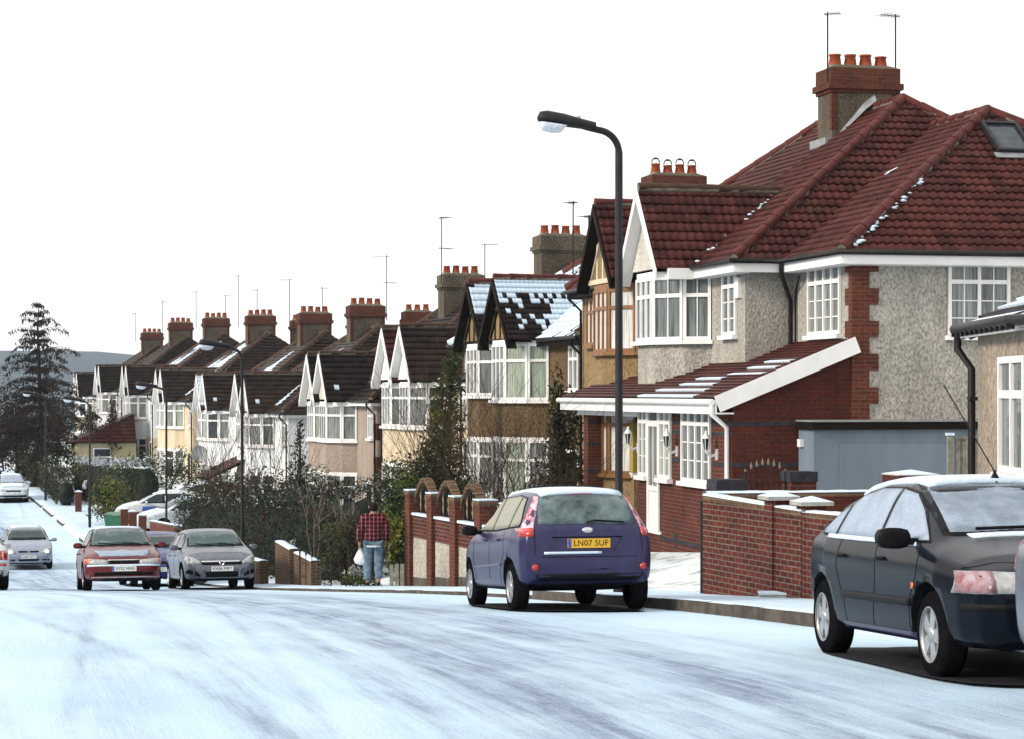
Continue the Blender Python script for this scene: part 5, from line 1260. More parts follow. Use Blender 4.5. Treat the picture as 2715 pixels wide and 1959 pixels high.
# --- the oncoming maroon saloon
def front_car(name, label, paint, spec, x, y, head, plate, gl, style, strip=False, snow=True, group=None):
    c = Car(name, label, paint, spec, group); L2 = spec['L'] / 2
    zs = interp(spec['top'], 1.1)
    side_glass(c, 'glass', [(1.0, .95), (.60, 1.18), (.30, 1.33), (-.1, 1.37), (-.9, 1.34), (-1.35, 1.18), (-1.55, 1.0), (-.3, .95)], (-.05, -1.1))
    c.decal('windscreen_surround', [(-.68, zs + .0), (.68, zs + .0), (.59, 1.35), (.5, 1.39), (-.5, 1.39), (-.59, 1.35)], 'F', 'black_trim', off=.002, thick=.006)
    c.decal('windscreen', [(-.63, zs + .03), (.63, zs + .03), (.55, 1.33), (.48, 1.365), (-.48, 1.365), (-.55, 1.33)], 'F', gl, off=.007)
    c.mirror(.74, 1.0, paint)
    c.wiper([(.45, zs + .03), (.05, zs + .06)], 'F'); c.wiper([(-.1, zs + .03), (-.5, zs + .06)], 'F')
    for sd in 'LR':
        for p in ([(.98, .9), (.9, .3)], [(-.05, .95), (-.05, .28)], [(-.95, .95), (-1.0, .7), (-.8, .3)]): c.line(p, sd, .007)
    for xx in (.12, -.85): c.handle(xx, .82, paint)
    style(c)
    if plate: c.plate(plate, 'F', style.pz, 'plate_w', strip=strip)
    if snow: c.snowcap([(.2, .50), (.2, -.50), (-.9, -.52), (-.9, .52)], .025)
    c.place(x, y, head, bare='oncoming' not in name); return c
def st_maroon(c):
    for sg in (1, -1):
        c.decal('headlight', [(sg * .80, .575), (sg * .34, .565), (sg * .34, .66), (sg * .80, .695)][::-sg], 'F', 'lens_clear', off=.012)
        c.decal('indicator', [(sg * .83, .60), (sg * .74, .59), (sg * .74, .69), (sg * .81, .70)][::-sg], 'F', 'lens_amber', off=.016)
    c.decal('grille', [(-.30, .585), (.30, .585), (.33, .65), (-.33, .65)], 'F', 'ink', off=.010)
    c.decal('chrome_strip', [(-.33, .65), (.33, .65), (.33, .668), (-.33, .668)], 'F', 'chrome', off=.014)
    c.decal('bonnet_snow', [(1.55, -.62), (2.02, -.50), (2.06, 0), (2.02, .50), (1.55, .62), (1.75, .2), (1.62, 0), (1.75, -.2)], 'T', 'frost_side', off=.010, thick=.01, res=.1)
    c.decal('bumper_snow', [(-.78, .525), (.78, .525), (.76, .56), (-.76, .56)], 'F', 'snow', off=.016)
    c.decal('air_intake', [(-.62, .33), (.62, .33), (.66, .40), (-.66, .40)], 'F', 'ink', off=.005)
    c.decal('bumper_strip', [(-.70, .28), (.70, .28), (.70, .30), (-.70, .30)], 'F', 'grey_metal', off=.008)
    c.line([(-.66, .71), (-.50, .80), (.50, .80), (.66, .71)], 'F', .008)
st_maroon.pz = .475
MC = front_car('oncoming_saloon', 'maroon saloon facing the camera with snow melting on its bonnet', PAINT['maroon'], SP_SALOON, -8.92, 51.2, 180 + 13.5, 'AY52 NND', 'glass_teal', st_maroon, True)
def st_silver(c):
    for sg in (1, -1):
        c.decal('headlight', [(sg * .84, .70), (sg * .80, .80), (sg * .62, .74), (sg * .48, .64), (sg * .50, .60), (sg * .78, .61)][::-sg], 'F', 'lens_clear', off=.010)
        c.decal('fog_intake', [(sg * .82, .40), (sg * .52, .30), (sg * .50, .34), (sg * .60, .43), (sg * .78, .48)][::-sg], 'F', 'ink', off=.005)
        c.decal('bumper_blade', [(sg * .48, .50), (sg * .43, .50), (sg * .36, .27), (sg * .42, .27)][::-sg], 'F', PAINT['silver'], off=.012)
    c.decal('grille', [(-.46, .58), (.46, .58), (.48, .64), (-.48, .64)], 'F', 'ink', off=.008)
    c.decal('chrome_strip', [(-.46, .64), (.46, .64), (.46, .672), (-.46, .672)], 'F', 'chrome', off=.014)
    c.decal('lower_grille', [(-.38, .29), (.38, .29), (.46, .42), (-.46, .42)], 'F', 'ink', off=.006)
    for sg in (1, -1): c.decal('v_badge', [(0, .545), (sg * .022, .545), (sg * .085, .655), (sg * .055, .655)][::sg], 'F', 'chrome', off=.022)
    c.line([(-.62, .74), (-.52, .86), (.52, .86), (.62, .74)], 'F', .007)
st_silver.pz = .485
front_car('parked_hatchback', 'silver grey hatchback parked at the kerb facing the camera with a dark windscreen', PAINT['silver'], SP_COMPACT, -7.38, 55.3, 180 + 15.5, 'VX06 MRT', 'glass_teal', st_silver, False, False)
M['glass_teal2'] = M['glass_teal']
def st_blue(c):
    c.sym('headlight', [(.80, .60), (.45, .60), (.45, .70), (.76, .72)], 'F', 'lens_clear'); c.decal('grille', [(-.3, .6), (.3, .6), (.3, .66), (-.3, .66)], 'F', 'ink')
st_blue.pz = .45
front_car('parked_hatchback', 'dark blue car half hidden between the maroon saloon and the silver hatchback', PAINT['blue'], SP_COMPACT, -9.75, 62.0, 180 + 16, 'LK51 OXP', 'glass', st_blue, False, False)
def st_lit(c):
    for sg in (1, -1):
        c.decal('headlight', [(sg * .84, .64), (sg * .46, .58), (sg * .44, .64), (sg * .62, .76), (sg * .80, .80)][::-sg], 'F', 'lens_clear', off=.010)
        c.decal('headlamp_bulb', [(sg * .68, .60), (sg * .57, .60), (sg * .56, .66), (sg * .62, .70), (sg * .70, .66)][::-sg], 'F', 'headlamp_lit', off=.020)
        c.decal('grille', [(sg * .34, .62), (sg * .03, .62), (sg * .03, .67), (sg * .36, .675)][::-sg], 'F', 'ink', off=.008)
        c.decal('fog_intake', [(sg * .72, .33), (sg * .48, .33), (sg * .46, .38), (sg * .74, .39)][::-sg], 'F', 'ink', off=.006)
    c.decal('lower_grille', [(-.33, .32), (.33, .32), (.38, .39), (-.38, .39)], 'F', 'ink', off=.006)
st_lit.pz = .47
front_car('oncoming_hatchback', 'silver hatchback driving towards the camera with its headlights lit', PAINT['silver_blue'], SP_COMPACT, -17.62, 82.0, 180 + 15, 'LN53 KFY', 'glass', st_lit, False, True)
# --- white car leaving at the left edge
c = Car('white_car', 'rear corner of a white car with a red tail light at the left edge', PAINT['white'], SP_SALOON)
side_glass(c, 'glass', [(1.0, .95), (.60, 1.18), (.30, 1.33), (-.1, 1.37), (-.9, 1.34), (-1.35, 1.18), (-1.6, 1.0), (-.3, .95)], (-.05, -1.1))
c.sym('tail_light', [(.84, .66), (.50, .66), (.50, .86), (.82, .86)], 'B', 'lens_red'); c.sym('reflector', [(.82, .52), (.55, .52), (.55, .58), (.82, .58)], 'B', 'lens_red')
c.decal('bumper_strip', [(-.84, .60), (.84, .60), (.84, .64), (-.84, .64)], 'B', 'snow', off=.01)
c.decal('rear_window', [(-.55, 1.1), (.55, 1.1), (.45, 1.33), (-.45, 1.33)], 'B', 'glass'); c.decal('lower_valance', [(-.8, .28), (.8, .28), (.82, .42), (-.82, .42)], 'B', 'ink')
c.mirror(.7, 1.0, PAINT['white']); c.place(-12.65, 52.6, 16)
# --- snow covered cars parked far down at the left
def st_plain(c):
    c.sym('headlight', [(.80, .60), (.45, .60), (.45, .70), (.76, .72)], 'F', 'lens_clear'); c.decal('grille', [(-.4, .58), (.4, .58), (.4, .66), (-.4, .66)], 'F', 'ink')
    c.decal('air_intake', [(-.7, .3), (.7, .3), (.7, .4), (-.7, .4)], 'F', 'ink'); c.snowcap([(1.2, .6), (1.2, -.6), (1.85, -.55), (1.85, .55)], .05, name='bonnet_snow')
st_plain.pz = .47
GC = 'snow covered cars parked far down the street'
front_car('parked_car', 'snow covered car parked far down at the left kerbside, nearest of the two', PAINT['white2'], SP_SALOON, -27.45, 124, 196, None, 'frost_side', st_plain, False, True, GC)
front_car('parked_car', 'snow covered car cut by the left edge behind the nearer snowy car', PAINT['white2'], SP_COMPACT, -34.0, 142, 196, None, 'frost_side', st_plain, False, True, GC)
# --- cars on the front drives
def drive_car(label, paint, spec, x, y, head, z, stripes=False, gl='glass'):
    c = Car('parked_car', label, paint, spec)
    side_glass(c, gl, [(1.0, .95), (.60, 1.18), (.30, 1.33), (-.1, 1.37), (-.9, 1.36), (-1.45, 1.25), (-1.7, 1.0), (-.3, .95)], (-.05, -1.1))
    c.decal('windscreen', [(-.6, 1.03), (.6, 1.03), (.5, 1.34), (-.5, 1.34)], 'F', gl); c.decal('rear_window', [(-.55, 1.1), (.55, 1.1), (.45, 1.33), (-.45, 1.33)], 'B', gl)
    c.sym('headlight', [(.80, .60), (.45, .60), (.45, .70), (.76, .72)], 'F', 'lens_clear'); c.sym('tail_light', [(.84, .70), (.6, .70), (.6, .9), (.8, .9)], 'B', 'lens_red')
    if stripes:
        c.both('blue_stripe', [(.9, .62), (-1.7, .62), (-1.7, .82), (.9, .82)], M['plate_b']); c.both('red_stripe', [(1.9, .50), (-1.9, .50), (-1.9, .60), (1.9, .60)], M['lens_red'])
    c.mirror(.72, 1.0, paint); c.snowcap([(.2, .50), (.2, -.50), (-.9, -.52), (-.9, .52)], .03)
    c.place(x, y, head); c.root.location.z = z + .18; return c
drive_car('white car with red and blue side stripes on a drive behind the green bins', PAINT['white'], SP_COMPACT, -15.6, 101, 100, -6.02, True)
drive_car('white estate parked behind the striped white car on the drive', PAINT['white'], SP_COMPACT, -14.4, 104.5, 105, -5.75)
drive_car('white car with snowy bonnet beside the striped car, facing the road', PAINT['white2'], SP_COMPACT, -14.1, 97.5, 120, -6.15)
drive_car('white roof of a parked vehicle showing above the bushes by the long clipped hedge', PAINT['white2'], SP_COMPACT, -21.0, 122, 100, -5.6)
drive_car('pale car parked in a front garden behind the walking man', PAINT['silver_blue'], SP_COMPACT, -4.1, 63.5, 75, -5.0)
# ---------------------------------------------------------------- plants
def atx(px, Y): return (px - CX) / F * Y
def m_leaf(name, c, var=.5):
    s = NT(name); co = s.coord(); f = s.noise(co, 2.5, 4, .7)
    return s.fin(s.ramp(f, [(.3, tint(c, 1 - var)), (.7, tint(c, 1 + var))]), .6)
M.update(
 leaf_dark=m_leaf('dark evergreen leaf', (.013, .026, .013)), leaf_green=m_leaf('green leaf', (.035, .060, .016)), leaf_yellow=m_leaf('yellowish green leaf', (.13, .13, .025)),
 leaf_olive=m_leaf('olive leaf', (.055, .055, .018)), leaf_brown=m_leaf('brown twiggy foliage', (.033, .025, .015)), leaf_rust=m_leaf('rusty conifer foliage', (.040, .018, .012)),
 leaf_black=m_leaf('very dark foliage', (.010, .014, .009)), bark=m_plain('bark', (.045, .032, .024), .9, .4, 8, .4), twig=m_plain('brown twig', (.050, .035, .024), .9, .4, 8),
 twig_pale=m_plain('pale twig', (.16, .14, .11), .9, .3, 8), snow_leaf=m_snow('snow on leaves', (.36, .40, .44)), trunk_dark=m_plain('dark trunk', (.022, .016, .014), .9, .4, 6, .3))
def leaves(mb, rr, c, rad, n, size, mats, snow=0.0, droop=0.0, shell=.45, up=0.0, gap=.0, long=1.6):
    """leaf sized blades through an ellipsoid, in clumps with gaps between them"""
    c = Vector(c); k = 0; tries = 0
    while k < n and tries < n * 8:
        tries += 1
        d = Vector((rr.gauss(0, 1), rr.gauss(0, 1), rr.gauss(0, 1))).normalized(); q = (shell + (1 - shell) * rr.random()) if rr.random() < .8 else rr.random()
        q *= 1 + .22 * noise.noise(Vector((d.x * 2.3, d.y * 2.3, d.z * 2.3)) + c)
        p = c + Vector((d.x * rad[0], d.y * rad[1], d.z * rad[2])) * q
        nv = noise.noise(p * 1.6)
        if nv < gap - .55 or (rr.random() > .55 + nv): 
            if rr.random() < .75: continue
        k += 1
        a = Vector((rr.gauss(0, 1), rr.gauss(0, 1), rr.gauss(0, .7) + up - droop)).normalized(); b = a.cross(Vector((rr.gauss(0, 1), rr.gauss(0, 1), rr.gauss(0, 1)))).normalized()
        s_ = size * rr.uniform(.6, 1.4)
        if snow and d.z > .1 and rr.random() < snow * (d.z + .3) * (1.2 + nv): m = 'snow_leaf'
        else: m = mats[min(len(mats) - 1, int((nv * 1.2 + .5 + rr.uniform(-.3, .3)) * len(mats)))] if nv * 1.2 + .5 > 0 else mats[0]
        mb.face([p, p + a * s_ * long * .5 + b * s_ * .3, p + a * s_ * long, p + a * s_ * long * .5 - b * s_ * .3], m)
def branches(mb, rr, p, d, ln, r, depth, mat='twig', spread=.5, n=3, up=.15):
    p = Vector(p); d = Vector(d).normalized(); pts = [p]; q = p
    for k in range(3):
        d = (d + Vector((rr.gauss(0, .12), rr.gauss(0, .12), rr.gauss(0, .08) + up * .3))).normalized(); q = q + d * ln / 3; pts.append(q)
    mb.tube(pts, [r, r * .85, r * .7, r * .5], mat, 4 if r < .03 else 7, cap=False)
    if depth > 0:
        for k in range(n):
            t = rr.choice((1, 2, 3, 3)); dd = (d + Vector((rr.gauss(0, spread), rr.gauss(0, spread), rr.gauss(0, spread * .7) + up))).normalized()
            branches(mb, rr, pts[t], dd, ln * rr.uniform(.55, .85), r * .55, depth - 1, mat, spread, n, up)
    return pts
SEED = [100]
def plant(name, label, cat, x, y, parts, group=None, z=None, stem='bark', stemr=.05, stemh=.8):
    """parts: (dx, dy, z above ground, radii, count, leaf size, materials, options)"""
    SEED[0] += 1; rr = random.Random(SEED[0]); z = ground(x, y) - .05 if z is None else z
    o = thing(name, label, cat, (x, y, z), 0, group); mb = MB()
    for (dx, dy, dz, rad, n, size, mats, opt) in parts: leaves(mb, rr, (dx, dy, dz), rad, n, size, mats, **opt)
    mb.build('crown', o, recalc=False)
    mb = MB()
    for (dx, dy, dz, rad, n, size, mats, opt) in parts:
        for k in range(2): mb.tube([(dx * .3 + rr.uniform(-.1, .1), dy * .3, -.2), (dx * .6 + rr.uniform(-.1, .1), dy * .6, dz * .5), (dx, dy, dz + rad[2] * .3)], [stemr, stemr * .8, stemr * .4], stem, 6)
    mb.build('trunk', o)
    return o
def hedge(name, label, pts, w, h, mats, dens=260, size=.09, snow=.1, top_snow=0, z_of=None, group=None):
    """clipped or shaggy hedge following points (x, y) on the ground"""
    SEED[0] += 1; rr = random.Random(SEED[0]); x0, y0 = pts[0]; z0 = ground(x0, y0)
    o = thing(name, label, 'hedge', (x0, y0, z0), 0, group); mb = MB(); st = MB()
    for (xa, ya), (xb, yb) in zip(pts, pts[1:]):
        L = math.hypot(xb - xa, yb - ya); ux, uy = (xb - xa) / L, (yb - ya) / L; nx_, ny_ = uy, -ux
        for k in range(int(L * dens)):
            t = rr.random() * L; f = rr.random()
            hh = h * (1 + .10 * noise.noise(Vector((t * .7 + xa, 3, 1))) + .05 * noise.noise(Vector((t * 2.5, 8, ya))))
            if f < .58: s_, v = -w / 2 * rr.uniform(.75, 1.05), rr.random() * hh
            elif f < .85: s_, v = rr.uniform(-w / 2, w / 2), hh * rr.uniform(.88, 1.02)
            else: s_, v = w / 2 * rr.uniform(.7, 1), rr.random() * hh
            X = xa + ux * t + nx_ * s_ * -1 * -1; Y_ = ya + uy * t + ny_ * s_
            zg = ground(xa + ux * t, ya + uy * t) if z_of is None else z_of
            p = Vector((X - x0, Y_ - y0, zg + v - z0)); nv = noise.noise(Vector((X * 1.3, Y_ * 1.3, v * 1.3)))
            if rr.random() < .35 - nv: continue
            a = Vector((rr.gauss(0, .8), rr.gauss(0, .8), rr.gauss(.25, .8))).normalized(); b = a.cross(Vector((rr.gauss(0, 1), rr.gauss(0, 1), rr.gauss(0, 1)))).normalized(); q = size * rr.uniform(.6, 1.5)
            m = mats[max(0, min(len(mats) - 1, int((nv + .5 + rr.uniform(-.25, .25)) * len(mats))))]
            if v > hh * .85 and rr.random() < max(snow, top_snow): m = 'snow_leaf'
            mb.face([p, p + a * q + b * q * .35, p + a * q * 2, p + a * q - b * q * .35], m)
        for k in range(int(L * 1.5)):
            t = rr.random() * L; zg = ground(xa + ux * t, ya + uy * t) - z0
            st.tube([(xa + ux * t - x0, ya + uy * t - y0, zg - .1), (xa + ux * t - x0 + rr.uniform(-.2, .2), ya + uy * t - y0, zg + h * .8)], [.03, .01], 'twig', 5)
        # dense dark heart of the hedge, added to block light through it
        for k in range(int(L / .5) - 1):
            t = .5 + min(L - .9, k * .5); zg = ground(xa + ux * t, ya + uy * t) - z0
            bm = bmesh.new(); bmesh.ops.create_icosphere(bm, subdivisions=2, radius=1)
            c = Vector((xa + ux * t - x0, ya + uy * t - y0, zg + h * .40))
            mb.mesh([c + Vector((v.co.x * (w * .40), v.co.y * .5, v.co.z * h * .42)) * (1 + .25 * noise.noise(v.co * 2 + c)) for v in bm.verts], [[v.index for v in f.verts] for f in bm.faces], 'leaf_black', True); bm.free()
    mb.build('foliage', o, recalc=False); st.build('stem', o); return o
def bare(name, label, cat, x, y, h, n, depth, mat='twig', spread=.5, group=None, r=.03, up=.3, trunk=None, leafs=None, z=None, lean=(0, 0), kids=3):
    SEED[0] += 1; rr = random.Random(SEED[0]); z = ground(x, y) - .05 if z is None else z
    o = thing(name, label, cat, (x, y, z), 0, group); mb = MB(); tm = MB(); base = Vector((0, 0, 0))
    if trunk: tm.tube([(0, 0, -.2), (lean[0] * .5, lean[1] * .5, trunk * .5), (lean[0], lean[1], trunk)], [r * 2.4, r * 1.9, r * 1.6], mat, 10); base = Vector((lean[0], lean[1], trunk))
    else: tm.tube([(0, 0, -.2), (0, 0, .15)], [r * 2, r * 1.5], mat, 7)
    hh = h - (trunk or 0)
    for k in range(n):
        a = 2 * math.pi * k / n + rr.uniform(-.4, .4); s_ = rr.uniform(.15, .6) * spread * 1.6
        branches(mb, rr, base, (math.cos(a) * s_, math.sin(a) * s_, 1), hh * rr.uniform(.42, .62), r, depth, mat, spread, kids, up)
    tm.build('trunk', o)
    if leafs:
        for (dx, dy, dz, rad, c, size, mats, opt) in leafs: leaves(mb, rr, (dx, dy, dz), rad, c, size, mats, **opt)
    mb.build('crown', o, recalc=False); return o
D_ = ['leaf_black', 'leaf_dark', 'leaf_dark', 'leaf_olive']; B_ = ['leaf_black', 'leaf_brown', 'leaf_dark', 'leaf_brown', 'leaf_olive']
# hedge running down the boundary beyond the walking man
def bl(Y, t=2.9): return (kerbx(Y) + t, Y)
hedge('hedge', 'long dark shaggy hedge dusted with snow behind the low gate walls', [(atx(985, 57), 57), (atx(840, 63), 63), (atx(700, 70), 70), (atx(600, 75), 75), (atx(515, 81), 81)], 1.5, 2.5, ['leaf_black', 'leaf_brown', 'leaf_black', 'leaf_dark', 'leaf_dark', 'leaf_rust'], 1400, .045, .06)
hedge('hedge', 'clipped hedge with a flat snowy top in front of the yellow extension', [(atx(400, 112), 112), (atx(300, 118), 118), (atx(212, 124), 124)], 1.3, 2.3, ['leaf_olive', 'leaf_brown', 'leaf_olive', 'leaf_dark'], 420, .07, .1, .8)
# evergreens and shrubs, nearest first
plant('holly_bush', 'yellow flecked evergreen bush right behind the walking man', 'bush', atx(1062, 49.3), 49.3, [(0, 0, 1.2, (.42, .5, 1.1), 1500, .075, ['leaf_dark', 'leaf_dark', 'leaf_green', 'leaf_yellow'], dict()), (.1, .1, 2.0, (.40, .45, .7), 700, .075, ['leaf_dark', 'leaf_green', 'leaf_yellow'], dict(snow=.05))])
plant('evergreen_tree', 'dark green conifer left of the red brick porch pillar', 'tree', atx(1490, 54.5), 54.5, [(0, 0, 1.2, (.85, .7, 1.4), 3000, .08, D_, dict(up=.6)), (.05, 0, 2.6, (.5, .45, 1.3), 1700, .08, ['leaf_black', 'leaf_dark', 'leaf_black', 'leaf_green'], dict(up=.8)), (-.1, 0, 3.6, (.22, .22, .9), 300, .09, D_, dict(up=1))])
plant('evergreen_tree', 'tall bright green shrub between the snowy roofed house and the cream one', 'tree', atx(1166, 62), 62, [(0, 0, 2.3, (.72, .6, 1.6), 3200, .08, ['leaf_black', 'leaf_dark', 'leaf_green', 'leaf_olive'], dict(up=.5)), (.15, 0, 3.8, (.5, .4, 1.1), 1700, .08, ['leaf_dark', 'leaf_green', 'leaf_olive', 'leaf_yellow'], dict(up=.6)), (.33, .0, 4.9, (.3, .3, .9), 450, .10, ['leaf_green', 'leaf_olive', 'leaf_dark'], dict(up=.6))], stemh=3)
bare('bare_shrub', 'wide twiggy bush with sparse leaves behind the arched brick wall', 'bush', atx(1180, 52), 52, 3.6, 12, 3, 'twig', .55, None, .022, .35, None, [(0, 0, 1.2, (1.5, .9, 1.5), 4200, .065, D_, dict(snow=.02)), (-.3, 0, 2.3, (.9, .7, .8), 1300, .07, B_, dict(up=.5))], kids=4)
bare('bare_shrub', 'leafless brown shrub in front of the brown house ground floor windows', 'bush', atx(1330, 50), 50, 3.7, 10, 3, 'twig', .6, None, .022, .3, None, [(.75, 0, 1.0, (.7, .5, 1.0), 700, .07, ['leaf_brown', 'leaf_dark', 'leaf_rust'], dict())], kids=4)
bare('bare_shrub', 'brown twiggy shrub against the open porch behind the violet car', 'bush', atx(1480, 47), 47, 2.6, 12, 3, 'twig', .55, None, .018, .3, None, [(0, 0, 1.0, (.8, .5, 1.0), 900, .07, ['leaf_brown', 'leaf_dark', 'leaf_rust'], dict())])
plant('brown_bush', 'rounded brown bush left of the walking man', 'bush', atx(905, 51.5), 51.5, [(0, 0, .85, (.62, .6, .75), 2000, .05, ['leaf_brown', 'leaf_black', 'leaf_brown', 'leaf_olive'], dict(up=.4)), (.25, .1, 1.35, (.4, .4, .35), 500, .05, ['leaf_olive', 'leaf_brown'], dict(up=.4))])
plant('grass_tuft', 'low green tuft with snow on top beside the walking man', 'plant', atx(945, 49.2), 49.2, [(0, 0, .22, (.32, .25, .25), 700, .05, ['leaf_green', 'leaf_yellow', 'leaf_green'], dict(up=1.2, snow=.55)), (.35, 0, .12, (.2, .2, .14), 200, .05, ['leaf_olive', 'leaf_green'], dict(up=1))], stemr=.01)
for px, Y, h, lab in ((930, 53.5, 2.4, 'pale bare sapling right of the pair against the dark hedge'), (835, 56, 2.6, 'pale bare sapling left of the pair against the dark hedge')):
    bare('bare_sapling', lab, 'tree', atx(px, Y), Y, h, 3, 2, 'twig_pale', .5, 'pale bare saplings in front of the hedge', .018, .35, .5)
bare('bare_shrub', 'leafless upright twigs rising in front of the white side wall', 'bush', atx(690, 80), 80, 4.6, 16, 3, 'twig', .5, None, .022, .5, None, [(0, 0, 1.6, (2.0, .8, 1.3), 900, .09, B_, dict())], kids=3)
plant('small_conifer', 'small pointed dark conifer beside the pinkish bay window', 'tree', atx(795, 73), 73, [(0, 0, 1.9, (.6, .6, 1.4), 700, .09, D_, dict(up=.8)), (0, 0, 3.4, (.28, .28, .9), 260, .09, D_, dict(up=1)), (0, 0, 4.2, (.12, .12, .5), 90, .08, D_, dict(up=1))])
bare('bare_shrub', 'leafless shrub with many upright twigs below the satellite dish', 'bush', atx(590, 92), 92, 4.2, 12, 3, 'twig', .5, None, .025, .5, None, [(0, 0, 1.2, (1.4, .8, 1.1), 600, .10, B_, dict())])
plant('dark_shrub', 'dark green shrub low beside the lamp post in front of the cream house', 'bush', atx(560, 97), 97, [(0, 0, 1.4, (1.3, 1.0, 1.4), 1500, .10, D_, dict(snow=.03)), (1.2, .5, 1.2, (1.0, .8, 1.0), 700, .10, D_, dict())])
bare('bare_shrub', 'loose olive shrub in front of the two drive cars, right of the lamp post', 'bush', atx(555, 86), 86, 2.4, 9, 3, 'twig', .55, None, .02, .35, None, [(0, 0, 1.0, (1.0, .7, 1.0), 900, .08, ['leaf_olive', 'leaf_brown', 'leaf_dark'], dict())])
plant('dark_shrub', 'broad dark shrub above the striped drive car', 'bush', atx(395, 113), 113, [(0, 0, 1.6, (2.3, 1.0, 1.3), 1500, .11, ['leaf_dark', 'leaf_olive', 'leaf_green', 'leaf_dark'], dict(snow=.03)), (1.7, 0, 1.9, (1.2, .8, 1.1), 700, .11, ['leaf_olive', 'leaf_green', 'leaf_brown'], dict(up=.3))])
plant('yellow_shrub', 'rounded yellow green shrub by the pavement, left of the green bins', 'bush', atx(290, 106), 106, [(0, 0, 1.25, (.95, .9, 1.1), 1700, .10, ['leaf_olive', 'leaf_yellow', 'leaf_yellow', 'leaf_green'], dict(up=.5)), (-.3, 0, 1.0, (.9, .8, .9), 600, .10, ['leaf_olive', 'leaf_dark'], dict(up=.3))])
plant('rust_conifer', 'rusty brown narrow conifer in front of the timbered house', 'tree', atx(299, 140), 140, [(0, 0, 2.1, (.75, .75, 1.7), 900, .12, ['leaf_rust', 'leaf_rust', 'leaf_brown'], dict(up=1)), (0, 0, 3.9, (.35, .35, 1.0), 300, .12, ['leaf_rust'], dict(up=1))])
plant('dark_conifer', 'dark narrow conifer left of the rusty one', 'tree', atx(240, 143), 143, [(0, 0, 2.1, (.95, .8, 1.8), 1000, .12, D_, dict(up=1)), (.1, 0, 3.7, (.5, .4, .9), 300, .12, D_, dict(up=1))])
plant('dark_shrub', 'dark shrub along the upper pavement beyond the white posts', 'bush', atx(150, 139), 139, [(0, 0, 1.5, (1.7, 1, 1.4), 1400, .13, ['leaf_dark', 'leaf_brown', 'leaf_dark', 'leaf_green'], dict()), (-1.6, 1.0, 1.8, (1.5, 1, 1.5), 1000, .13, B_, dict())])
hedge('hedge', 'low scruffy hedge lining the far pavement up to the street tree', [(atx(178, 118), 118), (atx(150, 127), 127), (atx(118, 140), 140), (atx(60, 165), 165)], 1.0, 1.5, B_, 220, .085, .05)
# the tall street tree with drooping tiers
SEED[0] += 1; rr = random.Random(11); X0, Y0 = atx(89, 140), 140.0
big = thing('deodar_tree', 'tall dark tree with drooping branch tiers rising above the far roofs', 'tree', (X0, Y0, ground(X0, Y0) - .1))
tm = MB(); tp = [(0, 0, 0), (.12, 0, 1.0), (.30, 0, 2.0), (.42, 0, 4), (.36, 0, 7), (.25, 0, 10), (.33, 0, 11.4)]
tm.tube(tp, [.30, .24, .20, .17, .12, .06, .02], 'trunk_dark', 10); tm.build('trunk', big)
mb = MB()
ZT = 11.8
for k in range(96):
    tier = k // 6; f = min(1, max(0, tier / 15 + rr.uniform(-.012, .012))); z = 2.6 + f * (ZT - 3.0); ln = (4.6 * (1 - f) ** .85 + .45) * rr.choice((.35, .6, .8, 1.0, 1.15)); a = k * 2.4 + rr.uniform(-.3, .3)
    cx = interp([(q[2], q[0]) for q in tp], z); p = Vector((cx, 0, z)); pts = [p]; rise = rr.uniform(.1, .35) + .5 * f
    if k in (66, 74, 91): ln *= 1.5
    for j in range(1, 7):
        t = j / 6; pts.append(p + Vector((math.cos(a) * ln * t, math.sin(a) * ln * t, ln * (rise * t - (.55 + .1 * rr.random()) * t * t))))
    mb.tube(pts, [.05 * (1 - .75 * i / 6) * (1 - f * .6) for i in range(7)], 'trunk_dark', 4, cap=False)
    for j in range(int((26 + 190 * (1 - f)) * min(1.0, ln / (2.6 * (1 - f) + .3)))):
        t = rr.uniform(.12, 1) * 5.999; i = int(t); q = pts[i].lerp(pts[i + 1], t - i)
        sd = rr.gauss(0, .16 + .10 * (1 - f)); q = q + Vector((-math.sin(a) * sd, math.cos(a) * sd, -abs(sd) * .5))
        a_ = Vector((rr.gauss(0, .35), rr.gauss(0, .35), -1)).normalized(); b_ = a_.orthogonal().normalized(); s_ = rr.uniform(.10, .30)
        mb.face([q, q + a_ * s_ * .5 + b_ * .035, q + a_ * s_, q + a_ * s_ * .5 - b_ * .035], rr.choice(('leaf_black', 'leaf_brown', 'leaf_brown', 'leaf_rust')))
mb.build('crown', big, recalc=False)
plant('bare_tree', 'dense brown bare tree behind the tall street tree at the left edge', 'tree', atx(45, 152), 152, [(0, 0, 3.7, (3.6, 2.5, 3.4), 6500, .15, ['leaf_black', 'leaf_brown', 'leaf_black', 'leaf_rust'], dict(up=.3, shell=.1)), (-2.5, 0, 2.4, (2.2, 2, 2.4), 2000, .15, B_, dict(shell=.1))], stem='trunk_dark', stemr=.14)
plant('bare_tree', 'brown bare tree crown right of the tall street tree, before the last house', 'tree', atx(150, 158), 158, [(0, 0, 3.2, (1.9, 1.5, 3.0), 3600, .14, ['leaf_brown', 'leaf_black', 'leaf_black'], dict(up=.3, shell=.1))], stem='trunk_dark', stemr=.12)

plant('brown_thicket', 'low brown thicket at the far left edge below the bare tree', 'bush', atx(8, 172), 172, [(0, 0, 2.0, (2.6, 2, 2.2), 2600, .16, ['leaf_brown', 'leaf_black', 'leaf_rust'], dict(shell=.1))], stem='trunk_dark', stemr=.06)

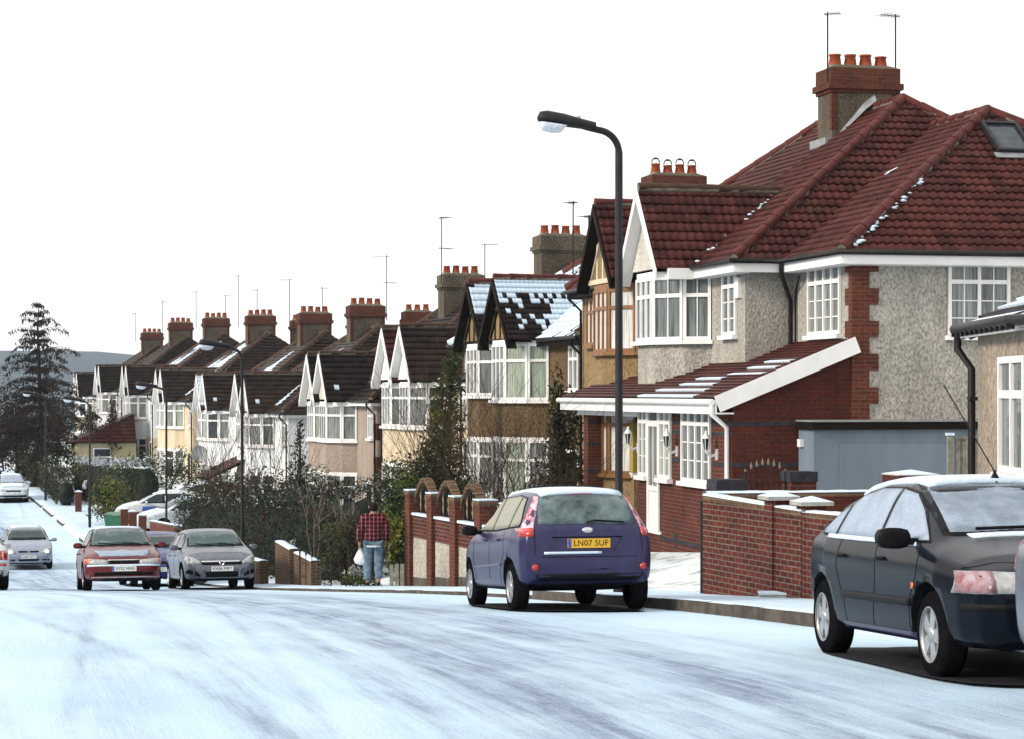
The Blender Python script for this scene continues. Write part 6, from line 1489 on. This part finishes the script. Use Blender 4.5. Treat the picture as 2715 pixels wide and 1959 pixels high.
plant('evergreen_bush', 'big rounded dark evergreen bush rising over the left end of the arched wall', 'bush', atx(1120, 51), 51, [(0, 0, 1.5, (1.15, .9, 1.35), 6500, .055, ['leaf_black', 'leaf_dark', 'leaf_black', 'leaf_green'], dict(shell=.5)), (.75, .2, 1.3, (.8, .7, 1.2), 3500, .055, ['leaf_black', 'leaf_dark', 'leaf_olive'], dict(shell=.5)), (-.6, .3, 2.2, (.6, .6, .8), 1500, .055, ['leaf_dark', 'leaf_olive', 'leaf_green'], dict(up=.4))], stemh=1)
plant('evergreen_bush', 'dark green bush with a snow flecked top behind the hedge below the white side wall', 'bush', atx(700, 84), 84, [(0, 0, 1.6, (1.9, 1.0, 1.5), 4200, .08, ['leaf_black', 'leaf_dark', 'leaf_dark', 'leaf_olive'], dict(snow=.06)), (1.7, .3, 1.9, (1.2, .9, 1.3), 2400, .08, ['leaf_black', 'leaf_dark', 'leaf_green'], dict(snow=.04))])
# ---------------------------------------------------------------- street lamps
def lamp(label, x, y, zt, dirv=(-1, -.25), arm=1.15, group='street lamps along the right pavement', s=1.0):
    zb = ground(x, y); o = thing('street_lamp', label, 'street lamp', (x, y, zb), 0, group); h = zt - zb
    d = Vector((dirv[0], dirv[1], 0)).normalized(); mb = MB()
    mb.tube([(0, 0, -.1), (0, 0, 1.25), (0, 0, 1.32), (0, 0, h - .38)] + [Vector((0, 0, h - .38)) + d * (.33 * (1 - math.cos(a))) + Vector((0, 0, .33 * math.sin(a))) for a in [math.pi / 2 * k / 8 * .93 for k in range(1, 9)]] + [Vector((0, 0, h - .035)) + d * (arm * .45) + Vector((0, 0, .03))],
            [q_ * s for q_ in [.085, .08, .057, .056] + [.05] * 8 + [.044]], 'lamp_metal', 14); mb.box((-.06, -.085, .35), (.06, -.07, .95), 'lamp_metal'); mb.build('pole', o)
    u = (d + Vector((0, 0, .12))).normalized(); side = Vector((0, 0, 1)).cross(u).normalized(); up = u.cross(side); st = Vector((0, 0, h - .01)) + d * arm * .30
    mb = MB(); L = arm * .72; prof = [(0, .07, .065, .06), (.25, .10, .085, .065), (.55, .135, .12, .07), (.85, .14, .13, .065), (.97, .11, .10, .05), (1.0, .05, .04, .02)]; vs = []
    for t, w, hu, hd in prof:
        for k in range(14):
            a = 2 * math.pi * k / 14; c_, s_ = math.cos(a), math.sin(a); vs.append(st + u * (L * t) + side * (w * c_) + up * ((hu if s_ > 0 else hd) * s_ + .01))
    fs = [(i * 14 + k, i * 14 + (k + 1) % 14, (i + 1) * 14 + (k + 1) % 14, (i + 1) * 14 + k) for i in range(5) for k in range(14)]
    mb.mesh(vs, fs + [tuple(range(14)), tuple(range(70, 84))], 'lamp_metal', True); hd_ = mb.build('lamp_head', o)
    mb = MB(); vs = []; nn = 14
    for t, w, dz in ((.50, .09, -.04), (.52, .12, -.075), (.58, .12, -.15), (.70, .125, -.175), (.88, .12, -.165), (.95, .10, -.10), (.96, .07, -.04)):
        for k in range(nn):
            a = math.pi * k / (nn - 1); vs.append(st + u * (L * t) + side * (w * math.cos(a)) + up * (-.045 + (dz + .045) * math.sin(a)))
    mb.mesh(vs, [(i * nn + k, i * nn + k + 1, (i + 1) * nn + k + 1, (i + 1) * nn + k) for i in range(6) for k in range(nn - 1)], 'lamp_bowl', True); mb.build('lamp_bowl', hd_, recalc=False)
    mb = MB(); mb.lathe(st + u * (L * .30) + up * .07, [(.035, -.01), (.035, .045), (.02, .06), (0, .062)], 'grey_metal', 10); mb.build('photocell', hd_)
    return o
M['lamp_bowl'] = m_plain('clear lamp bowl', (.62, .66, .74), .12, .15, 20, Coat_Weight=.8)
X1 = atx(1641, 33)
lamp('near dark street lamp standing behind the violet hatchback', X1, 33, 3.86, (-1, -.22), 1.20)
for px, Y, py, lab in ((642, 64, 920, 'street lamp rising in front of the white side wall behind the silver hatchback'), (441, 90, 1024, 'street lamp whose head hangs over the cream bays behind the maroon car'),
                       (238, 104, 1060, 'street lamp on the pavement left of the yellow green shrub'), (121, 122, 1045, 'farthest street lamp, beside the trunk of the tall street tree')):
    lamp(lab, atx(px, Y), Y, (HY - py) / F * Y, (-1, -.27), 1.2, s=.8)

# ---------------------------------------------------------------- walls, gates and fences
def thick_line(mb, a, b, w, z0a, z0b, z1a, z1b, m):
    a, b = Vector((*a, 0)), Vector((*b, 0)); d = (b - a).normalized(); n = Vector((-d.y, d.x, 0)) * w / 2
    v = [a - n + Vector((0, 0, z0a)), b - n + Vector((0, 0, z0b)), b + n + Vector((0, 0, z0b)), a + n + Vector((0, 0, z0a)), a - n + Vector((0, 0, z1a)), b - n + Vector((0, 0, z1b)), b + n + Vector((0, 0, z1b)), a + n + Vector((0, 0, z1a))]
    mb.mesh(v, [(3, 2, 1, 0), (4, 5, 6, 7), (0, 1, 5, 4), (1, 2, 6, 5), (2, 3, 7, 6), (3, 0, 4, 7)], m)
# low weathered wall at the right
def brick_wall(name, label, a, b, zt_a, zt_b, mat='brick_wall', w=.22, snow=.03, group=None, depth=.6):
    o = thing(name, label, 'wall', (a[0], a[1], ground(*a)), 0, group); z0 = ground(*a)
    A_, B_2 = (0, 0), (b[0] - a[0], b[1] - a[1]); ga, gb = -depth, ground(*b) - z0 - depth
    mb = MB(); thick_line(mb, A_, B_2, w, ga, gb, zt_a - z0 - .07, zt_b - z0 - .07, mat); mb.build('brickwork', o)
    mb = MB(); thick_line(mb, A_, B_2, w + .006, zt_a - z0 - .07, zt_b - z0 - .07, zt_a - z0, zt_b - z0, 'brick_brown'); mb.build('coping', o)
    if snow:
        mb = MB(); a3, b3 = Vector((0, 0, zt_a - z0)), Vector((*B_2, zt_b - z0)); L = (b3 - a3).length; n = max(4, int(L / .12)); d = (b3 - a3) / n; sd = Vector((-d.y, d.x, 0)).normalized(); vs = []
        for i in range(n + 1):
            for k, (s_, h_) in enumerate(((-.5, 0), (-.42, .75), (0, 1), (.42, .75), (.5, 0))):
                vs.append(a3 + d * i + sd * (w + .02) * s_ * (1 + .08 * noise.noise(Vector((i * .9, k, a[0])))) + Vector((0, 0, .003 + snow * h_ * (1 + .5 * noise.noise(Vector((i * .5, 3, a[1])))))))
        mb.mesh(vs, [(i * 5 + k, i * 5 + k + 1, (i + 1) * 5 + k + 1, (i + 1) * 5 + k) for i in range(n) for k in range(4)], 'snow', True); mb.build('snow_strip', o, recalc=False)
    return o
def pillar(name, label, x, y, zt, w=.34, mat='brick_wall', cap='concrete', capw=.10, caph=.09, snow=True, group=None, bands=None):
    z0 = ground(x, y); o = thing(name, label, 'gate pillar', (x, y, z0), TH, group); h = zt - z0
    mb = MB(); mb.box((-w / 2, -w / 2, -.6), (w / 2, w / 2, h - caph), mat)
    if bands:
        for q in bands: mb.box((-w / 2 - .005, -w / 2 - .005, q), (w / 2 + .005, w / 2 + .005, q + .075), 'brick_black')
    mb.build('pillar_shaft', o)
    mb = MB(); c = w / 2 + capw; mb.box((-c, -c, h - caph), (c, c, h - .03), cap)
    mb.mesh([(-c, -c, h - .03), (c, -c, h - .03), (c, c, h - .03), (-c, c, h - .03), (0, 0, h + (.04 if cap != 'brick_black' else -.025))], [(0, 1, 4), (1, 2, 4), (2, 3, 4), (3, 0, 4)], 'snow' if snow else cap); mb.build('pillar_cap', o); return o
brick_wall('garden_wall', 'low weathered brick wall with snow on top between the violet and the black car', (2.80, 32.0), (3.80, 28.95), -1.45, -1.52)
brick_wall('garden_wall', 'low brick wall running behind the black car from the right hand pillar', (3.80, 29.0), (5.0, 24.4), -1.53, -1.45)
pillar('gate_pillar', 'brick pillar with snowy stone cap ending the low wall behind the violet car', 3.52, 29.85, -1.33, .30, 'brick_wall', 'concrete', .07, .08)
pillar('gate_pillar', 'brick pillar with snowy stone cap standing beside the black car', 3.84, 29.0, -1.36, .30, 'brick_wall', 'concrete', .07, .08)
mb = MB(); mb.box((-.22, -.16, -.1), (.22, .16, .05), 'concrete'); mb.box((-.23, -.17, .05), (.23, .17, .075), 'snow'); o = mb.build('stone_block'); o.location = (3.45, 29.5, ground(3.45, 29.5)); tag(o, 'small snow topped stone slab at the foot of the brick pillar', 'stone')
mb = MB(); mb.tube([(0, 0, -.3), (0, 0, 1.3)], .035, 'black_metal', 10); mb.lathe((0, 0, 1.3), [(.035, 0), (.05, .02), (.03, .05), (0, .07)], 'black_metal', 10); o = mb.build('gate_post'); o.location = (2.72, 32.3, ground(2.72, 32.3)); tag(o, 'black iron gate post at the left end of the low brick wall', 'post')
brick_wall('side_wall', 'dark red side wall with snowy top reaching back to the blue grey store', (3.1, 36.4), (6.1, 37.1), -1.62, -1.62, 'brick_red', .2)
pillar('gate_pillar', 'left brick pillar of the spiked iron gate with blue black brick cap', 3.60, 37.9, -1.42, .50, 'brick_porch', 'brick_black', .02, .20, False)
pillar('gate_pillar', 'right brick pillar of the spiked iron gate with blue black brick cap', 4.86, 38.3, -1.30, .45, 'brick_porch', 'brick_black', .02, .20, False, bands=(.6,))
pillar('gate_pillar', 'dark red brick pillar with flat snowy top in front of the blue grey store', 6.45, 36.6, -1.28, .70, 'brick_red', 'concrete', .01, .05, True)
def railing(name, label, cat, a, b, zt, h, n, arch=0, gold=False):
    z0 = zt - h; o = thing(name, label, cat, (a[0], a[1], z0)); d = Vector((b[0] - a[0], b[1] - a[1], 0)); mb = MB()
    for i in range(n):
        t = i / (n - 1); p = d * t; hh = h + arch * math.sin(math.pi * t)
        mb.tube([p + Vector((0, 0, -.1)), p + Vector((0, 0, hh - .12))], .010, 'black_metal', 5); mb.lathe(p + Vector((0, 0, hh - .12)), [(.010, 0), (.026, .03), (.012, .08), (0, .13)], 'spike' if gold else 'black_metal', 6)
        if i % 2 and gold: mb.lathe(p + Vector((0, 0, h * .55)), [(.010, -.12), (.03, -.05), (.012, 0), (.03, .05), (.010, .12)], 'spike', 6)
    for q in (.12, h - .3): mb.tube([Vector((0, 0, q)), d + Vector((0, 0, q))], .012, 'black_metal', 5)
    mb.build('bars', o)
    mb = MB(); mb.tube([(0, 0, -.5), (0, 0, h)], .02, 'black_metal', 6); mb.tube([d + Vector((0, 0, -.5)), d + Vector((0, 0, h))], .02, 'black_metal', 6); mb.build('post', o); return o
M['dash_panel'] = m_dash('dull pebbledash panel', (.36, .33, .28), .25, .35); M['spike'] = m_plain('tarnished gold paint', (.22, .15, .08), .5, .3, 10)
railing('iron_gate', 'black iron gate with pale spikes between two brick pillars', 'gate', (3.92, 38.0), (4.62, 38.25), -1.22, 1.3, 8, .12, True)
railing('spiked_railing', 'black spiked railings seen over the roof of the violet hatchback', 'fence', (.25, 42.6), (1.35, 41.2), -1.68, 1.6, 15)
mb = MB()
for k in range(9): mb.box((k * .085, -.02 + .02 * (k % 2), -.3), (k * .085 + .08, .02 + .02 * (k % 2), 1.62), 'wood_fence')
mb.box((-.12, -.05, -.3), (-.04, .05, 1.68), 'wood_fence'); mb.box((-.14, -.07, 1.68), (-.02, .07, 1.72), 'snow'); mb.box((0, -.03, 1.62), (.76, .05, 1.66), 'wood_fence')
o = mb.build('fence_panel'); o.location = (6.95, 35.5, -2.35); tag(o, 'pale upright boarded fence panel beside the black downpipe of the bungalow', 'fence')

# arched brick wall beyond the violet car
wa, wb = Vector((-2.03, 47.5, 0)), Vector((.52, 40.2, 0)); WD = (wb - wa); WL = WD.length; wd = WD.normalized(); wnrm = Vector((wd.y, -wd.x, 0))
if wnrm.x > 0: wnrm = -wnrm
AW = thing('arched_garden_wall', 'brick and pebbledash garden wall with arched iron openings behind the violet hatchback', 'wall', (wa.x, wa.y, ground(wa.x, wa.y)))
zo = ground(wa.x, wa.y); np_ = 6; pitch = WL / (np_ - 1); ZT_, ZL_, ZBd = -2.03 - zo, -2.52 - zo, -3.02 - zo
mb = MB(); thick_line(mb, (0, 0), (WD.x, WD.y), .20, -.8, -.8, ZL_ - .03, ZL_ - .03, 'brick_wall'); mb.build('brickwork', AW)
mb = MB()
for i in range(np_ - 1):
    a = wd * (pitch * i + .2) ; b = wd * (pitch * (i + 1) - .2)
    for off, z0, z1, m in ((.108, -.6, .18, 'kerb'), (.104, .18, ZBd, 'dash_panel')):
        q = wnrm * off; g0 = ground(wa.x + a.x, wa.y + a.y) - zo; g1 = ground(wa.x + b.x, wa.y + b.y) - zo
        if m == 'kerb': mb.mesh([a + q + Vector((0, 0, g0 - .3)), b + q + Vector((0, 0, g1 - .3)), b + q + Vector((0, 0, g1 + .16)), a + q + Vector((0, 0, g0 + .2))], [(0, 1, 2, 3)], m)
        else: mb.mesh([a + q + Vector((0, 0, g0 + .1)), b + q + Vector((0, 0, g1 + .1)), b + q + Vector((0, 0, z1)), a + q + Vector((0, 0, z1))], [(0, 1, 2, 3)], m)
mb.build('rendered_panel', AW, recalc=False)
for i in range(np_):
    p = wd * (pitch * i); w_ = .17; mb = MB(); g0 = ground(wa.x + p.x, wa.y + p.y) - zo
    mb.obox(p - wd * w_ - wnrm * (w_ - .01) + Vector((0, 0, g0 - .5)), wd * 2 * w_, wnrm * 2 * w_, (0, 0, ZT_ - .12 - g0 + .5), 'brick_orange'); pl = mb.build('pillar', AW)
    mb = MB(); mb.obox(p - wd * (w_ + .02) - wnrm * (w_ + .01) + Vector((0, 0, ZT_ - .12)), wd * 2 * (w_ + .02), wnrm * 2 * (w_ + .02), (0, 0, .10), 'brick_brown'); mb.obox(p - wd * (w_ + .02) - wnrm * (w_ + .01) + Vector((0, 0, ZT_ - .02)), wd * 2 * (w_ + .02), wnrm * 2 * (w_ + .02), (0, 0, .025), 'snow'); mb.build('pillar_cap', pl)
for i in range(np_ - 1):
    c = wd * (pitch * (i + .5)); hw_ = pitch / 2 - w_ - .02; mb = MB()
    if i < 3:
        nseg = 15
        for k in range(nseg):
            a0, a1 = math.pi * k / nseg, math.pi * (k + .82) / nseg
            def ap_(r1, r2, a): s_ = math.sin(a); return c + wd * (-math.cos(a) * r1) + Vector((0, 0, ZT_ - .26 + (s_ ** 1.0) * r2 + (.10 * max(0, s_ - .75) / .25)))
            q = [ap_(hw_ - .02, .34, a0), ap_(hw_ - .02, .34, a1), ap_(hw_ + .06, .44, a1), ap_(hw_ + .06, .44, a0)]
            mb.prism([v + wnrm * .07 for v in q], wnrm * -.16, 'brick_brown')
        mb.build('brick_arch', AW)
    mb = MB(); cz = .22 if i < 3 else .1
    for k in range(9):
        t = -1 + 2 * (k + .5) / 9; hh = ZT_ - .30 + (.34 * math.sqrt(max(0, 1 - t * t)) if i < 3 else .12)
        mb.tube([c + wd * (t * hw_) + Vector((0, 0, ZL_)), c + wd * (t * hw_) + Vector((0, 0, hh))], .012, 'black_metal', 5)
    if i < 3:
        mb.prism([c - wd * hw_ * .97 - wnrm * .02 + Vector((0, 0, ZL_)), c + wd * hw_ * .97 - wnrm * .02 + Vector((0, 0, ZL_))] + [c - wnrm * .02 + wd * (math.cos(a) * hw_ * .97) + Vector((0, 0, ZT_ - .28 + .34 * math.sin(a))) for a in [math.pi * q / 10 for q in range(0, 11)]], wnrm * -.02, 'timber')
        for t in (-.45, .15): mb.lathe(c + wnrm * .03 + wd * (t * hw_) + Vector((0, 0, ZL_ + .28)), [(.006, -.22), (.028, -.08), (.010, 0), (.028, .08), (.004, .22)], 'spike', 6)
    mb.build('iron_panel', AW)
    mb = MB(); mb.obox(c - wd * hw_ - wnrm * .13 + Vector((0, 0, ZL_ - .03)), wd * 2 * hw_, wnrm * .27, (0, 0, .05), 'snow'); mb.build('snow_strip', AW)
# picket fence between the man and the arched wall
mb = MB()
for k in range(11): mb.box((k * .115, 0, -.2), (k * .115 + .085, .025, .46 + .02 * math.sin(k)), 'wood_fence')
mb.box((0, .026, .1), (1.25, .05, .16), 'wood_fence'); o = mb.build('picket_fence'); o.location = (atx(1033, 48.6), 48.6, ground(-2.6, 48.6)); o.rotation_euler = (0, 0, R(-6)); tag(o, 'low grey picket fence between the walking man and the arched wall', 'fence')
# low gate walls left of the brown bush
brick_wall('garden_wall', 'mossy brown end wall left of the iron gate, left of the brown bush', (atx(742, 57.5), 57.5), (atx(780, 55.6), 55.6), -3.78, -3.86, 'brick_brown', .24)
brick_wall('garden_wall', 'mossy brown wall stub right of the iron gate, beside the brown bush', (atx(792, 55.2), 55.2), (atx(838, 52.8), 52.8), -3.90, -3.94, 'brick_brown', .24)
railing('iron_gate', 'small black iron gate between the two mossy brown wall stubs', 'gate', (atx(782, 55.5), 55.5), (atx(790, 55.25), 55.25), -3.85, .8, 3)
railing('iron_gate', 'open black iron gate leaf in front of the brown bush', 'gate', (atx(795, 54.0), 54.0), (atx(878, 51.0), 51.0), -3.72, .75, 6)
brick_wall('garden_wall', 'short brick wall end with snowy top right of the silver hatchback', (atx(668, 58.5), 58.5), (atx(700, 57.6), 57.6), -4.28, -4.30, 'brick_brown', .24)
brick_wall('garden_wall', 'low red brick front wall by the third lamp post', (atx(405, 91), 91), (atx(500, 84), 84), -5.15, -5.0, 'brick_orange', .24)
for px, Y, py, lab in ((330, 97, 1345, 'brick pillar with snowy cap just right of the green bins'), (352, 96, 1352, 'brick pillar second from the green bins'), (378, 94, 1362, 'brick pillar nearest the third lamp post'), (208, 114, 1300, 'pale brick pillar with snowy cap on the far pavement')):
    pillar('gate_pillar', lab, atx(px, Y), Y, (HY - py) / F * Y, .32, 'brick_orange', 'concrete', .03, .07)
for px, Y, lab in ((159, 121, 'left one of two white posts on the far pavement'), (168, 119, 'right one of two white posts on the far pavement')):
    mb = MB(); mb.box((-.09, -.09, -.2), (.09, .09, 1.15), 'upvc'); mb.box((-.12, -.12, 1.15), (.12, .12, 1.2), 'snow'); o = mb.build('white_post'); o.location = (atx(px, Y), Y, ground(atx(px, Y), Y)); tag(o, lab, 'post')
# wheelie bins
def bin_(label, px, Y):
    x = atx(px, Y); o = thing('wheeled_bin', label, 'bin', (x, Y, ground(x, Y)), R(-10), 'green wheeled bins'); mb = MB()
    mb.mesh([(-.22, -.24, .08), (.22, -.24, .08), (.22, .24, .08), (-.22, .24, .08), (-.29, -.33, .98), (.29, -.33, .98), (.29, .33, .98), (-.29, .33, .98)], [(3, 2, 1, 0), (4, 5, 6, 7), (0, 1, 5, 4), (1, 2, 6, 5), (2, 3, 7, 6), (3, 0, 4, 7)], 'green_plastic')
    mb.build('bin_body', o, bevel=.02); mb = MB()
    mb.mesh([(-.31, -.36, .98), (.31, -.36, .98), (.31, .36, 1.0), (-.31, .36, 1.0), (-.29, -.33, 1.03), (.29, -.33, 1.03), (.29, .34, 1.10), (-.29, .34, 1.10)], [(3, 2, 1, 0), (4, 5, 6, 7), (0, 1, 5, 4), (1, 2, 6, 5), (2, 3, 7, 6), (3, 0, 4, 7)], 'green_plastic'); mb.build('lid', o)
    for sx in (-.26, .22): mb = MB(); mb.tube([(sx, .24, .1), (sx + .05, .24, .1)], .1, 'rubber', 14); mb.build('wheel', o)
bin_('green wheeled bin standing left of the brick pillars', 300, 98); bin_('green wheeled bin half hidden behind the first brick pillar', 318, 97.4)

# ---------------------------------------------------------------- the walking man
def skin_mesh(name, verts, edges, radii, mat, parent, sub=2, root=0, folds=0):
    me = bpy.data.meshes.new(name); me.from_pydata(verts, edges, []); t = bpy.data.objects.new(name, me); COL.objects.link(t)
    t.modifiers.new('s', 'SKIN'); sv = me.skin_vertices[0].data
    for i, r_ in enumerate(radii): sv[i].radius = r_ if isinstance(r_, tuple) else (r_, r_); sv[i].use_root = (i == root)
    m = t.modifiers.new('b', 'SUBSURF'); m.levels = sub; m.render_levels = sub
    m2 = bpy.data.meshes.new_from_object(ev(t)); m2.name = name; bpy.data.objects.remove(t); m2.materials.clear(); m2.materials.append(M[mat])
    for p in m2.polygons: p.use_smooth = True
    if folds:
        for v in m2.vertices:
            q = v.co; d = noise.noise(Vector((q.x * 9, q.y * 9, q.z * 16))) * folds + noise.noise(Vector((q.x * 22, q.y * 22, q.z * 34))) * folds * .5
            v.co = q + v.normal * d
    o = bpy.data.objects.new(name, m2); COL.objects.link(o); o.parent = parent; return o
s = NT('red tartan wool'); co = s.coord(scale=(1, 1, 1)); sp = s.n('ShaderNodeSeparateXYZ'); s.l(co, sp.inputs[0])
def stripes(v, per, wd_, ph=0.0):
    x = s.math('FRACT', s.math('ADD', s.math('DIVIDE', v, per), ph)); return s.math('LESS_THAN', s.math('ABSOLUTE', s.math('SUBTRACT', x, .5)), wd_)
h1 = stripes(sp.outputs[0], .085, .27); h2 = stripes(sp.outputs[2], .085, .25)
col = s.mix(s.math('MULTIPLY', s.math('ADD', h1, h2), .5), (.17, .012, .010), (.012, .008, .010)); col = s.mix(s.math('MULTIPLY', stripes(sp.outputs[0], .085, .055, .5), .8), col, (.20, .17, .22)); col = s.mix(s.math('MULTIPLY', stripes(sp.outputs[2], .085, .045, .5), .35), col, (.25, .2, .25))
s.bump(s.noise(co, 14, 3), .5, .02); M['tartan'] = s.fin(col, .95)
M.update(skin=m_plain('skin', (.36, .19, .13), .6, .1, 8), hair=m_plain('dark hair', (.010, .008, .007), .7, .4, 40, .5), denim=m_plain('blue denim', (.10, .15, .20), .9, .3, 9, .4), bag=m_plain('thin white plastic bag', (.62, .62, .66), .4, .15, 10, .5), shoe=m_plain('dark shoe', (.02, .018, .018), .7, .3, 9), shirt=m_plain('white shirt', (.6, .6, .6), .8, .1, 9))
mx, my = atx(990, 47.3), 47.3
MAN = thing('person', 'man in red tartan jacket and jeans walking away with a white carrier bag', 'person', (mx, my, ground(mx, my) + .0), R(6))
# local frame: he faces +y (away from the camera); x to his right
V = [(0, 0, .96), (0, .01, 1.12), (0, .02, 1.30), (0, .0, 1.46), (0, .0, 1.535), (0, .015, 1.60), (0, .02, 1.67), (0, .012, 1.735),   # 0-7 spine, neck, head
     (-.095, 0, .90), (-.115, .06, .50), (-.12, -.04, .10), (-.125, .09, .045),                                                       # 8-11 left leg
     (.095, 0, .90), (.105, -.02, .50), (.10, -.20, .13), (.10, -.10, .06),                                                           # 12-15 right leg
     (-.19, .0, 1.41), (-.27, -.03, 1.14), (-.285, .05, .90), (-.285, .07, .83),                                                        # 16-19 left arm
     (.19, .0, 1.41), (.265, -.05, 1.15), (.27, .06, .93), (.25, .13, .88)]                                                            # 20-23 right arm
Ed = [(0, 1), (1, 2), (2, 3), (3, 4), (4, 5), (5, 6), (6, 7), (0, 8), (8, 9), (9, 10), (10, 11), (0, 12), (12, 13), (13, 14), (14, 15), (3, 16), (16, 17), (17, 18), (18, 19), (3, 20), (20, 21), (21, 22), (22, 23)]
Ra = [(.15, .11), (.155, .115), (.175, .12), (.12, .09), (.055, .06), (.065, .075), (.082, .098), (.06, .075), (.085, .09), (.062, .065), (.042, .045), (.04, .035), (.085, .09), (.062, .065), (.042, .045), (.04, .035),
      (.065, .07), (.05, .05), (.034, .034), (.03, .024), (.065, .07), (.05, .05), (.034, .034), (.03, .024)]
skin_mesh('body', V, Ed, Ra, 'skin', MAN)
JV = [(0, 0, .87), (0, .005, 1.10), (0, .01, 1.30), (0, -.005, 1.45), (0, -.008, 1.545), (-.20, -.005, 1.425), (-.29, -.04, 1.15), (-.295, .04, .92), (.20, -.005, 1.425), (.285, -.06, 1.15), (.285, .05, .93)]
JE = [(0, 1), (1, 2), (2, 3), (3, 4), (3, 5), (5, 6), (6, 7), (3, 8), (8, 9), (9, 10)]
JR = [(.215, .16), (.22, .165), (.225, .16), (.13, .11), (.078, .08), (.10, .095), (.078, .075), (.058, .06), (.10, .095), (.078, .075), (.058, .06)]
skin_mesh('tartan_jacket', JV, JE, JR, 'tartan', MAN, 3, folds=.022)
TV = [(0, 0, .97), (-.10, 0, .88), (-.118, .06, .50), (-.122, -.045, .11), (.10, 0, .88), (.108, -.02, .50), (.102, -.195, .16)]
skin_mesh('jeans', TV, [(0, 1), (1, 2), (2, 3), (0, 4), (4, 5), (5, 6)], [(.165, .13), (.125, .125), (.10, .10), (.088, .09), (.125, .125), (.10, .10), (.088, .09)], 'denim', MAN, 3, folds=.018)
mb = MB(); mb.tube([(-.16, -.09, .845), (-.08, -.15, .84), (.05, -.16, .84), (.14, -.11, .845)], .02, 'shirt', 6); mb.build('shirt_hem', MAN)
skin_mesh('hair', [(0, -.025, 1.555), (0, -.02, 1.63), (0, -.01, 1.70), (0, .0, 1.755)], [(0, 1), (1, 2), (2, 3)], [(.070, .062), (.098, .098), (.105, .11), (.078, .088)], 'hair', MAN)
for sx, pts in ((-1, [(-.125, -.07, .05), (-.125, .04, .05), (-.125, .14, .035)]), (1, [(.10, -.215, .10), (.10, -.13, .06), (.10, -.04, .03)])):
    skin_mesh('shoe', pts, [(0, 1), (1, 2)], [(.045, .045), (.048, .045), (.04, .03)], 'shoe', MAN)
def hand(c, sg):
    hv = [Vector(c), Vector(c) + Vector((0, .01, -.06))]; E_ = [(0, 1)]; Rr = [(.018, .028), (.016, .034)]
    for k in range(4):
        b = Vector(c) + Vector((0, -.03 + .022 * k, -.085)); ln = (.055, .065, .07, .055)[k]
        i = len(hv); hv += [b, b + Vector((-sg * .012, .004, -ln * .55)), b + Vector((-sg * .034, .006, -ln * .9))]; E_ += [(1, i), (i, i + 1), (i + 1, i + 2)]; Rr += [.0095, .0088, .0075]
    i = len(hv); t = Vector(c) + Vector((-sg * .012, .035, -.03)); hv += [t, t + Vector((-sg * .02, .018, -.04))]; E_ += [(0, i), (i, i + 1)]; Rr += [.011, .0095]
    skin_mesh('hand', hv, E_, Rr, 'skin', MAN, 1)
hand((-.288, .07, .85), -1); hand((.25, .12, .89), 1)
for sx in (-1, 1):
    mb = MB(); mb.lathe((sx * .088, .015, 1.655), [(0, -.03), (.014, -.02), (.02, 0), (.014, .02), (0, .03)], 'skin', 8); mb.build('ear', MAN)
mb = MB(); rr = random.Random(5); vs = []; n = 14; zs_ = [(.80, .02), (.74, .05), (.66, .10), (.56, .135), (.48, .12), (.44, .05)]
for z, r_ in zs_:
    for k in range(n):
        a = 2 * math.pi * k / n; q = r_ * (1 + .22 * math.sin(3 * a + z * 9) + .1 * rr.uniform(-1, 1)); vs.append((-.27 + q * math.cos(a) + (.8 - z) * .12, .07 + q * .6 * math.sin(a), z))
mb.mesh(vs, [(i * n + k, i * n + (k + 1) % n, (i + 1) * n + (k + 1) % n, (i + 1) * n + k) for i in range(5) for k in range(n)] + [tuple(range(70, 84))], 'bag', True)
for sx in (-.02, .02): mb.tube([(-.285 + sx, .07, .79), (-.288 + sx * .4, .07, .765), (-.28, .07, .74)], .006, 'bag', 5)
bg_ = mb.build('carrier_bag', recalc=False); bg_.location = MAN.location; bg_.rotation_euler = MAN.rotation_euler; tag(bg_, 'crumpled white carrier bag hanging from the left hand of the walking man', 'bag')

# ---------------------------------------------------------------- the air between here and the hills
hm = bpy.data.materials.new('haze'); hm.use_nodes = True; ht = hm.node_tree; ht.nodes.clear()
hv = ht.nodes.new('ShaderNodeVolumePrincipled'); hv.inputs['Color'].default_value = (.62, .79, 1, 1); hv.inputs['Density'].default_value = .00015; hv.inputs['Anisotropy'].default_value = .2
ho = ht.nodes.new('ShaderNodeOutputMaterial'); ht.links.new(hv.outputs[0], ho.inputs['Volume'])
mb = MB(); mb.box((-2000, -60, -30), (1200, 2720, 60), hm); hz = mb.build('haze'); hz['kind'] = 'stuff'
